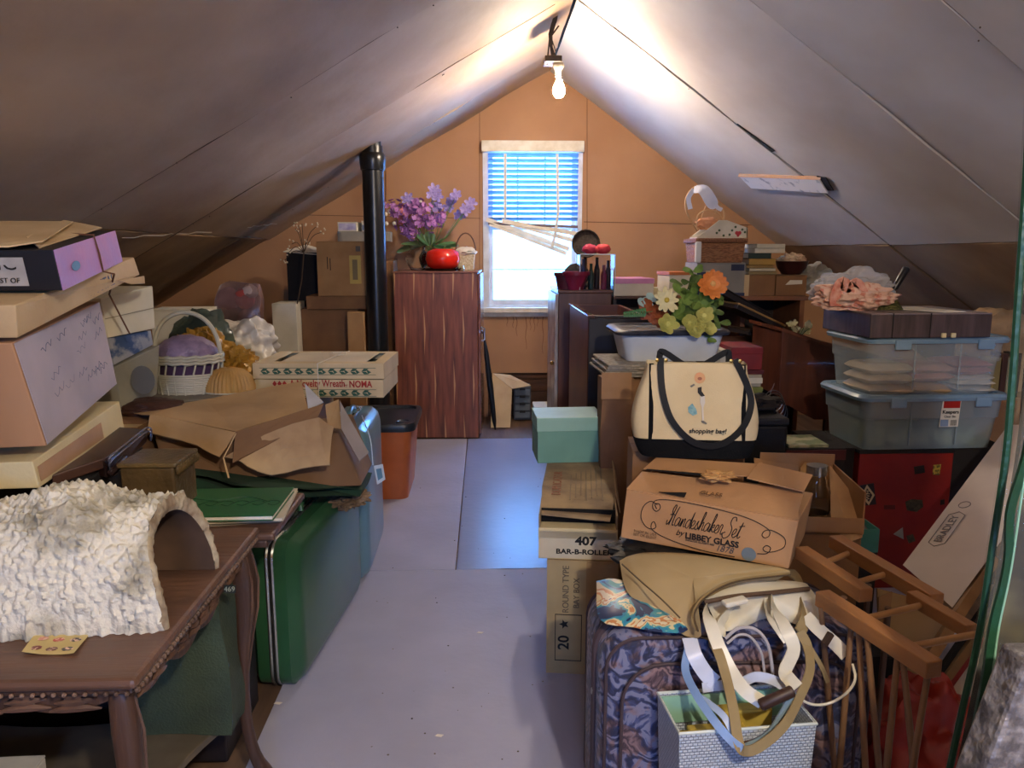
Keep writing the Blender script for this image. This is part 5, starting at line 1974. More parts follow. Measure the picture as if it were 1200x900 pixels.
m = MB(); m.blob((0, 0, .165), (rb * .86, rb * .68, .08), amp=.12, freq=4, seed=3, sub=4)
single_c = m
m.xform(Matrix.Translation(bc_))
single('lilac_cushion', m, mat('lilac_satin', '#8d7a92', '#6f5f78', rough=.45, scale=18, bump=.5, bscale=70), 'shiny lilac cushion sitting inside the white wicker basket', 'cushion', smooth=True)
# yellow ribbed straw hat-like round
c = at(270, 466, 3.28); c.z = ZM
yb = thing('ribbed_lampshade', 'mustard pleated round lampshade before the wicker basket', 'lampshade', c)
m = MB()
for_r = (303 - 240) / 2 / 900 * 3.0
rows = []
for z, rr_ in ((0, 1.0), (.03, 1.0), (.07, .88), (.095, .62), (.105, .3)):
    rows.append([m.bm.verts.new((for_r * rr_ * (1 + .03 * math.cos(36 * 2 * PI * k / 144)) * math.cos(2 * PI * k / 144), for_r * .8 * rr_ * (1 + .03 * math.cos(36 * 2 * PI * k / 144)) * math.sin(2 * PI * k / 144), z)) for k in range(144)])
for a_, b_ in zip(rows, rows[1:]):
    for k in range(144):
        m.bm.faces.new((a_[k], a_[(k + 1) % 144], b_[(k + 1) % 144], b_[k]))
m.bm.faces.new(rows[-1]); m.bm.faces.new(rows[0][::-1])
m.build('pleated_shade', mat('mustard_pleats', '#b28a4c', '#97713a', rough=.6), yb, smooth=True)
m = MB(); m.tube([(for_r * 1.02 * math.cos(t_), for_r * .82 * math.sin(t_), .006) for t_ in [2 * PI * i / 40 for i in range(40)]], .004, 5, closed=True); m.build('white_trim', Mww, yb)
# gold foil wrap
c = at(240, 440, 3.55); c.z = ZM
Mgold = mat('gold_foil', '#b08432', '#8c651f', rough=.4, scale=5, metal=.2, bump=.6, bscale=14)
m = MB(); m.blob((c.x + .0, c.y, ZM + .11), (.13, .1, .13), amp=.45, freq=2.5, seed=31, sub=4, flat=-.85, ridged=True)
single('gold_paper', m, Mgold, 'crumpled gold wrapping paper behind the wicker basket', 'wrapping', smooth=False)
c = at(278, 440, 3.5)
m = MB(); m.blob((c.x, c.y, ZM + .075), (.09, .09, .085), amp=.45, freq=2.5, seed=33, sub=4, flat=-.85, ridged=True)
single('gold_paper', m, Mgold, 'small crumpled gold parcel between basket and wreath box', 'wrapping')
# dark green glassy plastic at left of basket
c = at(208, 392, 3.75)
m = MB(); m.blob((c.x + .08, c.y + .1, ZM + .15), (.15, .08, .15), amp=.5, freq=2.2, seed=37, sub=4, flat=-.93)
single('plastic_bag', m, mat('dark_clear_plastic', '#5c6a5c', '#2a352e', rough=.15, alpha=.75, bump=.4, bscale=14), 'dark greenish clear plastic bag behind the basket handle', 'bag', smooth=True)
# white plastic bag and pinkish bag on base2
c = at(285, 415, 4.15)
m = MB(); m.blob((c.x, c.y, .86 + .13), (.17, .15, .15), amp=.55, freq=2.0, seed=41, sub=5, flat=-.85)
single('plastic_bag', m, mat('white_bag', '#d6d1c6', '#b3aca0', rough=.35, bump=.5, bscale=18), 'bulging white plastic bag behind the gold parcel', 'bag', smooth=True)
c = at(278, 355, 4.58)
pkb = thing('clear_bag', 'clear bag of red and grey cloth propped above the white plastic bag', 'bag', (c.x, c.y, .86))
m = MB()
P = [at(255, 334, 4.58), at(300, 331, 4.58), at(302, 372, 4.58), at(308, 392, 4.55), at(262, 388, 4.54), at(253, 362, 4.55)]
m.slab(P, (0, .1, 0))
bmesh.ops.triangulate(m.bm, faces=m.bm.faces)
bmesh.ops.subdivide_edges(m.bm, edges=m.bm.edges[:], cuts=4, use_grid_fill=True)
for v_ in m.bm.verts:
    v_.co += V((noise.noise(v_.co * 8), noise.noise(v_.co * 8 + V((5, 1, 1))), noise.noise(v_.co * 8 + V((1, 7, 1))))) * .035
m.build('bag_film', mat('pink_film', '#9a7a78', '#6b5552', rough=.25, alpha=.55, bump=.3, bscale=20), pkb, world_=True, smooth=True)
for k, (px, py, cc, r) in enumerate(((268, 352, '#7a4a44', .075), (286, 350, '#a8483e', .065), (293, 342, '#b9a59c', .045), (272, 372, '#4a4644', .085), (290, 375, '#6a4a48', .07))):
    m = MB(); m.blob(at(px, py, 4.62), (r, .045, r), amp=.3, seed=50 + k, sub=3); m.build('bundled_cloth', mat('bundle_%d' % k, cc, rough=.9, scale=20), pkb, world_=True, smooth=True)
m = MB(); m.blob(at(288, 425, 4.58), (.14, .1, .11), amp=.3, seed=60, sub=3, flat=-.9); m.build('lower_bundle', mat('bundle_4', '#6a4a48'), pkb, world_=True, smooth=True)
# pale box at eaves behind (between white bag and left pile)
o = carton('pale_box', 'pale cream box low under the eaves behind the wicker basket', at(178, 408, 3.95) * V((1, 1, 0)) if False else (at(178, 400, 3.96).x, 3.97, ZM), (.28, .2, at(178, 363, 3.96).z - ZM), math.radians(6), 'white', tape=False)

# ---- tall pile on the far left
ZL = at(45, 572, 1.98).z
bs2 = carton('cardboard_box', 'big brown carton at floor level under the far left pile', (-2.15, 2.46, 0), (.92, .5, ZL - .001), 0, 'brown')
tr_ = carton('cardboard_box', 'dark carton resting on the trunk under the far left pile', (-1.95, TY1 + .02, ZCH), (.86, .35, ZL - ZCH - .001), 0, 'dark', tape=False)


def skewbox(name, label, TL, TR, BR, BL, ext, m_, cat='box', group=None, lidm=None, bevel=.003, part='box_body'):
    P = [at(*p) for p in (BL, BR, TR, TL)]
    lo = min(P, key=lambda p: p.z)
    t = thing(name, label, cat, ((P[0] + P[1]) / 2), 0, group)
    m = MB()
    m.slab(P, ext)
    m.build(part, m_, t, world_=True, bevel=bevel)
    return t, P


Ecm = (-.7, -.22, 0)
cbx2, P = skewbox('long_box', 'long cream carton with tan tape patch at the pile base', (38, 541, 1.95), (140, 470, 2.68), (146, 503, 2.68), (46, 572, 1.95), (-.7, -.05, 0), card('cream'))
m = MB(); m.slab([P[0].lerp(P[1], .02).lerp(P[3].lerp(P[2], .02), .2) + V((.002, 0, 0)), P[0].lerp(P[1], .7).lerp(P[3].lerp(P[2], .7), .2) + V((.002, 0, 0)), P[0].lerp(P[1], .7).lerp(P[3].lerp(P[2], .7), .75) + V((.002, 0, 0)), P[0].lerp(P[1], .02).lerp(P[3].lerp(P[2], .02), .75) + V((.002, 0, 0))], (.001, 0, 0)); m.build('tape_patch', mat('tan_tape', '#b08a62', '#a07a54', rough=.6), cbx2, world_=True)
lv, P = skewbox('storage_box', 'big leaning box with scribbled lavender side and tan end', (14, 402, 1.9), (116, 353, 2.62), (137, 450, 2.64), (54, 523, 1.96), (-.55, -.08, 0), mat('tan_old_card', '#b98f6c', '#9c7453', rough=.8, scale=3, stretch=(1, 1, .2)))
n_ = (P[1] - P[0]).cross(P[3] - P[0]).normalized()
if n_.x < 0:
    n_ = -n_
m = MB(); m.slab([P[0].lerp(P[2], .01) + n_ * .001, P[1].lerp(P[3], .01) + n_ * .001, P[2].lerp(P[0], .01) + n_ * .001, P[3].lerp(P[1], .01) + n_ * .001], n_ * .0015)
fc = m.build('lavender_side', mat('lavender_tone', '#b3aab4', '#a09aa6', rough=.75, scale=4), lv, world_=True)  # side face coloured lavender over the tan body
Mpen = mat('blue_pen', '#56607e', rough=.7)
rr_ = random.Random(5)
m = MB()


def onP(u, v):
    return P[0].lerp(P[1], u).lerp(P[3].lerp(P[2], u), v) + n_ * .003


for k in range(16):
    u0, v0 = rr_.uniform(.2, .85), rr_.uniform(.2, .9)
    pts = [onP(u0 + .02 * j, v0 + .035 * math.sin(j * 2.1 + k) + .008 * j) for j in range(7)]
    m.tube(pts, .0009, 4)
m.build('pencil_scribble', Mpen, fc, world_=True)
ld, P2 = skewbox('box_lid', 'tan box lid with handwriting on top of the leaning box', (18, 357.5, 1.88), (157, 301.5, 2.72), (164, 322, 2.72), (21, 396, 1.9), (-.6, -.08, 0), card('pale'), cat='lid', part='lid_body')
n2 = (P2[1] - P2[0]).cross(P2[3] - P2[0]).normalized()
if n2.x < 0:
    n2 = -n2
mid = P2[0].lerp(P2[1], .58).lerp(P2[3].lerp(P2[2], .58), .62) + n2 * .002
mid = P2[0].lerp(P2[1], .62).lerp(P2[3].lerp(P2[2], .62), .40) + n2 * .002
lettering('HOSTAL', ld, Mpen, mid, P2[1] - P2[0], V((0, 0, 1)), .05)
m = MB(); m.slab([P2[1].lerp(P2[0], .12) + n2 * .004 + V((0, 0, -.012)), P2[1] + n2 * .004 + V((.0, .02, -.03)), P2[1] + n2 * .004 + V((0, .02, -.004)), P2[1].lerp(P2[0], .25) + n2 * .004 + V((0, 0, .02))], n2 * .002); m.build('torn_corner', card('pale'), ld, world_=True)
# white box behind right
wbx, P3 = skewbox('white_box', 'plain cream-white lidded box at the right of the leaning pile', (118, 350, 2.8), (179, 335, 3.0), (182, 385, 3.0), (127, 396, 2.82), (-.35, .0, 0), mat('cream_white', '#cfc9b4', '#c0b9a2', rough=.6))
m = MB(); m.slab([P3[0].lerp(P3[3], .48) + V((.003, -.003, 0)), P3[1].lerp(P3[2], .48) + V((.003, -.003, 0)), P3[1].lerp(P3[2], .5) + V((.003, -.003, 0)), P3[0].lerp(P3[3], .5) + V((.003, -.003, 0))], (.001, 0, 0)); m.build('lid_line', mat('lid_joint', '#8b8470'), wbx, world_=True)  # thin darker strip marking the lid edge
fb, P4 = skewbox('foil_parcel', 'parcel in blue and silver foil under the white box', (128, 396, 2.84), (177, 387, 3.0), (180, 404, 3.0), (134, 428, 2.86), (-.3, 0, 0), mat('foil_print', '#aab0bc', '#4d6590', rough=.3, metal=.4, scale=16, lo=.45, hi=.55, bump=.4, bscale=30), cat='parcel')
gb, P5 = skewbox('grey_box', 'grey-green box with pale sketch below the foil parcel', (135, 430, 2.86), (187, 405, 3.05), (184, 462, 3.05), (143, 482, 2.88), (-.32, .0, 0), mat('grey_green', '#8b8878', '#77756a', rough=.6))
m = MB(); c = at(166, 445, 2.9); m.lathe([(0, 0), (.045, 0), (.045, .001), (0, .001)], c + V((.006, -.004, 0)), 20, sy=1.2, M=Matrix.Rotation(math.radians(90), 3, 'X') @ Matrix.Rotation(math.radians(0), 3, 'Y')); m.build('printed_figure', mat('figure_grey', '#5c5b56'), gb, world_=True)
sup2 = carton('cardboard_box', 'old carton at the eaves under the grey-green box', (-1.95, 2.97, 0), (.1, .04, .5), 0, 'old', tape=False) if False else None
# pink and black box on top
pk = thing('doll_box', 'black and pink toy box tied with string on top of the pile', 'box', at(73, 341, 2.0))
A_, B_, C_, D_ = at(73, 340.5, 2.02), at(143, 306.5, 2.62), at(134, 270, 2.62), at(62, 293, 2.0)
m = MB(); m.slab([A_, B_, C_, D_], (-.42, -.03, 0)); m.build('box_body', mat('black_card', '#1b1a1f', '#151418', rough=.5), pk, world_=True, bevel=.002)
npk = (B_ - A_).cross(D_ - A_).normalized()
if npk.x < 0:
    npk = -npk
m = MB(); m.slab([A_ + npk * .001, B_ + npk * .001, C_ + npk * .001, D_ + npk * .001], npk * .0015)
pp = m.build('pink_side', mat('pink_panel', '#c27fb0', '#a77fc0', rough=.5, scale=4, bump=.2, bscale=60), pk, world_=True)
m = MB()
c = A_.lerp(B_, .22).lerp(D_.lerp(C_, .22), .45) + npk * .004
ud, vd = (B_ - A_).normalized(), (D_ - A_).normalized()
m.slab([c + ud * .035 * math.cos(t_) + vd * .013 * math.sin(t_) for t_ in [2 * PI * i / 16 for i in range(16)]], npk * .001)
m.build('blue_oval', mat('blue_oval', '#5a8ab0'), pp, world_=True)
# black front face stickers
fA = A_ + V((0, 0, 0))
for k, (u0, u1) in enumerate(((.18, .5), (.58, .9))):
    m = MB()
    a = A_ + V((-.42, -.03, 0)) * u0
    b = A_ + V((-.42, -.03, 0)) * u1
    h_ = (D_ - A_)
    m.slab([a + h_ * .12 + V((0, -.001, 0)), b + h_ * .12 + V((0, -.001, 0)), b + h_ * .82 + V((0, -.001, 0)), a + h_ * .82 + V((0, -.001, 0))], (0, -.0012, 0))
    s_ = m.build('sticker', mat('sticker_paper', '#b9b5b0', '#9b9894', rough=.5, scale=9), pk, world_=True)
    cc = (a + b) / 2 + h_ * .45
    lettering('RIC' if k == 0 else 'AS', s_, M_black, cc + V((.01, -.004, .022)), (1, .07, 0), (0, 0, 1), .05)
    lettering('THE BEST OF', s_, M_black, cc + V((0, -.004, -.02)), (1, .07, 0), (0, 0, 1), .018)
    m = MB(); m.sphere(cc + V((-.035, -.004, .03)), (.012, .002, .014), 8); m.build('red_dot', mat('red_dot', '#b03a2c'), s_, world_=True)
# cream lid papers over it
tp2 = thing('cream_folder', 'cream cardboard sheet folded open over the black and pink box', 'folder', D_ + V((-.2, .1, .0)))
m = MB()
m.slab([D_ + V((-.05, .03, .004)), C_ + V((-.03, -.02, .006)), C_ + V((-.16, .0, .03)), D_ + V((-.12, .1, .03))], (0, 0, .004))
m.build('right_leaf', card('pale'), tp2, world_=True)
m = MB()
m.slab([D_ + V((-.10, -.02, .006)), D_ + V((-.05, .05, .02)), D_ + V((-.2, .5, .085)), D_ + V((-.75, .45, .085)), D_ + V((-.75, -.05, .012)), D_ + V((-.2, -.05, .008))], (0, 0, .004))
m.build('left_leaf', card('pale'), tp2, world_=True)
# twine
m = MB()
e = .004
q1 = D_.lerp(C_, .58) + npk * e + V((0, 0, .006)); q2 = A_.lerp(B_, .6) + npk * e
m.tube([q1 + V((-.15, 0, .01)), q1, q1.lerp(q2, .5) + npk * .002, q2, q2 + npk * .03 + V((0, .0, -.01)), at(128, 345, 2.65), at(142, 372, 2.72), at(152, 391, 2.76)], .003, 5)
m.build('twine', mat('brown_twine', '#6b4632', rough=.9), pk, world_=True)

# ---- dark framed case at the foot of the pile
dc = thing('leather_case', 'dark brown glossy case with blue-white edge between pile and crushed box', 'case', at(110, 550, 2.1))
m = MB(); m.slab([at(60, 557, 2.02), at(124, 536, 2.12), at(172, 503, 2.42), at(140, 500, 2.5), at(100, 530, 2.2)], (0, 0, -.03)); m.build('case_top', mat('case_brown', '#4b3328', '#38251d', rough=.3), dc, world_=True, bevel=.004)
m = MB(); m.slab([at(122, 540, 2.11), at(174, 504, 2.41), at(172, 518, 2.41), at(136, 558, 2.14), at(124, 560, 2.11)], (-.03, .02, 0)); m.build('case_side', mat('case_dark', '#2c1a18', '#1e1211', rough=.3), dc, world_=True, bevel=.004)
m = MB()
for dz in (0, .012):
    m.tube([p + V((.006, 0, -dz)) for p in spline([at(126, 545, 2.1), at(127, 535, 2.1), at(150, 516, 2.26), at(168, 502, 2.38), at(175, 503, 2.4), at(174, 512, 2.4)], 4)], .003, 6)
m.build('metal_edging', mat('steel_edge', '#aab6d8', rough=.2, metal=.9), dc, world_=True)
m = MB(); m.tube(spline([at(128, 556, 2.1), at(136, 548, 2.12), at(146, 536, 2.18)], 4), .009, 7); m.build('case_handle', mat('case_dark', '#2c1a18'), dc, world_=True, smooth=True)
# little carved wooden box
c0_ = at(140, 572, 2.11)
wbx2 = thing('wooden_box', 'small rough wooden box with carved edge behind the grotto', 'box', (c0_.x, 2.12, ZCH))
m = MB(); zz1 = at(165, 545, 2.15).z
m.box(0, .15, 0, .16, 0, zz1 - ZCH); m.build('box_body', mat('bronze_wood', '#5c4a2c', '#3f321f', rough=.45, bump=.5, bscale=40), wbx2, bevel=.006)
m = MB(); m.box(-.006, .158, -.006, .166, zz1 - ZCH, zz1 - ZCH + .014); m.build('box_lid', mat('bronze_wood_lid', '#6f5c38', '#4a3b24', rough=.4, bump=.4), wbx2, bevel=.004)
m = MB()
for k in range(9):
    m.sphere((.15 + .008, .01 + .018 * k, zz1 - ZCH - .01), (.008, .007, .014), 6)
m.build('carved_fringe', mat('bronze_wood_lid', '#6f5c38'), wbx2)
# brown leather bits behind crushed box left
m = MB(); m.blob(at(175, 480, 2.95), (.14, .1, .045), amp=.4, freq=2.5, seed=71, sub=4, flat=-.7)
single('leather_pouch', m, mat('dark_leather', '#43281f', '#2e1b16', rough=.5, bump=.2), 'crumpled dark brown leather pouch behind the crushed box', 'pouch', smooth=True)

# ================================================================== right side
def pillow(mb, outline, th, up=(0, 0, 1), rings=7, wr=0.0, seed=0, dense=4):
    """soft closed pouch from an outline"""
    P = spline(list(outline) + [outline[0]], dense)[:-1]
    c = sum(P, V((0, 0, 0))) / len(P)
    up = V(up).normalized()
    for s in (1, -1):
        prev = None
        for k in range(rings + 1):
            r = 1 - k / rings
            hgt = th * math.sqrt(max(0, 1 - r ** 2.6)) * s * .5
            if k == rings:
                p = mb.bm.verts.new(c + up * hgt)
                for i in range(len(P)):
                    mb.bm.faces.new((prev[i], prev[(i + 1) % len(P)], p))
                break
            row = []
            for q in P:
                p = c.lerp(q, r) + up * hgt
                if wr and 0 < k:
                    p = p + up * wr * noise.noise(p * 9 + V((seed, seed, 0)))
                row.append(mb.bm.verts.new(p))
            if prev:
                for i in range(len(P)):
                    mb.bm.faces.new((prev[i], prev[(i + 1) % len(P)], row[(i + 1) % len(P)], row[i]))
            prev = row
    bmesh.ops.remove_doubles(mb.bm, verts=mb.bm.verts, dist=1e-6)
    return mb


def rest_on(mb, z, y0):
    for v in mb.bm.verts:
        if v.co.y > y0 and v.co.z < z:
            v.co.z = z
    return mb


# ---- two long cartons by the aisle
A, w, h, rz = frame_px((640, 788), (722, 792), 656, 0)
rt = carton('tall_carton', 'brown carton marked round type with a star, standing at the aisle', A, (w, .8, h), rz, 'old', tape=False)
Mi = M_black
Mprint = mat('label_cream', '#bfae8a', '#b09e7a', rough=.8)
m = MB(); m.box(0, w * .55, -.0009, 0, 0, h); m.build('pale_panel', mat('pale_panel', '#a8966f', '#93825f', rough=.85), rt)
lettering('ROUND TYPE', rt, mat('faint_ink', '#5d5241'), (w * .27, -.0012, h * .75), (0, 0, 1), (-1, 0, 0), .032, world_=False, xs=.9)
lettering('BAY BOX', rt, mat('faint_ink', '#5d5241'), (w * .42, -.0012, h * .72), (0, 0, 1), (-1, 0, 0), .030, world_=False, xs=.9)
m = MB()
for q in ((w * .12, w * .5, .05, .053), (w * .12, w * .5, .225, .228), (w * .12, w * .13, .05, .228), (w * .49, w * .5, .05, .228)):
    m.box(q[0], q[1], -.0018, -.0008, q[2], q[3])
m.build('printed_frame', Mi, rt)
lettering('20', rt, Mi, (w * .25, -.0012, .12), (0, 0, 1), (-1, 0, 0), .055, world_=False, bold=.001)
m = MB()
m.slab([(w * .25 + (.018 if k % 2 == 0 else .008) * math.cos(PI * k / 5 + PI), -.0008, .19 + (.018 if k % 2 == 0 else .008) * math.sin(PI * k / 5 + PI)) for k in range(10)], (0, -.001, 0))
m.build('printed_star', Mi, rt)
rx0 = A
A4 = V((at(631, 640, A.y + .02).x, A.y + .015, h))
w4 = at(722, 640, A4.y).x - A4.x
h4 = at(632, 618, A4.y).z - h
br_ = lidbox('label_carton', 'cream flat carton printed 407 Bar-B-Roller on the tall carton', A4, (w4, .8, h4), rz, 'cream', lid=.35, over=.001)
m = MB(); m.box(.004, w4 - .004, -.001, 0, .004, h4 * .9); m.build('front_label', mat('label_white', '#cfc7ae', '#c1b79c', rough=.7), br_)
lettering('407', br_, Mi, (w4 * .6, -.0014, h4 * .60), (1, 0, 0), (0, 0, 1), .042, world_=False, bold=.0016, xs=1.15)
lettering('BAR-B-ROLLER', br_, Mi, (w4 * .58, -.0014, h4 * .25), (1, 0, 0), (0, 0, 1), .025, world_=False, bold=.0008, xs=1.2)
# open upper carton with weathered top
z5 = h + h4
oc_ = thing('weathered_carton', 'weathered open-fronted carton between the 407 carton and the mint box', 'box', (A4.x, A4.y, z5), rz)
Mwe = mat('weathered_card', '#a9926c', '#7d6c58', rough=.85, scale=7, bump=.2, bscale=40, detail=8)
hh5 = .05
m = MB(); m.box(.0, .006, .0, .82, 0, hh5); m.build('side_wall', Mwe, oc_)
m = MB(); m.box(w4 - .006, w4, .0, .82, 0, hh5); m.build('side_wall', Mwe, oc_)
m = MB(); m.box(.006, w4 - .006, .06, .066, 0, hh5); m.box(.006, w4 - .006, .8, .82, 0, hh5); m.box(.006, w4 - .006, .06, .8, 0, .004); m.build('inner_wall', M_dark, oc_)
m = MB(); m.slab([(.008, .02, hh5 - .012), (w4 * .9, -.0, hh5 - .022), (w4 + .012, .30, hh5), (w4 + .012, .82, hh5 + .004), (.004, .82, hh5 + .004), (-.004, .3, hh5 + .002)], (0, 0, .003)); m.build('top_flap', Mwe, oc_)
m = MB(); m.slab([(w4 + .012, .12, hh5 - .03), (w4 + .014, .8, hh5 - .0), (w4 + .0, .8, hh5 + .05), (w4 + .0, .2, hh5 + .012)], (.003, 0, 0)); m.build('bent_flap', card('pale'), oc_)
lettering('DUPLICATOR', oc_, mat('faded_red', '#9c6a50', rough=.8), (w4 * .2, .35, hh5 + .006), (0, 1, 0), (-1, 0, 0), .05, world_=False)
m = MB()
for k in range(7):
    m.box(w4 * .38 + .02 * k, w4 * .38 + .02 * k + .004, .15 + .03 * (k % 3), .62 - .04 * (k % 2), hh5 + .0035, hh5 + .0045)
m.build('faded_print', mat('faded_print', '#8a7a62', rough=.8), oc_)
# mint box
zm_ = z5 + hh5 + .008
pm = gz(630, 543, zm_)
pm2 = gz(705, 540, zm_)
wm = (pm2 - pm).length
hm = at(628, 490, pm.y).z - zm_
mb2 = lidbox('mint_box', 'pale mint green lidded box standing on the weathered carton', pm, (wm, .22, hm), math.radians(2.5), 'white', lid=.3, mats=(mat('mint_card', '#6f9f8e', '#669584', rough=.6), mat('mint_lid', '#94bdac', '#86b09e', rough=.5)), over=.004)

# ---- Handeshaker glass carton
ZHK = .68
Ah, Bh = gz(727, 630, ZHK), gz(924, 667, ZHK)
TLh, TRh = at(734, 574, Ah.y + .005), at(936, 611, Bh.y - .015)
dh = V(((Bh - Ah).x, (Bh - Ah).y, 0)).normalized()
nh = V((-dh.y, dh.x, 0))
pn_ = (Bh - Ah).cross(TLh - Ah).normalized()
rr_d = ray(936, 611)
TRh = CAM + rr_d * ((Ah - CAM).dot(pn_) / rr_d.dot(pn_))
hk = thing('glassware_carton', 'tan carton printed Handeshaker Set by Libbey Glass with torn flaps', 'box', (Ah + Bh) / 2)
Mhk = mat('kraft_tan', '#b98e62', '#a87e55', rough=.75, scale=3, bump=.08)
DD = nh * .27
m = MB(); m.hexa([Ah, Bh, Bh + DD, Ah + DD], [TLh, TRh, TRh + DD, TLh + DD]); m.build('box_body', Mhk, hk, world_=True, bevel=.003)
uz = (TLh - Ah).normalized()
# torn top flaps
def topf(u, v, lift=0.0):
    return TLh.lerp(TRh, u) + nh * (.002 + .13 * v) + V((0, 0, .003 + (.018 + .026 * u) * v + lift))


m = MB(); m.grid(lambda u, v: topf(u * (.985 if v > .0 else 1), v), 12, 4, .003); m.build('front_flap', Mhk, hk, world_=True)
m = MB()
def rearf(u, v):
    e = .004 * math.sin(u * 40) * (1 - v)
    return TLh.lerp(TRh, u * .66) + nh * (.146 + e + .12 * v) + V((0, 0, .026 + .03 * u + .006 * v))


m.grid(rearf, 16, 3, .003); m.build('rear_flap', Mhk, hk, world_=True)
m = MB(); m.grid(lambda u, v: TLh.lerp(TRh, .67 + .32 * u) + nh * (.10 + .16 * v) + V((0, 0, .052 + .012 * (1 - u) + .004 * v)), 6, 3, .003); m.build('side_flap', Mhk, hk, world_=True)
m = MB()
c = TLh.lerp(TRh, .50) + nh * .10 + V((0, 0, .055))
m.blob(c, (.045, .03, .014), amp=.9, freq=1.8, seed=81, sub=4); m.build('torn_curl', mat('torn_pulp', '#c9a068', '#a87c48', rough=.9), hk, world_=True)
m = MB(); m.slab([TLh.lerp(TRh, .03) + nh * .125 + V((0, 0, .029)), TLh.lerp(TRh, .40) + nh * .105 + V((0, 0, .046)), TLh.lerp(TRh, .40) + nh * .125 + V((0, 0, .046)), TLh.lerp(TRh, .03) + nh * .14 + V((0, 0, .027))], (0, 0, .002)); m.build('tear_gap', M_dark, hk, world_=True)
m = MB(); m.slab([TLh.lerp(TRh, .20) + nh * .004 + V((0, 0, .0085)), TLh.lerp(TRh, .36) + nh * .002 + V((0, 0, .0085)), TLh.lerp(TRh, .36) + nh * .02 + V((0, 0, .016)), ], (0, 0, .0015)); m.build('tear_gap', M_dark, hk, world_=True)
# writing
Wf = (Bh - Ah).length


def hp(u, v):
    """point on the front face"""
    return Ah.lerp(Bh, u).lerp(TLh.lerp(TRh, u), v) - nh * .0022


def hpath(pts, r=.0011):
    m = MB()
    m.tube([hp(*p) for p in pts], r, 5)
    return m


def sp2(pts, n=8):
    return [(p.x, p.y) for p in spline([V((a, b, 0)) for a, b in pts], n)]


ring_ = sp2([(.205, .73), (.19, .82), (.215, .84), (.225, .76), (.205, .68), (.18, .74), (.185, .88), (.25, .95), (.4, .97), (.6, .94), (.75, .87), (.85, .74), (.865, .62), (.845, .55), (.825, .6), (.84, .7), (.88, .72), (.945, .62), (.955, .45), (.92, .33), (.87, .27), (.845, .32), (.86, .4), (.885, .36), (.87, .24), (.82, .2)], 6)
ring2 = sp2([(.205, .82), (.16, .86), (.12, .72), (.115, .5), (.15, .34), (.19, .3), (.215, .36), (.2, .46), (.185, .4), (.2, .28), (.3, .16), (.5, .06), (.7, .05)], 6)
m = hpath(ring_); m.tube([hp(*p) for p in ring2], .0011, 5)
m.build('printed_scroll', Mi, hk, world_=True)
GL_ = {
    'H': ([[(.0, .5), (.05, .0), (.5, .5), (.95, 2.1), (.75, 2.3), (.5, 1.7), (.7, 1.0), (.45, .0)], [(.25, 1.15), (.8, 1.25), (1.2, 1.15)], [(1.5, 2.2), (1.15, 1.2), (1.0, .1), (1.3, .1)]], 1.35),
    'a': ([[(.85, .85), (.5, 1.0), (.1, .55), (.2, .02), (.6, .2), (.9, .95), (.8, .1), (1.1, .15)]], 1.0),
    'n': ([[(.0, .2), (.25, .95), (.15, .0), (.45, .8), (.7, .95), (.65, .1), (.95, .15)]], .9),
    'd': ([[(.85, .8), (.5, 1.0), (.1, .55), (.2, .02), (.6, .2), (1.05, 1.9), (.85, .1), (1.1, .15)]], 1.0),
    'e': ([[(.0, .2), (.45, .55), (.5, .95), (.2, .9), (.05, .3), (.35, .0), (.75, .25)]], .68),
    's': ([[(.0, .15), (.4, 1.05), (.35, .7), (.55, .25), (.25, .0), (.05, .15)], [(.4, .05), (.75, .2)]], .68),
    'h': ([[(.0, .2), (.5, 1.5), (.55, 2.1), (.35, 1.9), (.1, .0), (.4, .8), (.65, .95), (.6, .1), (.9, .15)]], .85),
    'k': ([[(.0, .2), (.5, 1.5), (.55, 2.1), (.35, 1.9), (.1, .0), (.4, .8), (.65, .9), (.6, .6), (.3, .5), (.55, .1), (.9, .15)]], .85),
    'r': ([[(.0, .2), (.2, 1.05), (.5, .95), (.4, .3), (.5, .0), (.8, .2)]], .8),
    'S': ([[(1.25, 1.8), (1.1, 2.2), (.6, 2.1), (.5, 1.5), (.95, .9), (.8, .1), (.1, -.25), (-.3, .2), (.1, .45)]], 1.2),
    't': ([[(.1, .2), (.5, 1.8), (.25, .4), (.4, .0), (.7, .25)], [(.1, 1.3), (.9, 1.45)]], .7),
}
m = MB()
u = .275
sc = .0355
v0 = .455
for ch_ in 'Handeshaker':
    st_, ad = GL_[ch_]
    for q in st_:
        m.tube([hp(u + (x + .22 * y) * sc * .96, v0 + y * .185) for x, y in sp2(q, 4)], .0013 if ch_ == 'H' else .0011, 5)
    u += ad * sc * .96
u += .008
v0 -= .02
for ch_ in 'Set':
    st_, ad = GL_[ch_]
    for q in st_:
        m.tube([hp(u + (x + .22 * y) * sc, v0 + y * .19) for x, y in sp2(q, 4)], .0012, 5)
    u += ad * sc
m.build('script_lettering', Mi, hk, world_=True)
xd_ = (hp(.6, .3) - hp(.4, .3))
lettering('LIBBEY GLASS', hk, Mi, hp(.555, .30), xd_, uz, .023, bold=.0006, xs=1.05)
lettering('by', hk, Mi, hp(.362, .33), xd_, uz, .023, shear=.4)
lettering('SAFEDGE GLASSWARE', hk, mat('faint_ink', '#5d5241'), hp(.49, .215), xd_, uz, .008)
lettering('1878', hk, mat('pencil_grey', '#4b4a4a'), hp(.635, .16), xd_, uz, .024, shear=.3)
lettering('MADE IN USA', hk, mat('print_tan', '#86653f'), hp(.155, .20), xd_, uz, .011)
lettering('SET OF EIGHT', hk, mat('print_tan', '#86653f'), hp(.155, .13), xd_, uz, .011)
mid = TLh.lerp(TRh, .45) + nh * .03 + V((0, 0, .024))
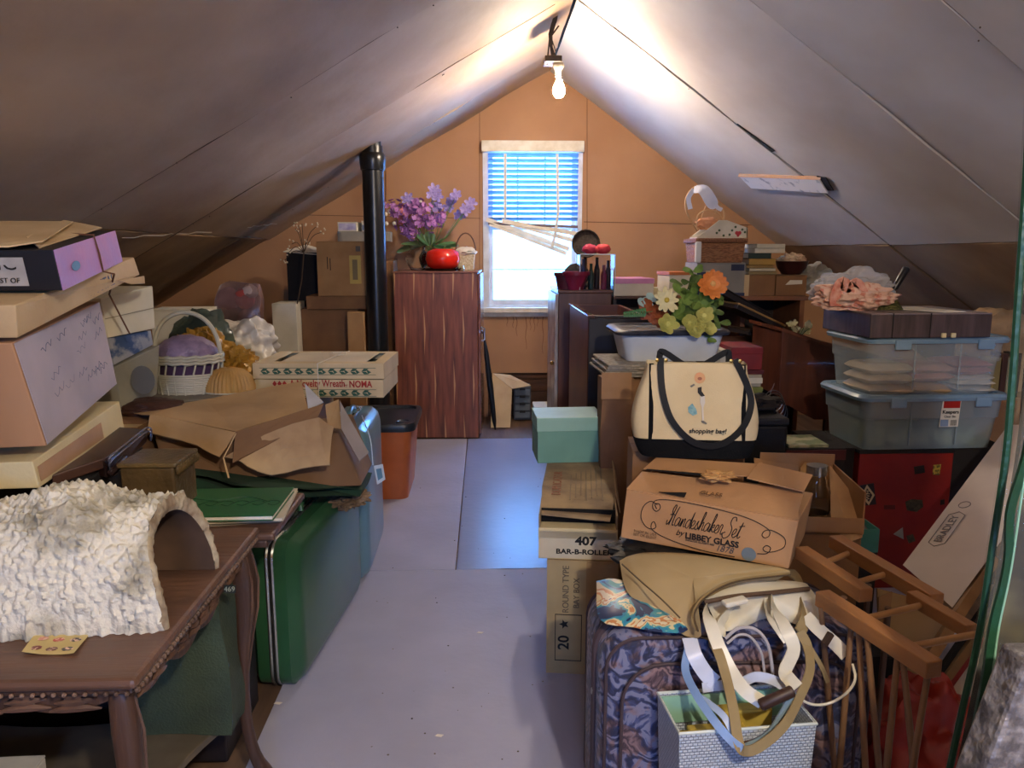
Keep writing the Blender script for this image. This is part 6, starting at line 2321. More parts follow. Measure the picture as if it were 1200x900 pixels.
lettering('GLASS', hk, mat('print_brown', '#6a4a2c'), TLh.lerp(TRh, .5) + nh * .03 + V((0, 0, .022)), dh, nh * .9 + V((0, 0, .35)), .022)
m = MB(); m.lathe([(0, 0), (.019, 0), (.019, .0012), (0, .0012)], hp(.775, .16), 20, M=Matrix.Rotation(math.atan2(dh.y, dh.x), 3, 'Z') @ Matrix.Rotation(PI / 2, 3, 'X')); m.build('round_seal', mat('blue_grey_seal', '#6f7c82', '#88949a', rough=.5), hk, world_=True)
# dark pile below it
dkp = carton('cardboard_box', 'dark carton hidden under the glassware carton', (Ah.x + .05, Ah.y + .08, 0), (.40, .18, ZHK - .045), math.atan2(dh.y, dh.x), 'dark', tape=False)
m = MB(); m.blob(Ah.lerp(Bh, .3) + nh * .07 + V((.0, 0, -.035)), (.2, .1, .038), amp=.3, seed=84, sub=4, flat=-.9)
single('black_bag', m, mat('black_nylon', '#15161a', '#0e0f12', rough=.6, bump=.3), 'black nylon bag squashed beneath the glassware carton', 'bag', smooth=True)
m = MB(); m.bar(Ah.lerp(Bh, .1) + V((0, -.015, -.03)), Ah.lerp(Bh, .28) + V((0, -.03, -.045)), .02, .012)
single('orange_handle', m, mat('orange_wood', '#a4552c', rough=.4), 'short orange wooden handle poking out beneath the glassware carton', 'handle', bevel=.003)

# ---- cream tote with black trim
TTY = Ah.y + .19
zt0 = max(TLh.z, TRh.z) + .035
cT = at(811, 535, TTY + .1)
Mcv = mat('cream_canvas', '#d3c096', '#c8b48a', rough=.85, bump=.15, bscale=220)
tt = thing('tote_bag', 'cream canvas tote with black trim and embroidered shopping lady', 'bag', V((cT.x, TTY + .1, zt0)), math.radians(-7))
HT = at(811, 425, TTY + .1).z - zt0


def tsec(t):
    """half width and half depth of the tote at height t"""
    hw = .168 + .034 * math.sin(PI * min(1, t * 1.1) ** .8) - .012 * t
    hd = .085 * (1 - .55 * t ** 1.5)
    return hw, hd


def tpt(ang_, t, off=0.0):
    hw, hd = tsec(t)
    e = .42
    c_, s_ = math.cos(ang_), math.sin(ang_)
    x = math.copysign(abs(c_) ** e, c_) * (hw + off)
    y = math.copysign(abs(s_) ** e, s_) * (hd + off)
    return V((x, y, t * HT + .004 * math.sin(3 * ang_) * t))


m = MB()
m.grid(lambda a, t: tpt(2 * PI * a, t * .999), 64, 16)
m.build('bag_body', Mcv, tt, smooth=True)
Mbk = mat('black_canvas', '#111214', '#0b0c0e', rough=.95, spec=.2, bump=.2, bscale=200)
m = MB()
m.grid(lambda a, t: tpt(2 * PI * a, t * .2, .0018), 64, 6)
m.build('base_band', Mbk, tt, smooth=True)
m = MB(); m.grid(lambda a, t: V((tpt(2 * PI * a, 0).x * (1 - t), tpt(2 * PI * a, 0).y * (1 - t), .0)), 64, 2); m.build('bag_bottom', Mbk, tt)
def tf_(x, t, off=.004):
    hw, hd = tsec(t)
    k = min(1, abs(x) / hw)
    return V((x, -hd * (1 - k ** 4.8) ** .42 - off, t * HT))


Mhd = mat('black_strap', '#0f0e0d', rough=.6, spec=.3)
for s in (-1, 1):
    m = MB()
    pts = [tpt(-PI / 2 + s * .98, t / 10, .003) for t in range(11)]
    m.ribbon([V((s * .142, tf_(s * .142, i / 10, .003).y, HT * i / 10)) for i in range(11)], .014, .003, (0, -1, 0))
    m.build('side_binding', Mbk, tt)


# front handle loops low across the face, rear handle stands behind
hpts = [(-.115, 1.07), (-.115, .95), (-.108, .7), (-.085, .45), (-.045, .27), (.0, .17), (.05, .15), (.1, .22), (.145, .38), (.165, .6), (.15, .8), (.125, .98), (.112, 1.06)]
m = MB(); m.ribbon(spline([tf_(x, t, .011 if 0 < i < 12 else .006) if t < 1 else V((x, -tsec(1)[1] - .004, t * HT)) for i, (x, t) in enumerate(hpts)], 5), .02, .004, (0, -1, 0)); m.build('front_handle', Mhd, tt, smooth=True)
m = MB(); m.ribbon(spline([V((x * .95, tsec(1)[1] + .006 + .0, t * HT)) for x, t in ((-.115, .9), (-.115, 1.06), (-.1, 1.09), (.0, .92), (.1, 1.09), (.115, 1.06), (.115, .9))], 5), .02, .004, (0, -1, 0)); m.build('rear_handle', Mhd, tt, smooth=True)
for x in (-.127, -.10, .10, .127):
    m = MB(); m.lathe([(0, 0), (.006, 0), (.006, .003), (0, .004)], (x, -tsec(1)[1] - .008, HT * 1.045), 10, M=Matrix.Rotation(PI / 2, 3, 'X')); m.build('rivet', mat('brass', '#b08b46', metal=1), tt)
# embroidery: a lady with a straw hat and shopping bags
em = tf_(0, .6, .002)
E = lambda x, z: V((x + .018, tf_(x + .018, max(.1, min(.95, z / HT)), .0022).y, z))
zc_ = HT * .86


def patch(pts, m_, nm):
    m = MB(); m.slab([E(x - .012, zc_ + z) for x, z in pts], (0, -.0012, 0)); return m.build(nm, m_, tt)


patch([(.017 * math.cos(a), .017 * math.sin(a)) for a in [2 * PI * k / 18 for k in range(18)]], mat('hat_peach', '#d2936a', '#c4a070', rough=.9, scale=90), 'embroidered_hat')
patch([(.007 * math.cos(a), -.002 + .005 * math.sin(a)) for a in [2 * PI * k / 12 for k in range(12)]], mat('hat_band', '#9a5a3a'), 'embroidered_hat_band')
patch([(-.006, -.03), (.006, -.027), (.006, -.04), (.016, -.054), (.006, -.058), (-.006, -.045)], Mi, 'embroidered_top')
patch([(.002, -.056), (.016, -.055), (.017, -.075), (.012, -.09), (.014, -.13), (.009, -.13), (.007, -.09), (.002, -.075)], mat('thread_white', '#d9d2c4', rough=.9), 'embroidered_trousers')
patch([(.005, -.131), (.014, -.131), (.024, -.138), (.022, -.142), (.008, -.137)], mat('thread_grey', '#6f6a60'), 'embroidered_shoe')
patch([(-.03, -.025), (-.018, -.018), (-.014, -.022), (-.026, -.03)], mat('thread_grey', '#6f6a60'), 'embroidered_hand')
patch([(-.035, -.09), (-.022, -.078), (-.01, -.095), (-.006, -.11), (-.02, -.116), (-.034, -.105)], mat('thread_teal', '#5f8c94', '#86a8a6', rough=.9, scale=120), 'embroidered_bag')
lettering('shopping bag!', tt, Mi, E(.014, zc_ - .163) + V((0, -.001, 0)), (1, 0, 0), (0, 0, 1), .021, world_=False, shear=.15, bold=.0004)
# cloth and cardboard under the tote
o = carton('cardboard_box', 'old tan carton under the cream tote behind the glassware carton', (Ah.x + .09, Ah.y + .31, 0), (.36, .2, zt0 - .002), math.radians(-6), 'brown', tape=False)

# ---- white tub with black lid, bouquet on top
YTb = 3.25
zt1 = at(790, 424, YTb).z
tb0, tb1 = at(729, 400, YTb).x, at(851, 400, YTb).x
ztl = at(790, 393, YTb).z
tub = thing('storage_tub', 'white plastic tub with dusty black lid carrying the flower bouquet', 'storage bin', ((tb0 + tb1) / 2, YTb, zt1))
m = MB(); stack(m, [(tb0 + .03, tb1 - .03, YTb + .02, YTb + .3, .04, zt1), (tb0, tb1, YTb, YTb + .32, .05, ztl + .004)]); m.build('tub_body', mat('milky_plastic', '#c9d2dc', '#bcc6d2', rough=.3, spec=.5), tub, world_=True, smooth=True)
m = MB(); stack(m, [(tb0 - .022, tb1 + .022, YTb - .02, YTb + .34, .06, ztl), (tb0 - .026, tb1 + .026, YTb - .024, YTb + .344, .06, ztl + .012), (tb0 - .016, tb1 + .016, YTb - .014, YTb + .334, .055, ztl + .022), (tb0 + .01, tb1 - .01, YTb + .01, YTb + .31, .04, ztl + .022), (tb0 + .014, tb1 - .014, YTb + .014, YTb + .306, .04, ztl + .017)]); m.build('tub_lid', mat('dusty_black', '#2a2c38', '#3c3f4a', rough=.4, scale=20), tub, world_=True, smooth=True)
ZL_ = ztl + .018
bq = thing('bouquet', 'artificial bouquet with orange gerbera and cream daisy lying on the black lid', 'flowers', (at(800, 385, YTb + .12).x, YTb + .12, ZL_))
ctr = bq.location.copy()
bp = lambda px, py, dy=0: at(px, py, YTb + .06 + dy)


def flower_part(nm, px, py, r, n_pet, W, mp_, mc_, dy=0, layers=2, nrm=(0, -1, .25), curl=.15):
    c = bp(px, py, dy)
    m = MB()
    for l in range(layers):
        blossom(m, c + V(nrm) * .004 * l, nrm, r * (1 - .22 * l), n_pet, W, curl)
    f_ = m.build(nm, mp_, bq, world_=True)
    m = MB(); m.sphere(c + V(nrm).normalized() * .008, (r * .2, r * .1, r * .2), 10)
    m.build('flower_centre', mc_, f_, world_=True, smooth=True)
    return c


M_org = mat('orange_petal', '#d8843a', '#c46a26', rough=.6)
M_crm = mat('cream_petals', '#ddd3a4', '#cbbf88', rough=.6)
M_yel = mat('yellow_green_petals', '#cfc873', '#b3b058', rough=.6)
M_rust = mat('rust_petals', '#a85a2c', '#8a4322', rough=.6)
flower_part('gerbera', 835, 333, .062, 16, .03, M_org, mat('pale_orange', '#e0a860'), dy=-.08, layers=3)
flower_part('daisy', 781, 352, .056, 11, .022, M_crm, mat('yellow_centre', '#c4a83a'), dy=-.08, layers=2)
for px, py, r in ((762, 366, .05), (772, 372, .045), (757, 358, .035)):
    flower_part('rust_lily', px, py, r, 6, .03, M_rust, M_rust, dy=-.02, nrm=(-.5, -1, -.1))
for px, py, r in ((782, 380, .045), (825, 370, .04), (822, 380, .035), (815, 386, .038), (830, 385, .032), (808, 378, .032)):
    flower_part('yellow_bloom', px, py, r, 6, .035, M_yel, M_yel, dy=-.1 - .01, nrm=(rnd.uniform(-.4, .4), -1, .2), curl=.5, layers=4)
for px, py in ((758, 353), (762, 348), (752, 354)):
    m = MB()
    c = bp(px + 8, py + 6, -.02)
    e = bp(px, py, -.02)
    petal(m, c, e - c, (0, -1, .3), .06, .035, .1)
    m.build('silver_leaf', mat('silver_leaf', '#a9bdb6', '#8aa39a', rough=.6), bq, world_=True)
Mfol = mat('foliage', '#6a7d3c', '#4a5f2e', rough=.55, scale=14)
Mfol2 = mat('bright_foliage', '#7f9648', '#5f7a34', rough=.55, scale=14)
for k, (px, py, s) in enumerate(((800, 345, .07), (808, 330, .06), (815, 350, .08), (800, 365, .08), (825, 355, .08), (838, 362, .07), (812, 318, .05), (820, 365, .07), (792, 372, .07), (803, 382, .06), (848, 352, .04), (795, 330, .04), (830, 395, .04), (843, 378, .05), (806, 356, .08), (818, 340, .06))):
    c = bp(px, py, rnd.uniform(-.06, .04))
    m = MB()
    for j in range(5):
        d = V((rnd.uniform(-1, 1), -.5 + rnd.uniform(-.3, .3), rnd.uniform(-.8, 1)))
        petal(m, c, d, (0, -1, .3), s, s * .5, rnd.uniform(-.2, .3))
    m.build('leaf_cluster', Mfol if k % 2 else Mfol2, bq, world_=True)
m = MB()
for k in range(9):
    a = bp(757 - k * 3, 366 + .3 * k, -.05)
    for s in (-1, 1):
        petal(m, a, V((-.5, 0, s)), (0, -1, 0), .022 - .0012 * k, .012, 0)
m.tube([bp(765, 365, -.05), bp(730, 369, -.05)], .0015, 5)
m.build('fern_frond', mat('fern_green', '#4f8248', '#3c6a38', rough=.5), bq, world_=True)
m = MB()
for px, py in ((835, 333), (781, 352), (762, 366), (825, 370), (812, 318), (845, 350)):
    m.tube(spline([ctr + V((0, .05, .01)), ctr.lerp(bp(px, py, -.03), .5) + V((0, .03, .02)), bp(px, py, -.03)], 4), .0025, 5)
m.build('stems', M_stem, bq, world_=True)

# paper bag, newspapers, carton under the tub
zn = zt1
np_ = []
for k in range(6):
    t_ = .010 if k < 5 else .006
    zn -= t_
    p = at(709, 440, YTb - .1)
    m = MB(); m.box(0, .4, 0, .36, 0, t_ - .0008)
    M = Matrix.Translation((at(712 - k, 440, YTb - .06).x, YTb - .08 + .004 * k, zn)) @ Matrix.Rotation(math.radians((-1) ** k * 2.5), 4, 'Z')
    m.xform(M)
    single('newspaper', m, mat('newsprint', '#a39c90', '#8a8479', rough=.85, scale=40, stretch=(1, 1, .2), lo=.45, hi=.55), ['topmost folded newspaper under the white tub', 'second newspaper from the top of the pile', 'third newspaper from the top of the pile', 'third newspaper from the bottom of the pile', 'second newspaper from the bottom of the pile', 'lowest newspaper of the pile on the carton'][k], 'newspaper', 'newspapers piled under the white tub', bevel=.003)
sup3 = carton('cardboard_box', 'brown carton behind the paper bag carrying the newspaper pile', (at(727, 500, YTb).x, YTb - .02, 0), (.42, .34, zn - .001), 0, 'brown', tape=False)
pbx0, pbx1 = at(704, 480, 3.12).x, at(729, 480, 3.12).x
zpb = at(710, 521, 3.1).z
pbg = thing('paper_bag', 'folded brown paper bag standing below the newspaper pile', 'bag', ((pbx0 + pbx1) / 2, 3.12, 0))
m = MB(); m.box(pbx0, pbx1 + .04, 3.1, 3.2, 0, at(710, 443, 3.12).z)
bmesh.ops.subdivide_edges(m.bm, edges=m.bm.edges[:], cuts=8, use_grid_fill=True)
for v_ in m.bm.verts:
    v_.co += V((noise.noise(v_.co * 9), noise.noise(v_.co * 9 + V((4, 4, 4))), 0)) * .012
m.build('bag_body', mat('paper_bag_kraft', '#8b6748', '#75553b', rough=.85, scale=5), pbg, world_=True)
m = MB(); zf_ = at(710, 467, 3.1).z; m.box(pbx0 - .004, pbx1 + .03, 3.084, 3.09, zf_, zf_ + .11); m.build('folded_flap', mat('kraft_light', '#9f7a56', '#8a6847', rough=.85), pbg, world_=True)

# ---- red trunk and black boxes carrying the bins
ZBn = .645
N_, R_, K_ = gz(1012, 528, ZBn), gz(1162, 525, ZBn), gz(963, 507, ZBn)
rzB = math.atan2((R_ - N_).y, (R_ - N_).x)
WB = (R_ - N_).length
DB = .38
ex, ey = V((math.cos(rzB), math.sin(rzB), 0)), V((-math.sin(rzB), math.cos(rzB), 0))
tk0, tk1 = gz(1003, 640, .3), None
YTk = N_.y + .02
tx0, tx1 = at(1003, 590, YTk).x, at(1112, 590, YTk).x
rtk = thing('footlocker', 'dark red trunk with travel stickers under the clear bins', 'trunk', ((tx0 + tx1) / 2, YTk, 0))
Mredt = mat('trunk_red', '#8a1f16', '#711812', rough=.45, scale=3, bump=.1)
m = MB(); m.box(tx0, tx1, YTk, YTk + .36, 0, ZBn - .02); m.build('trunk_body', Mredt, rtk, world_=True, bevel=.004)
m = MB(); m.box(tx0 - .004, tx1 + .004, YTk - .004, YTk + .364, ZBn - .02, ZBn - .002); m.build('trunk_edge', mat('trunk_black', '#111010', rough=.5), rtk, world_=True, bevel=.002)
tp3 = lambda px, py: V((at(px, py, YTk - .0015).x, YTk - .0015, at(px, py, YTk - .0015).z))


def sticker(nm, pts, m_, d=0.0):
    m = MB(); m.slab([tp3(*p) + V((0, -d, 0)) for p in pts], (0, .0012, 0)); return m.build(nm, m_, rtk, world_=True)


sticker('sticker', [(1008, 569), (1024, 566), (1027, 591), (1011, 593)], mat('sticker_navy', '#171b26', rough=.4))
s_ = sticker('sticker_diamond', [(1016, 568), (1025, 580), (1018, 592), (1009, 581)], mat('sticker_cream', '#c9bd98', rough=.4), .001)
sticker('diamond_core', [(1016, 572), (1022, 580), (1018, 588), (1012, 581)], mat('sticker_navy', '#171b26'), .0018)
lettering('WM', rtk, mat('sticker_cream', '#c9bd98'), tp3(1017, 580) + V((0, -.003, 0)), (0, 0, 1), (-1, 0, 0), .025)
sticker('sticker', [(1071, 547), (1083, 545), (1084, 554), (1072, 556)], mat('sticker_black', '#1c1712', rough=.4))
sticker('sticker', [(1094, 545), (1103, 544), (1101, 557), (1093, 556)], mat('sticker_yellow', '#a89a3c', '#4c4a20', rough=.4, scale=60, lo=.45, hi=.55))
sticker('sticker', [(1061, 588), (1068, 585), (1081, 586), (1082, 594), (1074, 600), (1063, 598)], mat('sticker_dark_green', '#26261a', '#4f4f3a', rough=.3, scale=50))
sticker('sticker', [(1047, 626), (1058, 618), (1059, 632), (1053, 629)], mat('sticker_silver', '#9aa4a4', rough=.3))
sticker('sticker', [(1062, 628), (1070, 626), (1073, 634), (1065, 637)], mat('sticker_dark_green', '#26261a'))
sticker('sticker', [(1036, 592), (1049, 592), (1049, 597), (1036, 597)], mat('faded_sticker', '#4f150f', rough=.5))
sticker('sticker', [(1102, 586), (1107, 585), (1107, 591), (1102, 592)], mat('sticker_black', '#1c1712'))
# black boxes either side
cxl = at(957, 560, YTk + .06).x
carton('black_box', 'matt black box left of the red trunk under the bins', (cxl, YTk + .03, 0), (tx0 - cxl - .008, .34, ZBn - .002), 0, 'dark', tape=False)
carton('black_box', 'matt black box right of the red trunk behind the white board', (tx1 + .008, YTk + .02, 0), (.25, .34, ZBn - .002), 0, 'dark', tape=False)
bpy.data.materials['cardboard_dark'].node_tree.nodes['Color Ramp'].color_ramp.elements[0].color = lin('#141215')
bpy.data.materials['cardboard_dark'].node_tree.nodes['Color Ramp'].color_ramp.elements[1].color = lin('#1e1b1d')

Mbin = mat('frosted_bin', '#b9cbd8', '#aec2d0', rough=.25, alpha=.36, spec=.7)
Mbin2 = mat('frosted_bin_lower', '#9fb4bf', '#93aab6', rough=.3, alpha=.46, spec=.7)
Mlid = mat('blue_grey_lid', '#7f9bb3', '#7390a8', rough=.3)


def clearbin(name, label, org, rz, W, D, z0, z1, mbin):
    t = thing(name, label, 'storage bin', (org.x, org.y, z0), rz)
    H = z1 - z0
    n_ = 5
    m = MB()

    def wall(x0, x1, y0, y1, r, z):
        return [m.bm.verts.new((x, y, z)) for x, y in rrect(x0, x1, y0, y1, r, 5)]
    rows = [wall(.025, W - .025, .02, D - .02, .04, .001), wall(.02, W - .02, .016, D - .016, .045, .03), wall(.008, W - .008, .006, D - .006, .05, H * .55), wall(.002, W - .002, 0, D, .05, H * .56), wall(-.004, W + .004, -.004, D + .004, .05, H - .03)]
    for a, b in zip(rows, rows[1:]):
        for k in range(len(a)):
            m.bm.faces.new((a[k], a[(k + 1) % len(a)], b[(k + 1) % len(a)], b[k]))
    m.bm.faces.new(rows[0][::-1])
    m.build('bin_body', mbin, t, smooth=True)
    m = MB()
    for fx_ in (.33, .66):
        m.box(W * fx_ - .003, W * fx_ + .003, -.006, -.002, H * .1, H - .035)
    m.build('moulded_rib', mbin, t)
    m = MB()
    stack(m, [(-.02, W + .02, -.018, D + .018, .055, H - .03), (-.024, W + .024, -.022, D + .022, .055, H - .016), (-.014, W + .014, -.012, D + .012, .05, H - .004), (.012, W - .012, .012, D - .012, .04, H - .004), (.016, W - .016, .016, D - .016, .04, H - .01)])
    m.build('bin_lid', Mlid, t, smooth=True)
    for s in (0, 1):
        m = MB(); m.box(W * (.16 + .6 * s), W * (.16 + .6 * s) + .07, -.03, -.018, H - .055, H - .012); m.build('latch', Mlid, t, bevel=.004)
    return t


zL2 = at(1010, 466, N_.y - .02).z
zU2 = at(1006, 398, N_.y - .02).z
O1 = N_ - ex * .02 - ey * .015
cb1 = clearbin('clear_bin', 'lower clear storage bin with price label on the red trunk', O1, rzB, WB + .05, DB, ZBn, zL2 + .012, Mbin2)
O2 = N_ - ex * .01 - ey * .0
cb2 = clearbin('clear_bin', 'upper clear storage bin full of pink and cream linens', O2, rzB, WB + .03, DB - .02, zL2 + .003, zU2 + .01, Mbin)
# label
Hb = zL2 + .012 - ZBn
WBn = WB + .05
lx0 = WBn * .53
lb_ = MB(); lb_.slab([(lx0, -.0085, Hb * .42), (lx0 + .085, -.0085, Hb * .42), (lx0 + .09, -.0085, Hb * .9), (lx0 + .008, -.0085, Hb * .9)], (0, .002, 0))
lb = lb_.build('price_label', mat('label_paper', '#d5d2c6', '#c9c6b8', rough=.6), cb1)
m = MB(); m.box(lx0 + .012, lx0 + .086, -.0095, -.0085, Hb * .75, Hb * .88); m.build('red_band', mat('label_red', '#a8201c', rough=.5), lb)
lettering('Keepers', lb, Mi, (lx0 + .046, -.009, Hb * .68), (1, 0, 0), (0, 0, 1), .022, world_=False, bold=.0005)
lettering('Clear Bin', lb, Mi, (lx0 + .045, -.009, Hb * .60), (1, 0, 0), (0, 0, 1), .014, world_=False)
m = MB()
for k in range(8):
    m.box(lx0 + .05 + .0035 * k, lx0 + .05 + .0035 * k + (.001 + .0008 * (k % 2)), -.0095, -.0085, Hb * .44, Hb * .54)
m.build('bar_code', Mi, lb)
m = MB(); m.box(lx0 + .004, lx0 + .04, -.0093, -.0085, Hb * .43, Hb * .55); m.build('blue_print', mat('label_blue', '#7f95b0', rough=.6), lb)
# folded linens in the upper bin
frL = [(.02, .30, .04, '#c79a86', 'peach folded cloth at the lower left in the upper bin'), (.25, .33, .04, '#c2a57e', 'tan folded sheet on the bottom of the upper bin'), (.06, .5, .05, '#d6b3a6', 'pink folded blanket in the middle of the upper bin')]
base_z = zL2 + .008


def cloth_stack(name, label, ox, wq, oz, hq, col, n, grp, zbase=None, dd=.26):
    m = MB()
    seed = int(ox * 1000) % 50
    for k in range(n):
        z0 = oz + hq * k / n
        M_ = MB()
        P = []
        pts = [V((ox, .03, z0)), V((ox + wq, .03 + .01 * math.sin(seed + k), z0 + .004 * math.sin(k * 2 + seed))), V((ox + wq, dd, z0)), V((ox, dd, z0))]
        pillow(m, pts, hq / n * 1.25, wr=.008, seed=seed + k, dense=6, rings=5)
    O_ = O2
    mm = Matrix.Translation((O_.x, O_.y, (zbase if zbase is not None else base_z) + .012)) @ Matrix.Rotation(rzB, 4, 'Z')
    m.xform(mm)
    return single(name, m, mat('linen_' + col.strip('#'), col, rough=.9, scale=14), label, 'linen', grp, smooth=True)


cloth_stack('folded_linen', 'cream folded sheets at the left in the upper bin', .03, .2, .0, .13, '#cdb79a', 3, 'linens in the upper clear bin')
cloth_stack('folded_linen', 'tan folded cloth low in the middle of the upper bin', .23, .17, .0, .045, '#bf9a6a', 1, 'linens in the upper clear bin')
cloth_stack('folded_linen', 'rose folded blanket above the tan cloth in the upper bin', .22, .2, .05, .07, '#c79086', 2, 'linens in the upper clear bin')
cloth_stack('folded_linen', 'white folded napkins at the right in the upper bin', .43, .17, .0, .07, '#ddd8cc', 3, 'linens in the upper clear bin')
cloth_stack('folded_linen', 'pink folded tablecloth above the white napkins in the upper bin', .42, .17, .075, .06, '#c9867e', 2, 'linens in the upper clear bin')
# things in the lower bin: pale green wrapped packs
k = 0
for ix in range(5):
    for iz in range(1):
        m = MB(); m.box(0, .088, 0, .2, 0, .085)
        mm = Matrix.Translation((O1.x, O1.y, ZBn + .004)) @ Matrix.Rotation(rzB, 4, 'Z') @ Matrix.Translation((.045 + ix * .105, .05, .0))
        m.xform(mm)
        single('wrapped_pack', m, mat('green_check', '#8f9c7a', '#4d5b4e', rough=.7, scale=26, lo=.47, hi=.53, detail=0), ['first green checked pack from the left in the lower bin', 'second green checked pack from the left in the lower bin', 'middle green checked pack in the lower bin', 'second green checked pack from the right in the lower bin', 'rightmost green checked pack in the lower bin'][ix], 'pack', 'checked packs in the lower bin', bevel=.008)
# wood-print flat box on top
ZF = zU2 + .008
N3 = N_ - ex * .035 - ey * .04
WF = (at(1158, 385, N_.y).x - N3.x) / max(.5, math.cos(rzB))
HF = at(1008, 367, N_.y - .02).z - ZF
wfb = thing('woodgrain_box', 'flat grey-brown woodgrain box on top of the upper clear bin', 'box', (N3.x, N3.y, ZF), rzB)
Mwg = mat('grey_woodgrain', '#57494a', '#3f3537', rough=.5, scale=14, stretch=(3, 3, .3), detail=6)
m = MB(); m.box(0, WF, 0, .42, 0, HF - .006); m.build('box_body', Mwg, wfb, bevel=.003)
m = MB(); m.box(.0, WF, .0, .42, HF - .006, HF); m.build('box_top', mat('woodgrain_top', '#8b8084', '#766c70', rough=.35), wfb, bevel=.003)
m = MB()
for u_ in (.18, .49):
    m.box(WF * u_ - .002, WF * u_ + .002, -.002, .42, -.0, HF + .001)
m.build('cord', M_black, wfb)
m = MB(); m.slab([(WF * .6, .0, HF + .002), (WF * .8, .02, HF + .002), (WF * .72, .3, HF + .002), (WF * .3, .3, HF + .002)], (0, 0, .003)); m.build('paper_sheet', M_paper, wfb)
m = MB()
for u_, c_ in ((.58, 0), (.66, 0)):
    m.box(WF * u_, WF * u_ + .02, -.0125, -.002, .0, .02)
m.build('tape_tab', card('cream'), wfb, bevel=.003)
ZT2 = ZF + HF
# pink cloth bundle, plastic bag, woven cover, bat handle
c = at(992, 352, N_.y + .2); c.z = ZT2
m = MB(); m.blob((c.x + .02, c.y - .02, ZT2 + .05), (.17, .12, .065), amp=.5, freq=2.4, seed=91, sub=5, flat=-.75)
single('pink_cloth', m, mat('pink_print', '#dcb8a6', '#c47f6e', rough=.8, scale=30, lo=.38, hi=.48), 'crumpled pink and cream printed cloth on the woodgrain box', 'cloth', smooth=True)
for k_, (px, py, s_) in enumerate(((988, 333, 1), (1003, 334, -1))):
    c2 = at(px, py + 12, N_.y + .1)
    m = MB(); m.ribbon(spline([c2 + V((-.03 * s_, 0, -.05)), c2 + V((-.03 * s_, 0, .0)), c2 + V((-.005, 0, .05)), c2 + V((.022 * s_, 0, .0)), c2 + V((.02 * s_, 0, -.05))], 6), .05, .01, (0, -1, 0))
    single('quilted_strap', m, mat('peach_strap_%d' % k_, '#d6a594', '#b9604f', rough=.8, scale=30), ['left looped peach strap standing up from the pink cloth', 'right looped peach strap standing up from the pink cloth'][k_], 'strap', 'looped straps on the pink cloth', smooth=True)
m = MB(); m.blob(at(1000, 338, N_.y + .3) + V((.0, 0, .0)), (.19, .1, .09), amp=.5, freq=2.0, seed=97, sub=5)
for v_ in m.bm.verts:
    v_.co.z = max(v_.co.z, ZT2 + .001)
single('plastic_bag', m, mat('clear_bag', '#d6d9e2', '#c0c4cf', rough=.12, alpha=.55, bump=.6, bscale=16, spec=.9), 'big crumpled clear plastic bag behind the pink cloth', 'bag', smooth=True)
m = MB(); q = [at(1028, 364, N_.y + .12), at(1060, 364, N_.y + .12), at(1044, 340, N_.y + .2), at(1038, 342, N_.y + .24)]
for p in q[:2]:
    p.z = ZT2 + .001
m.slab(q, (0, .05, 0))
single('woven_pouch', m, mat('olive_weave', '#6d6a3c', '#3b3f22', rough=.7, scale=60, lo=.47, hi=.53, bump=.6), 'olive woven pouch leaning beside the pink cloth', 'pouch', bevel=.006)
ra, rb_ = at(1041, 350, N_.y + .3), at(1062, 315, N_.y + .34)
ra.z = max(ra.z, ZT2 + .02)
m = MB(); m.tube([ra + (ra - rb_) * .25, ra, ra.lerp(rb_, .3), ra.lerp(rb_, .35), rb_, rb_ + (rb_ - ra) * .03], [.008, .008, .008, .015, .018, .012], 10)
single('umbrella', m, mat('black_grip', '#17181c', rough=.3), 'slim black umbrella grip sticking up behind the woven pouch', 'umbrella', smooth=True)
m = MB(); m.blob(at(1150, 385, 3.95) + V((.05, 0, -.02)), (.22, .12, .07), amp=.3, seed=99, sub=4)
# books at the far right of bins
zb_ = at(1170, 470, 3.6).z
sup5 = carton('cardboard_box', 'brown carton at the right eaves behind the clear bins', (at(1150, 470, 3.62).x, 3.68, 0), (.5, .4, zb_), 0, 'brown', tape=False)
for k_ in range(4):
    hb2 = .2 + .02 * (k_ % 2)
    m = MB(); m.box(0, .028, 0, .15, 0, hb2)
    m.xform(Matrix.Translation((at(1162, 470, 3.7).x + .034 * k_, 3.7, zb_)))
    single('book', m, mat('eaves_book_%d' % k_, ['#8a7a4c', '#4b2f26', '#a39a78', '#3c3a34'][k_], rough=.7), ['mustard upright book behind the bins', 'dark brown upright book behind the bins', 'pale upright book behind the bins', 'charcoal upright book behind the bins'][k_], 'book', 'upright books at the right eaves', bevel=.002)
m = MB(); m.blob((at(1170, 385, 3.85).x, 3.9, zb_ + .33), (.2, .12, .1), amp=.3, seed=101, sub=4)
for v_ in m.bm.verts:
    v_.co.z = max(zb_ + .001, v_.co.z)
    if v_.co.z < zb_ + .28:
        v_.co.z = zb_ + .001
single('beige_blanket', m, mat('beige_blanket', '#a88b68', '#8f7455', rough=.95, scale=10), 'beige folded blanket above the books right of the bins', 'blanket', smooth=True)

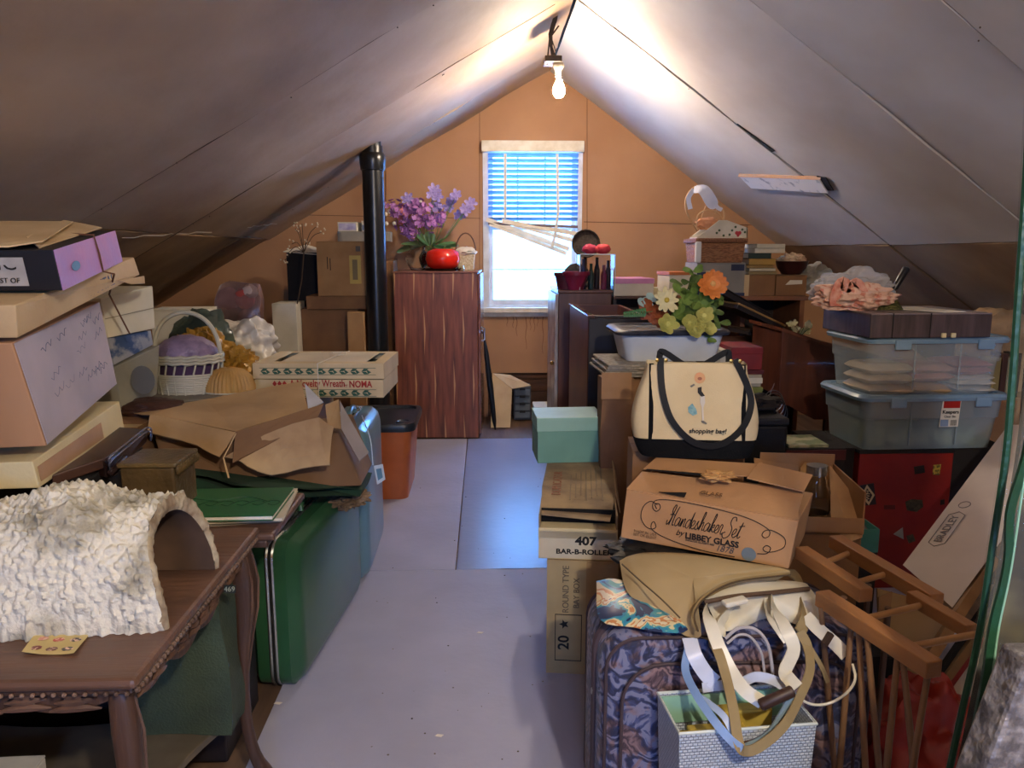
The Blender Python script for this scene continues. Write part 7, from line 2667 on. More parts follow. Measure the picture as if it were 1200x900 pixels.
# ---- open carton with a glass jug
zoc = .62
oa, ob = at(884, 640, 2.34), at(1000, 640, 2.2)
o0_ = V((oa.x + .06, 2.29, zoc))
wO_ = ob.x - oa.x - .0
opc = thing('open_carton', 'open tan carton with raised flaps holding a clear glass jug', 'box', o0_, math.radians(-8))
Hc = .17
Mtc = mat('kraft_open', '#ab8259', '#96704b', rough=.8, scale=4)
m = MB(); m.box(0, wO_, 0, .005, 0, Hc * .3); m.build('front_wall', Mtc, opc)
m = MB(); m.box(0, wO_, .33, .335, 0, Hc); m.build('rear_wall', Mtc, opc)
m = MB(); m.box(0, .005, .005, .33, 0, Hc * .8); m.build('side_wall', Mtc, opc)
m = MB(); m.box(wO_ - .005, wO_, .005, .33, 0, Hc * .8); m.build('side_wall', Mtc, opc)
m = MB(); m.box(0, wO_, 0, .335, 0, .004); m.build('box_floor', Mtc, opc)
m = MB(); m.slab([at(972, 546, 2.5), at(1012, 597, 2.33), at(1009, 630, 2.26), at(997, 634, 2.24), at(974, 620, 2.3)], (.004, 0, 0)); m.build('right_flap', mat('kraft_flap', '#c29c6e', '#ad875c', rough=.8), opc, world_=True)
m = MB(); m.slab([at(884, 537, 2.62), at(937, 543, 2.6), at(930, 575, 2.58), at(885, 560, 2.6)], (0, .004, 0)); m.build('rear_flap', Mtc, opc, world_=True)
m = MB(); m.slab([at(938, 548, 2.56), at(944, 541, 2.6), at(946, 560, 2.5), at(934, 600, 2.4)], (.003, 0, 0)); m.build('torn_flap', mat('torn_pulp', '#c9a068'), opc, world_=True)
jg = at(955, 626, 2.42)
jug = thing('glass_jug', 'clear glass bottle with silver cap standing in the open carton', 'bottle', V((jg.x, 2.44, zoc + .005)))
hj = at(955, 545, 2.44).z - zoc - .005
m = MB(); m.lathe([(0, .002), (.045, .002), (.052, .02), (.05, .08), (.036, hj * .62), (.03, hj * .8), (.032, hj - .012), (.029, hj - .012), (.027, hj * .8), (.033, hj * .62), (.046, .08), (.048, .02), (.042, .007), (0, .007)], (0, 0, 0), 24); m.build('jug_body', M_glass, jug, smooth=True)
m = MB(); m.lathe([(0, hj - .03), (.034, hj - .03), (.034, hj), (0, hj)], (0, 0, 0), 20); m.build('jug_cap', mat('silver_cap', '#b9b5a4', rough=.2, metal=.8), jug, smooth=True)
m = MB(); q = at(940, 628, 2.36); m.tube(spline([q + V((-.03, 0, .02)), q + V((.0, 0, .035)), q + V((.04, 0, .03)), q + V((.055, 0, -.0)), q + V((.06, 0, -.03))], 5), .009, 7)
single('black_handle', m, mat('black_plastic', '#20262e'), 'curved black plastic handle beside the glass bottle', 'hook', smooth=True)  # a loose curved black handle on its own
sup6 = carton('cardboard_box', 'brown carton beneath the open tan carton', (o0_.x + .0, o0_.y + .01, 0), (wO_, .3, zoc - .001), math.radians(-8), 'brown', tape=False)
ty = at(1018, 650, 2.62)
tbz = at(1018, 624, 2.62).z
tbx = thing('teal_box', 'small open teal box right of the open tan carton', 'box', (ty.x, 2.65, tbz - .09))
carton('cardboard_box', 'dark carton under the small teal box', (ty.x - .035, 2.65, 0), (.085, .13, tbz - .091), 0, 'dark', tape=False)
m = MB()
for q in ((-.035, .05, 0, .004), (-.035, .05, .13, .134), (-.035, -.031, .004, .13), (.046, .05, .004, .13)):
    m.box(q[0], q[1], q[2], q[3], 0, .09)
m.box(-.031, .046, .004, .13, 0, .04)
m.build('box_body', mat('teal_plastic', '#3f8478', '#33706a', rough=.5), tbx)
m = MB(); m.blob((.008, .065, .06), (.032, .055, .022), amp=.5, seed=104, sub=3); m.build('contents', mat('grey_scrap', '#7c7a70', rough=.9), tbx)

# ---- blue paisley suitcase
Mpa = bpy.data.materials.new('paisley_tapestry')
Mpa.use_nodes = True
nt, bs, NN, LK = nodes_of(Mpa)
tc = NN('ShaderNodeTexCoord')
nz = NN('ShaderNodeTexNoise'); nz.inputs['Scale'].default_value = 7; nz.inputs['Detail'].default_value = 2; LK(tc.outputs['Object'], nz.inputs['Vector'])
ad = NN('ShaderNodeMixRGB'); ad.blend_type = 'ADD'; ad.inputs[0].default_value = .24; LK(tc.outputs['Object'], ad.inputs[1]); LK(nz.outputs['Color'], ad.inputs[2])
wv = NN('ShaderNodeTexWave'); wv.wave_type = 'RINGS'; wv.rings_direction = 'SPHERICAL'; wv.inputs['Scale'].default_value = 8; wv.inputs['Distortion'].default_value = 13; wv.inputs['Detail'].default_value = 4; wv.inputs['Detail Scale'].default_value = 2.0; LK(ad.outputs[0], wv.inputs['Vector'])
c1 = NN('ShaderNodeValToRGB'); c1.color_ramp.interpolation = 'EASE'
for pos, col in ((0, '#1a2140'), (.35, '#28325a'), (.6, '#3f4973'), (.82, '#6c708c')):
    if pos == 0:
        e_ = c1.color_ramp.elements[0]
    elif pos == .82:
        e_ = c1.color_ramp.elements[-1]
    else:
        e_ = c1.color_ramp.elements.new(pos)
    e_.position = pos
    e_.color = lin(col)
LK(wv.outputs['Fac'], c1.inputs[0])
n3 = NN('ShaderNodeTexNoise'); n3.inputs['Scale'].default_value = 11; n3.inputs['Detail'].default_value = 3; n3.inputs['Distortion'].default_value = 1.5; LK(tc.outputs['Object'], n3.inputs['Vector'])
r3 = NN('ShaderNodeValToRGB'); r3.color_ramp.elements[0].position = .5; r3.color_ramp.elements[1].position = .58; LK(n3.outputs['Fac'], r3.inputs[0])
c2 = NN('ShaderNodeValToRGB'); c2.color_ramp.elements[0].color = lin('#3a2a36'); c2.color_ramp.elements[1].color = lin('#7c6468'); LK(wv.outputs['Fac'], c2.inputs[0])
mx = NN('ShaderNodeMixRGB'); LK(r3.outputs[0], mx.inputs[0]); LK(c1.outputs[0], mx.inputs[1]); LK(c2.outputs[0], mx.inputs[2])
LK(mx.outputs[0], bs.inputs['Base Color'])
bs.inputs['Roughness'].default_value = .75
bs.inputs['Sheen Weight'].default_value = .2
bp_ = NN('ShaderNodeBump'); bp_.inputs['Strength'].default_value = .4; bp_.inputs['Distance'].default_value = .004; LK(wv.outputs['Fac'], bp_.inputs['Height']); LK(bp_.outputs[0], bs.inputs['Normal'])
YP = 1.66
px0 = at(705, 800, YP).x
px1 = at(1028, 800, YP).x
ZPt = at(700, 682, YP + .3).z
WP = px1 - px0
ps = thing('soft_suitcase', 'blue paisley tapestry suitcase standing at the front of the right pile', 'suitcase', (px0, YP, 0))


def xz_out(x0, x1, z0, z1, r, n=6):
    return rrect(x0, x1, z0, z1, r, n)


def loft_y(mb, levels):
    """outlines in x-z lofted along y: (x0,x1,z0,z1,r,y)"""
    rows = [[mb.bm.verts.new((x, l[5], z)) for x, z in xz_out(*l[:5])] for l in levels]
    n = len(rows[0])
    for a, b in zip(rows, rows[1:]):
        for k in range(n):
            mb.bm.faces.new((a[k], a[(k + 1) % n], b[(k + 1) % n], b[k]))
    mb.bm.faces.new(rows[0][::-1]); mb.bm.faces.new(rows[-1])


m = MB()
loft_y(m, [(.03, WP - .03, .03, ZPt - .03, .07, .006), (.008, WP - .008, .008, ZPt - .008, .08, .02), (0, WP, 0.0, ZPt, .085, .05), (0, WP, 0.0, ZPt, .085, .26), (.008, WP - .008, .01, ZPt - .008, .08, .29), (.04, WP - .04, .04, ZPt - .04, .06, .305)])
m.build('case_body', Mpa, ps, smooth=True)
Mpip = mat('brown_piping', '#4a3c40', '#382d32', rough=.6)
for y_, ins in ((.012, .012), (.09, -.003), (.285, .004)):
    m = MB()
    out = xz_out(ins, WP - ins, ins if ins > 0 else .0, ZPt - ins, .08)
    m.tube([V((x, y_, z)) for x, z in out], .0045 if y_ != .09 else .009, 6, closed=True)
    m.build('piping', Mpip, ps, smooth=True)
m = MB()
loft_y(m, [(.07, WP - .07, .03, ZPt - .09, .09, -.02), (.05, WP - .05, .02, ZPt - .07, .1, -.008), (.05, WP - .05, .02, ZPt - .07, .1, .01)])
pk_ = m.build('front_pocket', Mpa, ps, smooth=True)
m = MB(); m.tube([V((x, -.009, z)) for x, z in xz_out(.048, WP - .048, .02, ZPt - .068, .1)], .0045, 6, closed=True); m.build('pocket_piping', Mpip, pk_, smooth=True)
m = MB(); m.lathe([(0, 0), (.006, 0), (.007, .012), (.003, .03), (0, .03)], (-.006, .09, ZPt - .2), 8); m.build('zip_pull', mat('zip_steel', '#a8a49c', rough=.3, metal=.9), ps)

# ---- printed bag, tan bag, white tote, straps
zp = ZPt
SPx = lambda px, py, z: gz(px, py, z)
m = MB()
ol_ = [SPx(699, 681, zp + .02), SPx(720, 678, zp + .03), SPx(760, 690, zp + .03), SPx(800, 705, zp + .03), SPx(806, 738, zp + .012), SPx(775, 741, zp + .01), SPx(742, 735, zp + .012), SPx(703, 726, zp + .015)]
pillow(m, ol_, .03, wr=.004, rings=6); rest_on(m, ZPt + .0015, YP + .02)
Mcol = bpy.data.materials.new('painted_print')
Mcol.use_nodes = True
nt, bs, NN, LK = nodes_of(Mcol)
tc = NN('ShaderNodeTexCoord')
nz = NN('ShaderNodeTexNoise'); nz.inputs['Scale'].default_value = 11; nz.inputs['Detail'].default_value = 3; nz.inputs['Distortion'].default_value = 1.2; LK(tc.outputs['Object'], nz.inputs['Vector'])
cr = NN('ShaderNodeValToRGB'); cr.color_ramp.interpolation = 'CONSTANT'
cr.color_ramp.elements[0].color = lin('#1c2c52'); cr.color_ramp.elements[1].position = .44; cr.color_ramp.elements[1].color = lin('#2f7a9a')
for pos, col in ((.48, '#3f8e94'), (.51, '#c9bd94'), (.56, '#b87c4c'), (.60, '#cfc4a4'), (.66, '#2f3c66')):
    e_ = cr.color_ramp.elements.new(pos); e_.color = lin(col)
LK(nz.outputs['Fac'], cr.inputs[0]); LK(cr.outputs[0], bs.inputs['Base Color']); bs.inputs['Roughness'].default_value = .4
pb_ = single('printed_pouch', m, Mcol, 'flat colourful printed pouch lying on the left of the paisley suitcase', 'bag', smooth=True)

Mtan = mat('khaki_nylon', '#a8946c', '#9a865f', rough=.7, scale=3, bump=.15, bscale=20)
zt_b = zp + .055
tbg = thing('khaki_bag', 'khaki zipped shoulder bag slumped across the paisley suitcase', 'bag', SPx(800, 700, zp))
ol_ = [SPx(726, 657, zp + .07), SPx(745, 650, zp + .085), SPx(800, 652, zp + .09), SPx(862, 660, zp + .09), SPx(925, 668, zp + .08), SPx(905, 676, zp + .07), SPx(858, 684, zp + .06), SPx(828, 697, zp + .05), SPx(814, 716, zp + .04), SPx(822, 744, zp + .02), SPx(806, 746, zp + .0), SPx(784, 733, zp + .01), SPx(754, 712, zp + .025), SPx(733, 690, zp + .045)]
m = MB(); pillow(m, ol_, .06, wr=.006, rings=8, seed=3); rest_on(m, ZPt + .002, YP + .02); m.build('bag_body', Mtan, tbg, world_=True, smooth=True)
Mzip = mat('zip_brown', '#54442f', rough=.6)
m = MB()
m.tube(spline([SPx(729, 661, zp + .09), SPx(752, 682, zp + .085), SPx(775, 702, zp + .078), SPx(797, 724, zp + .055)], 6), .002, 5)
m.build('zip_seam', Mzip, tbg, world_=True)
m = MB()
sp_ = spline([SPx(817, 738, zp + .035), SPx(813, 716, zp + .06), SPx(829, 696, zp + .075), SPx(862, 680, zp + .09), SPx(925, 672, zp + .095)], 8)
m.tube(sp_, .004, 6); m.build('top_hem', mat('khaki_hem', '#8a764f', rough=.7), tbg, world_=True, smooth=True)
m = MB(); m.tube([p + V((.0, -.008, .0)) for p in sp_], .0022, 5); m.build('zip_line', Mzip, tbg, world_=True)
# khaki strap: long loop hanging down over the basket
YS_ = YP - .03


def hang(pts, w, th, m_, nm, parent, nrm=(0, -1, .2)):
    P = [at(px, py, y) for px, py, y in pts]
    m = MB(); m.ribbon(spline(P, 7), w, th, nrm); return m.build(nm, m_, parent, world_=True, smooth=True)


Mks = mat('khaki_strap', '#98865f', '#84734f', rough=.75)
hang([(820, 745, 1.70), (838, 757, 1.60), (850, 790, 1.54), (859, 830, 1.47), (866, 872, 1.42), (878, 880, 1.40), (900, 868, 1.41), (922, 846, 1.44), (938, 815, 1.5), (949, 785, 1.55), (946, 757, 1.6), (937, 740, 1.62)], .022, .003, Mks, 'shoulder_strap', tbg)
hang([(925, 668, 1.92), (936, 683, 1.85), (941, 705, 1.75), (943, 725, 1.66), (937, 742, 1.62)], [.03] * 28 + [.03], .004, Mks, 'shoulder_strap', tbg)
hang([(937, 742, 1.62), (948, 757, 1.6), (962, 780, 1.58), (970, 800, 1.57)], .010, .003, Mks, 'strap_end', tbg)
# white tote lying under the straps
Mwt = mat('white_vinyl', '#dcd9c8', '#cfcbb8', rough=.35, bump=.1)
wt = thing('white_handbag', 'soft white handbag with brown piping lying on the paisley suitcase', 'bag', SPx(890, 705, zp))
ol_ = [SPx(826, 703, zp + .03), SPx(845, 690, zp + .045), SPx(890, 680, zp + .05), SPx(938, 682, zp + .05), SPx(950, 690, zp + .045), SPx(962, 712, zp + .03), SPx(952, 735, zp + .01), SPx(900, 722, zp + .01), SPx(850, 740, zp + .008)]
m = MB(); pillow(m, ol_, .035, wr=.01, rings=7, seed=8); rest_on(m, ZPt + .002, YP + .02); m.build('bag_body', Mwt, wt, world_=True, smooth=True)
m = MB(); m.tube(spline([SPx(825, 706, zp + .056), SPx(860, 699, zp + .064), SPx(900, 695, zp + .064), SPx(948, 690, zp + .06)], 6), .006, 6); m.build('brown_piping', mat('brown_leather', '#55402f', rough=.5), wt, world_=True, smooth=True)
m = MB(); m.ribbon([SPx(848, 708, zp + .07), SPx(874, 702, zp + .075)], .026, .012, (0, 0, 1)); m.build('strap_loop', Mwt, wt, world_=True, bevel=.004)
YSf = YP - .045
hang([(826, 706, 1.78), (830, 722, 1.66), (840, 752, 1.60), (856, 785, 1.56), (872, 808, 1.52), (893, 823, 1.5)], .03, .003, Mwt, 'handle_strap', wt)
hang([(901, 696, 1.8), (908, 712, 1.68), (920, 735, 1.6), (930, 760, 1.57), (920, 786, 1.54), (925, 796, 1.52), (934, 806, 1.5)], .03, .003, Mwt, 'handle_strap', wt)
hang([(893, 699, 1.8), (900, 720, 1.66), (912, 738, 1.6), (922, 752, 1.58)], .016, .003, Mwt, 'handle_strap', wt)
hang([(845, 745, 1.62), (846, 728, 1.66), (862, 712, 1.74), (885, 707, 1.78), (900, 708, 1.78)], .022, .003, Mwt, 'handle_strap', wt)
hang([(808, 748, 1.64), (814, 768, 1.6), (826, 788, 1.59), (838, 800, 1.58)], .035, .003, mat('white_blue_vinyl', '#cfd6e6', '#bcc6dc', rough=.35), 'side_flap', wt)
hang([(823, 806, 1.58), (845, 803, 1.58), (868, 800, 1.57), (886, 793, 1.56), (906, 797, 1.55), (922, 806, 1.53)], .022, .003, mat('white_blue_vinyl', '#cfd6e6'), 'lower_strap', wt)
m = MB(); m.tube(spline([at(850, 748, 1.6), at(866, 736, 1.6), at(886, 738, 1.6), at(900, 756, 1.59), at(906, 790, 1.58)], 7), .004, 7)
m.tube(spline([at(852, 754, 1.58), at(866, 744, 1.58), at(880, 747, 1.58), at(892, 765, 1.58), at(896, 790, 1.58)], 7), .003, 7)
m.build('round_handle', mat('grey_white_cord', '#bdb9b8', '#a8a4a6', rough=.3), wt, world_=True, smooth=True)
m = MB(); m.tube(spline([at(926, 812, 1.5), at(950, 825, 1.5), at(972, 824, 1.5), at(992, 812, 1.5), at(1002, 796, 1.5), at(999, 778, 1.52)], 7), .003, 6)
m.build('piping_loop', Mwt, wt, world_=True, smooth=True)
hang([(944, 722, 1.66), (960, 738, 1.62), (976, 752, 1.6), (992, 768, 1.58)], .03, .004, Mwt, 'buckle_strap', wt)
m = MB(); m.bar(at(966, 755, 1.6), at(974, 742, 1.6), .012, .014); m.build('strap_keeper', mat('brown_leather', '#55402f'), wt, world_=True, bevel=.002)
# brown roll handle
m = MB(); m.tube([at(890, 827, 1.46), at(892, 826, 1.46), at(928, 810, 1.47), at(930, 809, 1.47)], [.008, .0125, .0125, .008], 14)
single('brown_roll', m, mat('dark_brown_leather', '#3f2b22', '#33221b', rough=.5), 'rolled dark brown leather grip hanging above the white basket', 'grip', smooth=True)
# blue straps
bst = thing('blue_strap', 'pale blue vinyl strap looping down over the white woven basket', 'strap', at(840, 850, 1.5))
Mbv = mat('blue_vinyl', '#7f9cc8', '#6d8cba', rough=.3)
hang([(806, 760, 1.62), (803, 785, 1.58), (815, 812, 1.52), (835, 842, 1.46), (855, 866, 1.43), (870, 878, 1.41)], .018, .004, Mbv, 'strap_band', bst)
hang([(822, 818, 1.52), (842, 833, 1.48), (852, 845, 1.46), (862, 866, 1.44), (870, 878, 1.42)], .014, .004, mat('pale_blue_vinyl', '#a9bcd8', rough=.3), 'strap_band', bst)
hang([(870, 878, 1.42), (900, 862, 1.44), (918, 835, 1.47), (930, 810, 1.5)], .016, .004, mat('grey_blue_vinyl', '#788e9c', rough=.3), 'strap_band', bst)
m = MB(); m.tube(spline([at(866, 872, 1.43), at(885, 868, 1.44), at(905, 855, 1.45), at(918, 838, 1.47)], 6), .005, 7); m.build('dark_edge', mat('dark_brown_leather', '#3f2b22'), bst, world_=True, smooth=True)

# ---- white woven shopping basket
ZW_ = .50
f0_, f1_ = gz(796, 860, ZW_), gz(957, 848, ZW_)
b0_ = gz(774, 826, ZW_)
Mwv = bpy.data.materials.new('woven_plastic')
Mwv.use_nodes = True
nt, bs, NN, LK = nodes_of(Mwv)
tc = NN('ShaderNodeTexCoord')
bk_ = NN('ShaderNodeTexBrick'); bk_.inputs['Scale'].default_value = 1.0; bk_.inputs['Brick Width'].default_value = .0105; bk_.inputs['Row Height'].default_value = .0072; bk_.inputs['Mortar Size'].default_value = .0016; bk_.inputs['Mortar Smooth'].default_value = .8
sp3 = NN('ShaderNodeSeparateXYZ'); LK(tc.outputs['Object'], sp3.inputs[0])
sm = NN('ShaderNodeMath'); sm.operation = 'ADD'; LK(sp3.outputs[0], sm.inputs[0]); LK(sp3.outputs[1], sm.inputs[1])
cb_ = NN('ShaderNodeCombineXYZ'); LK(sm.outputs[0], cb_.inputs[0]); LK(sp3.outputs[2], cb_.inputs[1])
LK(cb_.outputs[0], bk_.inputs['Vector'])
bk_.inputs['Color1'].default_value = lin('#c9d2dc'); bk_.inputs['Color2'].default_value = lin('#b9c4d2'); bk_.inputs['Mortar'].default_value = lin('#8792a0')
LK(bk_.outputs['Color'], bs.inputs['Base Color']); bs.inputs['Roughness'].default_value = .35
bm_ = NN('ShaderNodeBump'); bm_.invert = True; bm_.inputs['Strength'].default_value = .8; bm_.inputs['Distance'].default_value = .003; LK(bk_.outputs['Fac'], bm_.inputs['Height']); LK(bm_.outputs[0], bs.inputs['Normal'])
wb_ = thing('woven_basket', 'white woven plastic shopping basket with mint rim at the bottom edge', 'basket', (f0_.x, f0_.y, 0), math.atan2((f1_ - f0_).y, (f1_ - f0_).x))
WW, DW = (f1_ - f0_).length, .15
for nm, q in (('front_side', ((.02, .012), (WW - .02, .012), (WW, 0), (0, 0))), ('rear_side', ((.02, DW - .012), (WW - .02, DW - .012), (WW, DW), (0, DW))), ('left_side', ((.02, DW - .012), (.02, .012), (0, 0), (0, DW))), ('right_side', ((WW - .02, .012), (WW - .02, DW - .012), (WW, DW), (WW, 0)))):
    m = MB()
    n_ = V((0, 0, 0))
    a, b, c, d = q
    pts = [V((a[0], a[1], 0)), V((b[0], b[1], 0)), V((c[0], c[1], ZW_)), V((d[0], d[1], ZW_))]
    nn = (pts[1] - pts[0]).cross(pts[3] - pts[0]).normalized()
    if nn.dot(V((WW / 2, DW / 2, .25)) - pts[0]) < 0:
        nn = -nn
    m.slab(pts, nn * .004)
    m.build(nm, Mwv, wb_)
m = MB(); m.box(.02, WW - .02, .012, DW - .012, 0, .004); m.build('basket_bottom', Mwv, wb_)
m = MB(); m.tube([(0, 0, ZW_), (WW, 0, ZW_), (WW, DW, ZW_), (0, DW, ZW_)], .004, 6, closed=True); m.build('rim', mat('white_rim', '#cfdad6', rough=.4), wb_)
m = MB(); m.box(.006, WW - .006, DW - .01, DW - .006, ZW_ - .07, ZW_ - .004); m.build('mint_lining', mat('mint_felt', '#9cc8b0', '#86b49c', rough=.9), wb_)
for k_, (x_, w_k, y_, z_, lb) in enumerate(((.012, .11, .02, .47, 'flat yellow packet at the left inside the woven basket'), (.05, .13, .06, .455, 'long yellow packet in the middle of the woven basket'), (.13, .12, .09, .48, 'yellow packet at the right inside the woven basket'))):
    m = MB(); m.box(0, w_k, 0, .035, -.25, 0)
    m.xform(world_matrix(wb_) @ Matrix.Translation((x_, y_, z_)))
    single('yellow_packet', m, mat('yellow_packet', '#c2ab4e', '#a08a38', rough=.5, scale=12), lb, 'packet', 'yellow packets in the woven basket', bevel=.004)

# ---- wooden rack of bars and dowels
ZR = .70
Mrk = wood('pine_bar', '#a97748', '#8d5f38', axis='y', rough=.45, scale=10)
Mdw = mat('dowel', '#b98a55', '#9c7144', rough=.5, scale=10)
rk = thing('wooden_rack', 'wooden rack of square bars, dowels and spindly legs at the right front', 'rack', gz(1040, 740, 0))
rk.location = V((gz(1040, 720, ZR).x, gz(1040, 720, ZR).y, 0))
bars = [((978, 634), (1098, 705), .036), ((939, 647), (1015, 698), .034), ((963, 700), (1095, 785), .036), ((1068, 699), (1138, 740), .03)]
for (a, b, s_) in bars:
    A_, B_ = gz(a[0], a[1], ZR), gz(b[0], b[1], ZR)
    m = MB(); m.bar(A_, B_, s_ * 1.05, s_); m.build('bar', Mrk, rk, world_=True, bevel=.0025)
for a, b in (((966, 660), (1000, 646)), ((1006, 682), (1044, 671)), ((1018, 724), (1086, 708)), ((1070, 757), (1146, 743))):
    A_, B_ = gz(a[0], a[1], ZR), gz(b[0], b[1], ZR)
    m = MB(); m.tube([A_, B_], .0075, 10); m.build('dowel', Mdw, rk, world_=True, smooth=True)
for (a, b, zb2) in (((962, 712), (978, 900), .0), ((998, 728), (984, 900), .0), ((1006, 735), (1014, 900), .0), ((1016, 745), (1030, 900), .0), ((1052, 768), (1039, 900), .0), ((1058, 772), (1071, 900), .0), ((1088, 786), (1070, 897), .0)):
    A_ = gz(a[0], a[1], ZR - .012)
    B1 = at(b[0], b[1], A_.y - .02)
    d_ = (B1 - A_) / (A_.z - B1.z)
    B_ = A_ + d_ * A_.z
    m = MB(); m.tube([A_, A_.lerp(B_, .3), A_.lerp(B_, .9), B_], [.006, .0072, .0065, .005], 10); m.build('leg', mat('leg_wood', '#8b6a4c', '#70533a', rough=.55), rk, world_=True, smooth=True)
for px, py in ((970, 655), (1018, 685), (989, 700), (1041, 712)):
    A_ = gz(px, py, ZR - .02)
    m = MB(); m.tube([A_, V((A_.x + .01, A_.y + .02, .35 if px > 1000 else ZPt + .005))], .0075, 8); m.build('spindle', mat('leg_dark', '#5f4636', rough=.6), rk, world_=True, smooth=True)

# ---- leaning white board, wooden frame, red-edged board, red cloth
def dropz(p):
    p = V(p); p.z = 0
    return p


wbd = thing('white_board', 'large white cardboard panel with grey stamp leaning under the eaves', 'board', at(1110, 650, 2.3) * V((1, 1, 0)) if False else (at(1110, 650, 2.3).x, 2.3, 0))
A1_, A2_, A3_, A4_ = at(1116, 712, 2.12), at(1058, 662, 2.42), at(1180, 500, 2.95), at(1240, 560, 2.6)
ext_ = (A4_ - A1_)
pn2 = (A2_ - A1_).cross(A3_ - A1_).normalized()


def onb(px, py):
    d_ = ray(px, py)
    return CAM + d_ * ((A1_ - CAM).dot(pn2) / d_.dot(pn2))


m = MB(); m.slab([A1_, A2_, A3_, onb(1215, 500), onb(1205, 590)], V((.012, .008, .006)))
m.build('panel', mat('board_white', '#bfb2a8', '#b0a298', rough=.6, scale=3), wbd, world_=True)
up_ = (A3_ - A2_).normalized()
nb_ = (A2_ - A1_).cross(A3_ - A1_).normalized()
if nb_.y > 0:
    nb_ = -nb_
c = at(1108, 622, 2.33)
# put stamp exactly on the panel plane
pl = A1_
dd_ = ray(1110, 620); t_ = (pl - CAM).dot(nb_) / dd_.dot(nb_); c = CAM + dd_ * t_ + nb_ * .002
Mst = mat('grey_stamp', '#6d6a70', rough=.8)
lettering('BRADLEY', wbd, Mst, c, up_, nb_.cross(up_), .038)
m = MB()
sd = nb_.cross(up_)
for s_ in (-1, 1):
    m.tube([c + up_ * .085 * s2 + sd * .028 * s_ + nb_ * .0005 for s2 in (-1, 1)], .0012, 4)
for s_ in (-1, 1):
    m.tube([c + up_ * .085 * s_ + sd * .028, c + up_ * .105 * s_, c + up_ * .085 * s_ - sd * .028], .0012, 4)
m.tube([c + up_ * .15 + (up_ * math.cos(q) + sd * math.sin(q)) * .02 for q in [2 * PI * k / 12 for k in range(12)]], .0012, 4, closed=True)
m.build('stamp_frame', Mst, wbd, world_=True)
# wooden frame in front of it, slanting
fr2 = thing('picture_frame', 'old wooden picture frame leaning below the white board', 'frame', (at(1120, 720, 2.0).x, 2.0, 0))
Mfw = mat('frame_wood', '#8f6b44', '#75542f', rough=.6, scale=8)
for (a, b, w_, mm_) in (((1090, 770, 1.95), (1165, 655, 2.3), .03, Mfw), ((1098, 792, 1.9), (1175, 680, 2.25), .012, M_dark), ((1104, 800, 1.88), (1182, 695, 2.2), .022, mat('frame_inner', '#6e5536', rough=.6))):
    m = MB(); m.bar(at(*a), at(*b), w_, .02, (0, -1, .5)); m.build('frame_rail', mm_, fr2, world_=True)
m = MB(); m.bar(at(1104, 803, 1.86), at(1104, 803, 1.86) * V((1, 1, 0)), .03, .02, (0, 1, 0)); m.build('frame_rail', Mfw, fr2, world_=True)
rb3 = thing('red_edged_board', 'pale board with dark red edge slanting above the red cloth', 'board', (at(1110, 800, 1.8).x, 1.8, 0))
m = MB(); m.slab([at(1082, 830, 1.98), at(1160, 735, 2.38), at(1163, 742, 2.37), at(1090, 842, 1.97)], (0, .02, 0)); m.build('red_edge', mat('dark_red_edge', '#7c1a1c', rough=.5), rb3, world_=True)
m = MB(); m.slab([at(1090, 842, 1.98), at(1163, 742, 2.38), at(1200, 760, 2.38), at(1180, 900, 1.95), at(1100, 900, 1.95)], (0, .02, 0)); m.build('board_face', mat('board_cream', '#b5a48c', rough=.7), rb3, world_=True)
# tan carton panel behind the rack
tcp = thing('tan_panel', 'tan cardboard panel standing behind the wooden rack', 'board', (at(1050, 760, 2.15).x, 2.15, 0))
m = MB()
q = [at(1028, 690, 2.2), at(1112, 712, 2.15), at(1086, 800, 2.1), at(1032, 810, 2.12)]
m.slab([V((q[3].x, q[3].y, 0)), V((q[2].x, q[2].y, 0)), q[2], q[1], q[0], q[3]], (0, .006, 0)); m.build('sheet', mat('tan_sheet', '#a98a62', '#94774f', rough=.85, scale=3), tcp, world_=True)
m = MB(); m.slab([at(1030, 700, 2.18), at(1046, 694, 2.18), at(1034, 790, 2.1), at(1026, 800, 2.1)], (0, .006, 0)); m.build('brown_strip', Mfw, tcp, world_=True)
# red cloth
c = gz(1080, 880, .25)
m = MB(); m.blob((c.x + .04, c.y + .1, .17), (.17, .14, .22), amp=.4, freq=2.2, seed=111, sub=5, flat=-.77)
single('red_cloth', m, mat('red_satin_cloth', '#a32a18', '#7f1c10', rough=.45, scale=4, bump=.2, bscale=12), 'bundle of shiny red cloth on the floor behind the wooden rack', 'cloth', smooth=True)
# dark clutter box behind rack between suitcase and red cloth
o = carton('cardboard_box', 'dark carton on the floor behind the rack beside the paisley suitcase', (px1 + .03, 1.98, 0), (.22, .3, .36), 0, 'dark', tape=False)

# ---- garment bag in clear plastic at the right edge
gb_ = thing('garment_bag', 'clear garment bag with green binding hanging at the right edge', 'garment bag', (.78, 1.02, 0))
Y_ = 1.0
left_edge = [(1210, 60), (1203, 200), (1193, 350), (1186, 450), (1178, 540), (1163, 640), (1148, 740), (1128, 830), (1112, 905), (1095, 990), (1080, 1150)]
zip_edge = [(1260, 60), (1240, 250), (1218, 420), (1203, 520), (1187, 590), (1182, 650), (1165, 720), (1158, 790), (1142, 850), (1135, 905), (1125, 1000), (1110, 1150)]
Lp = spline([at(x, y, Y_) for x, y in left_edge], 5)
Zp = spline([at(x, y, Y_ - .03) for x, y in zip_edge], 5)
Mgb = mat('green_binding', '#1d4430', '#163625', rough=.4, bump=.3, bscale=60)
m = MB(); m.tube(Lp, .005, 7); m.build('binding', Mgb, gb_, world_=True, smooth=True)
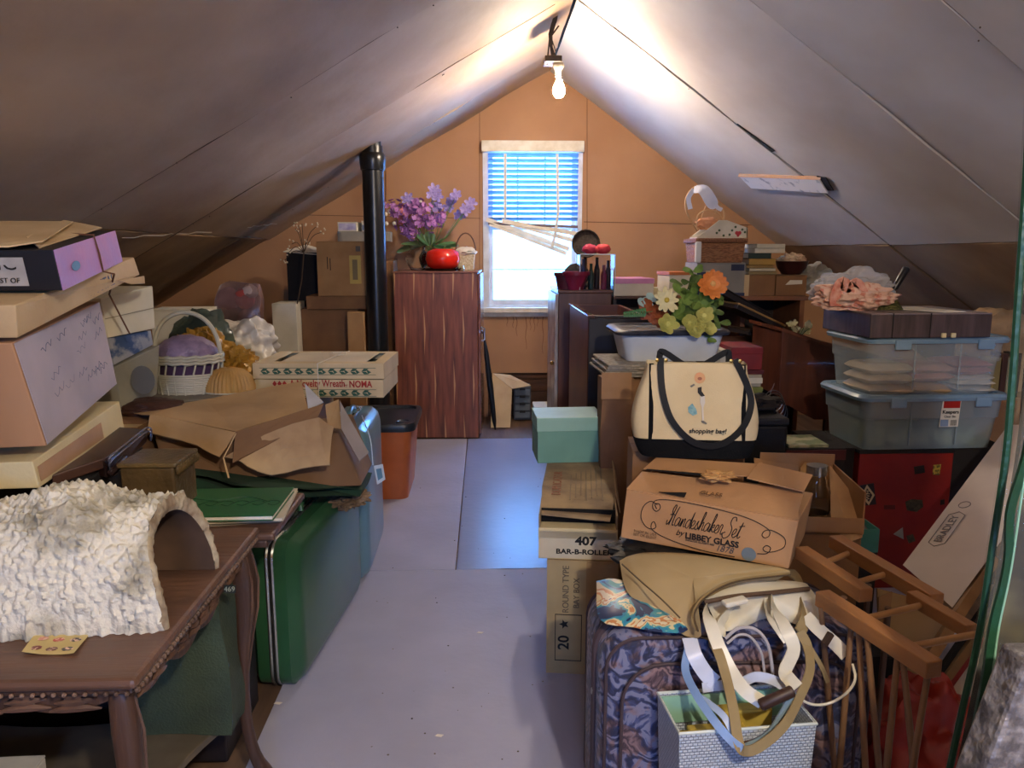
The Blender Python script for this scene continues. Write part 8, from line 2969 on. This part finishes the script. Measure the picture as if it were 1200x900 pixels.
m = MB(); m.ribbon([p + V((.003 * math.sin(i * .5), 0, 0)) for i, p in enumerate(Zp)], .011, .005, (0, -1, 0)); m.build('zip_binding', Mgb, gb_, world_=True, smooth=True)
m = MB(); m.tube([p + V((.007 + .002 * math.sin(i * .7), -.002, 0)) for i, p in enumerate(Zp)], .0018, 6); m.build('zip_teeth', mat('pale_green_cord', '#7fae98', rough=.3), gb_, world_=True, smooth=True)


def gsurf(u, v, a=Lp, off=0.0):
    i = v * (len(Lp) - 1)
    k = min(int(i), len(Lp) - 2)
    p = Lp[k].lerp(Lp[k + 1], i - k)
    x = p.x + u * .42
    q = V((x * 9, 0, p.z * 4))
    return V((x, Y_ + .012 + off + .02 * noise.noise(q) * min(1, u * 6) + .03 * math.sin(u * 14 + p.z * 2) * min(1, u * 5), p.z))


m = MB(); m.grid(lambda u, v: gsurf(u, v), 30, 60)
m.build('plastic_film', mat('garment_film', '#c9c6b8', '#a5aaa6', rough=.15, alpha=.13, spec=.9, bump=.4, bscale=9), gb_, world_=True, smooth=True)
m = MB(); m.grid(lambda u, v: gsurf(u * .94 + .03, v, off=.06) + V((.055, 0, 0)), 30, 60, .01)
m.build('garment', mat('dark_garment', '#6d6848', '#23211f', rough=.95, scale=6, lo=.46, hi=.66, spec=.1, detail=3), gb_, world_=True, smooth=True)
zlow = min(p.z for p in Lp)
m = MB(); m.box(.62, 1.05, .97, 1.12, 0.0, zlow + .01); m.build('bag_foot', mat('dark_garment', '#23211f'), gb_, world_=True)
# silver brocade bolster at the lower right corner
a0, a1 = at(1204, 775, .86), at(1150, 915, .86)
m = MB()
dn = (a1 - a0)
bot = a0 + dn * (a0.z / (a0.z - a1.z))
m.slab([a0, a0 + V((.3, .0, .0)), V((a0.x + .3, a0.y, 0.0)), V((bot.x, bot.y, 0.0))], (0, .05, 0))
single('brocade_panel', m, mat('silver_brocade', '#8f8c8c', '#5f5c5e', rough=.4, scale=38, bump=1.0, bscale=45, lo=.42, hi=.58, metal=.3), 'silver-grey embossed panel leaning in the lower right corner', 'panel', bevel=.006)

# ---- specks and scraps on the aisle floor
m = MB()
rr = random.Random(77)
for k in range(46):
    c = gz(rr.uniform(430, 640), rr.uniform(540, 890), .0)
    s_ = rr.uniform(.0015, .004)
    m.sphere((c.x, c.y, s_ * .4), (s_, s_ * rr.uniform(.5, 1), s_ * .5), 6)
o = m.build('floor_debris', mat('dust_specks', '#3d332c', '#8f8778', rough=.9), None)
tag(o, 'dark dust specks scattered over the pale floor boards', 'debris', kind='stuff')
for k, (px, py, lb) in enumerate(((562, 742, 'tiny white paper scrap in the middle of the aisle'), (514, 863, 'white paper scrap low in the aisle'), (325, 825, 'crumpled pale scrap beside the table leg'))):
    c = gz(px, py, 0)
    m = MB(); m.slab([c + V((-.012, 0, .001)), c + V((.008, -.006, .001)), c + V((.016, .004, .002)), c + V((-.004, .007, .003))], (0, 0, .0012))
    single('paper_scrap', m, M_paper, lb, 'scrap', 'paper scraps on the floor')
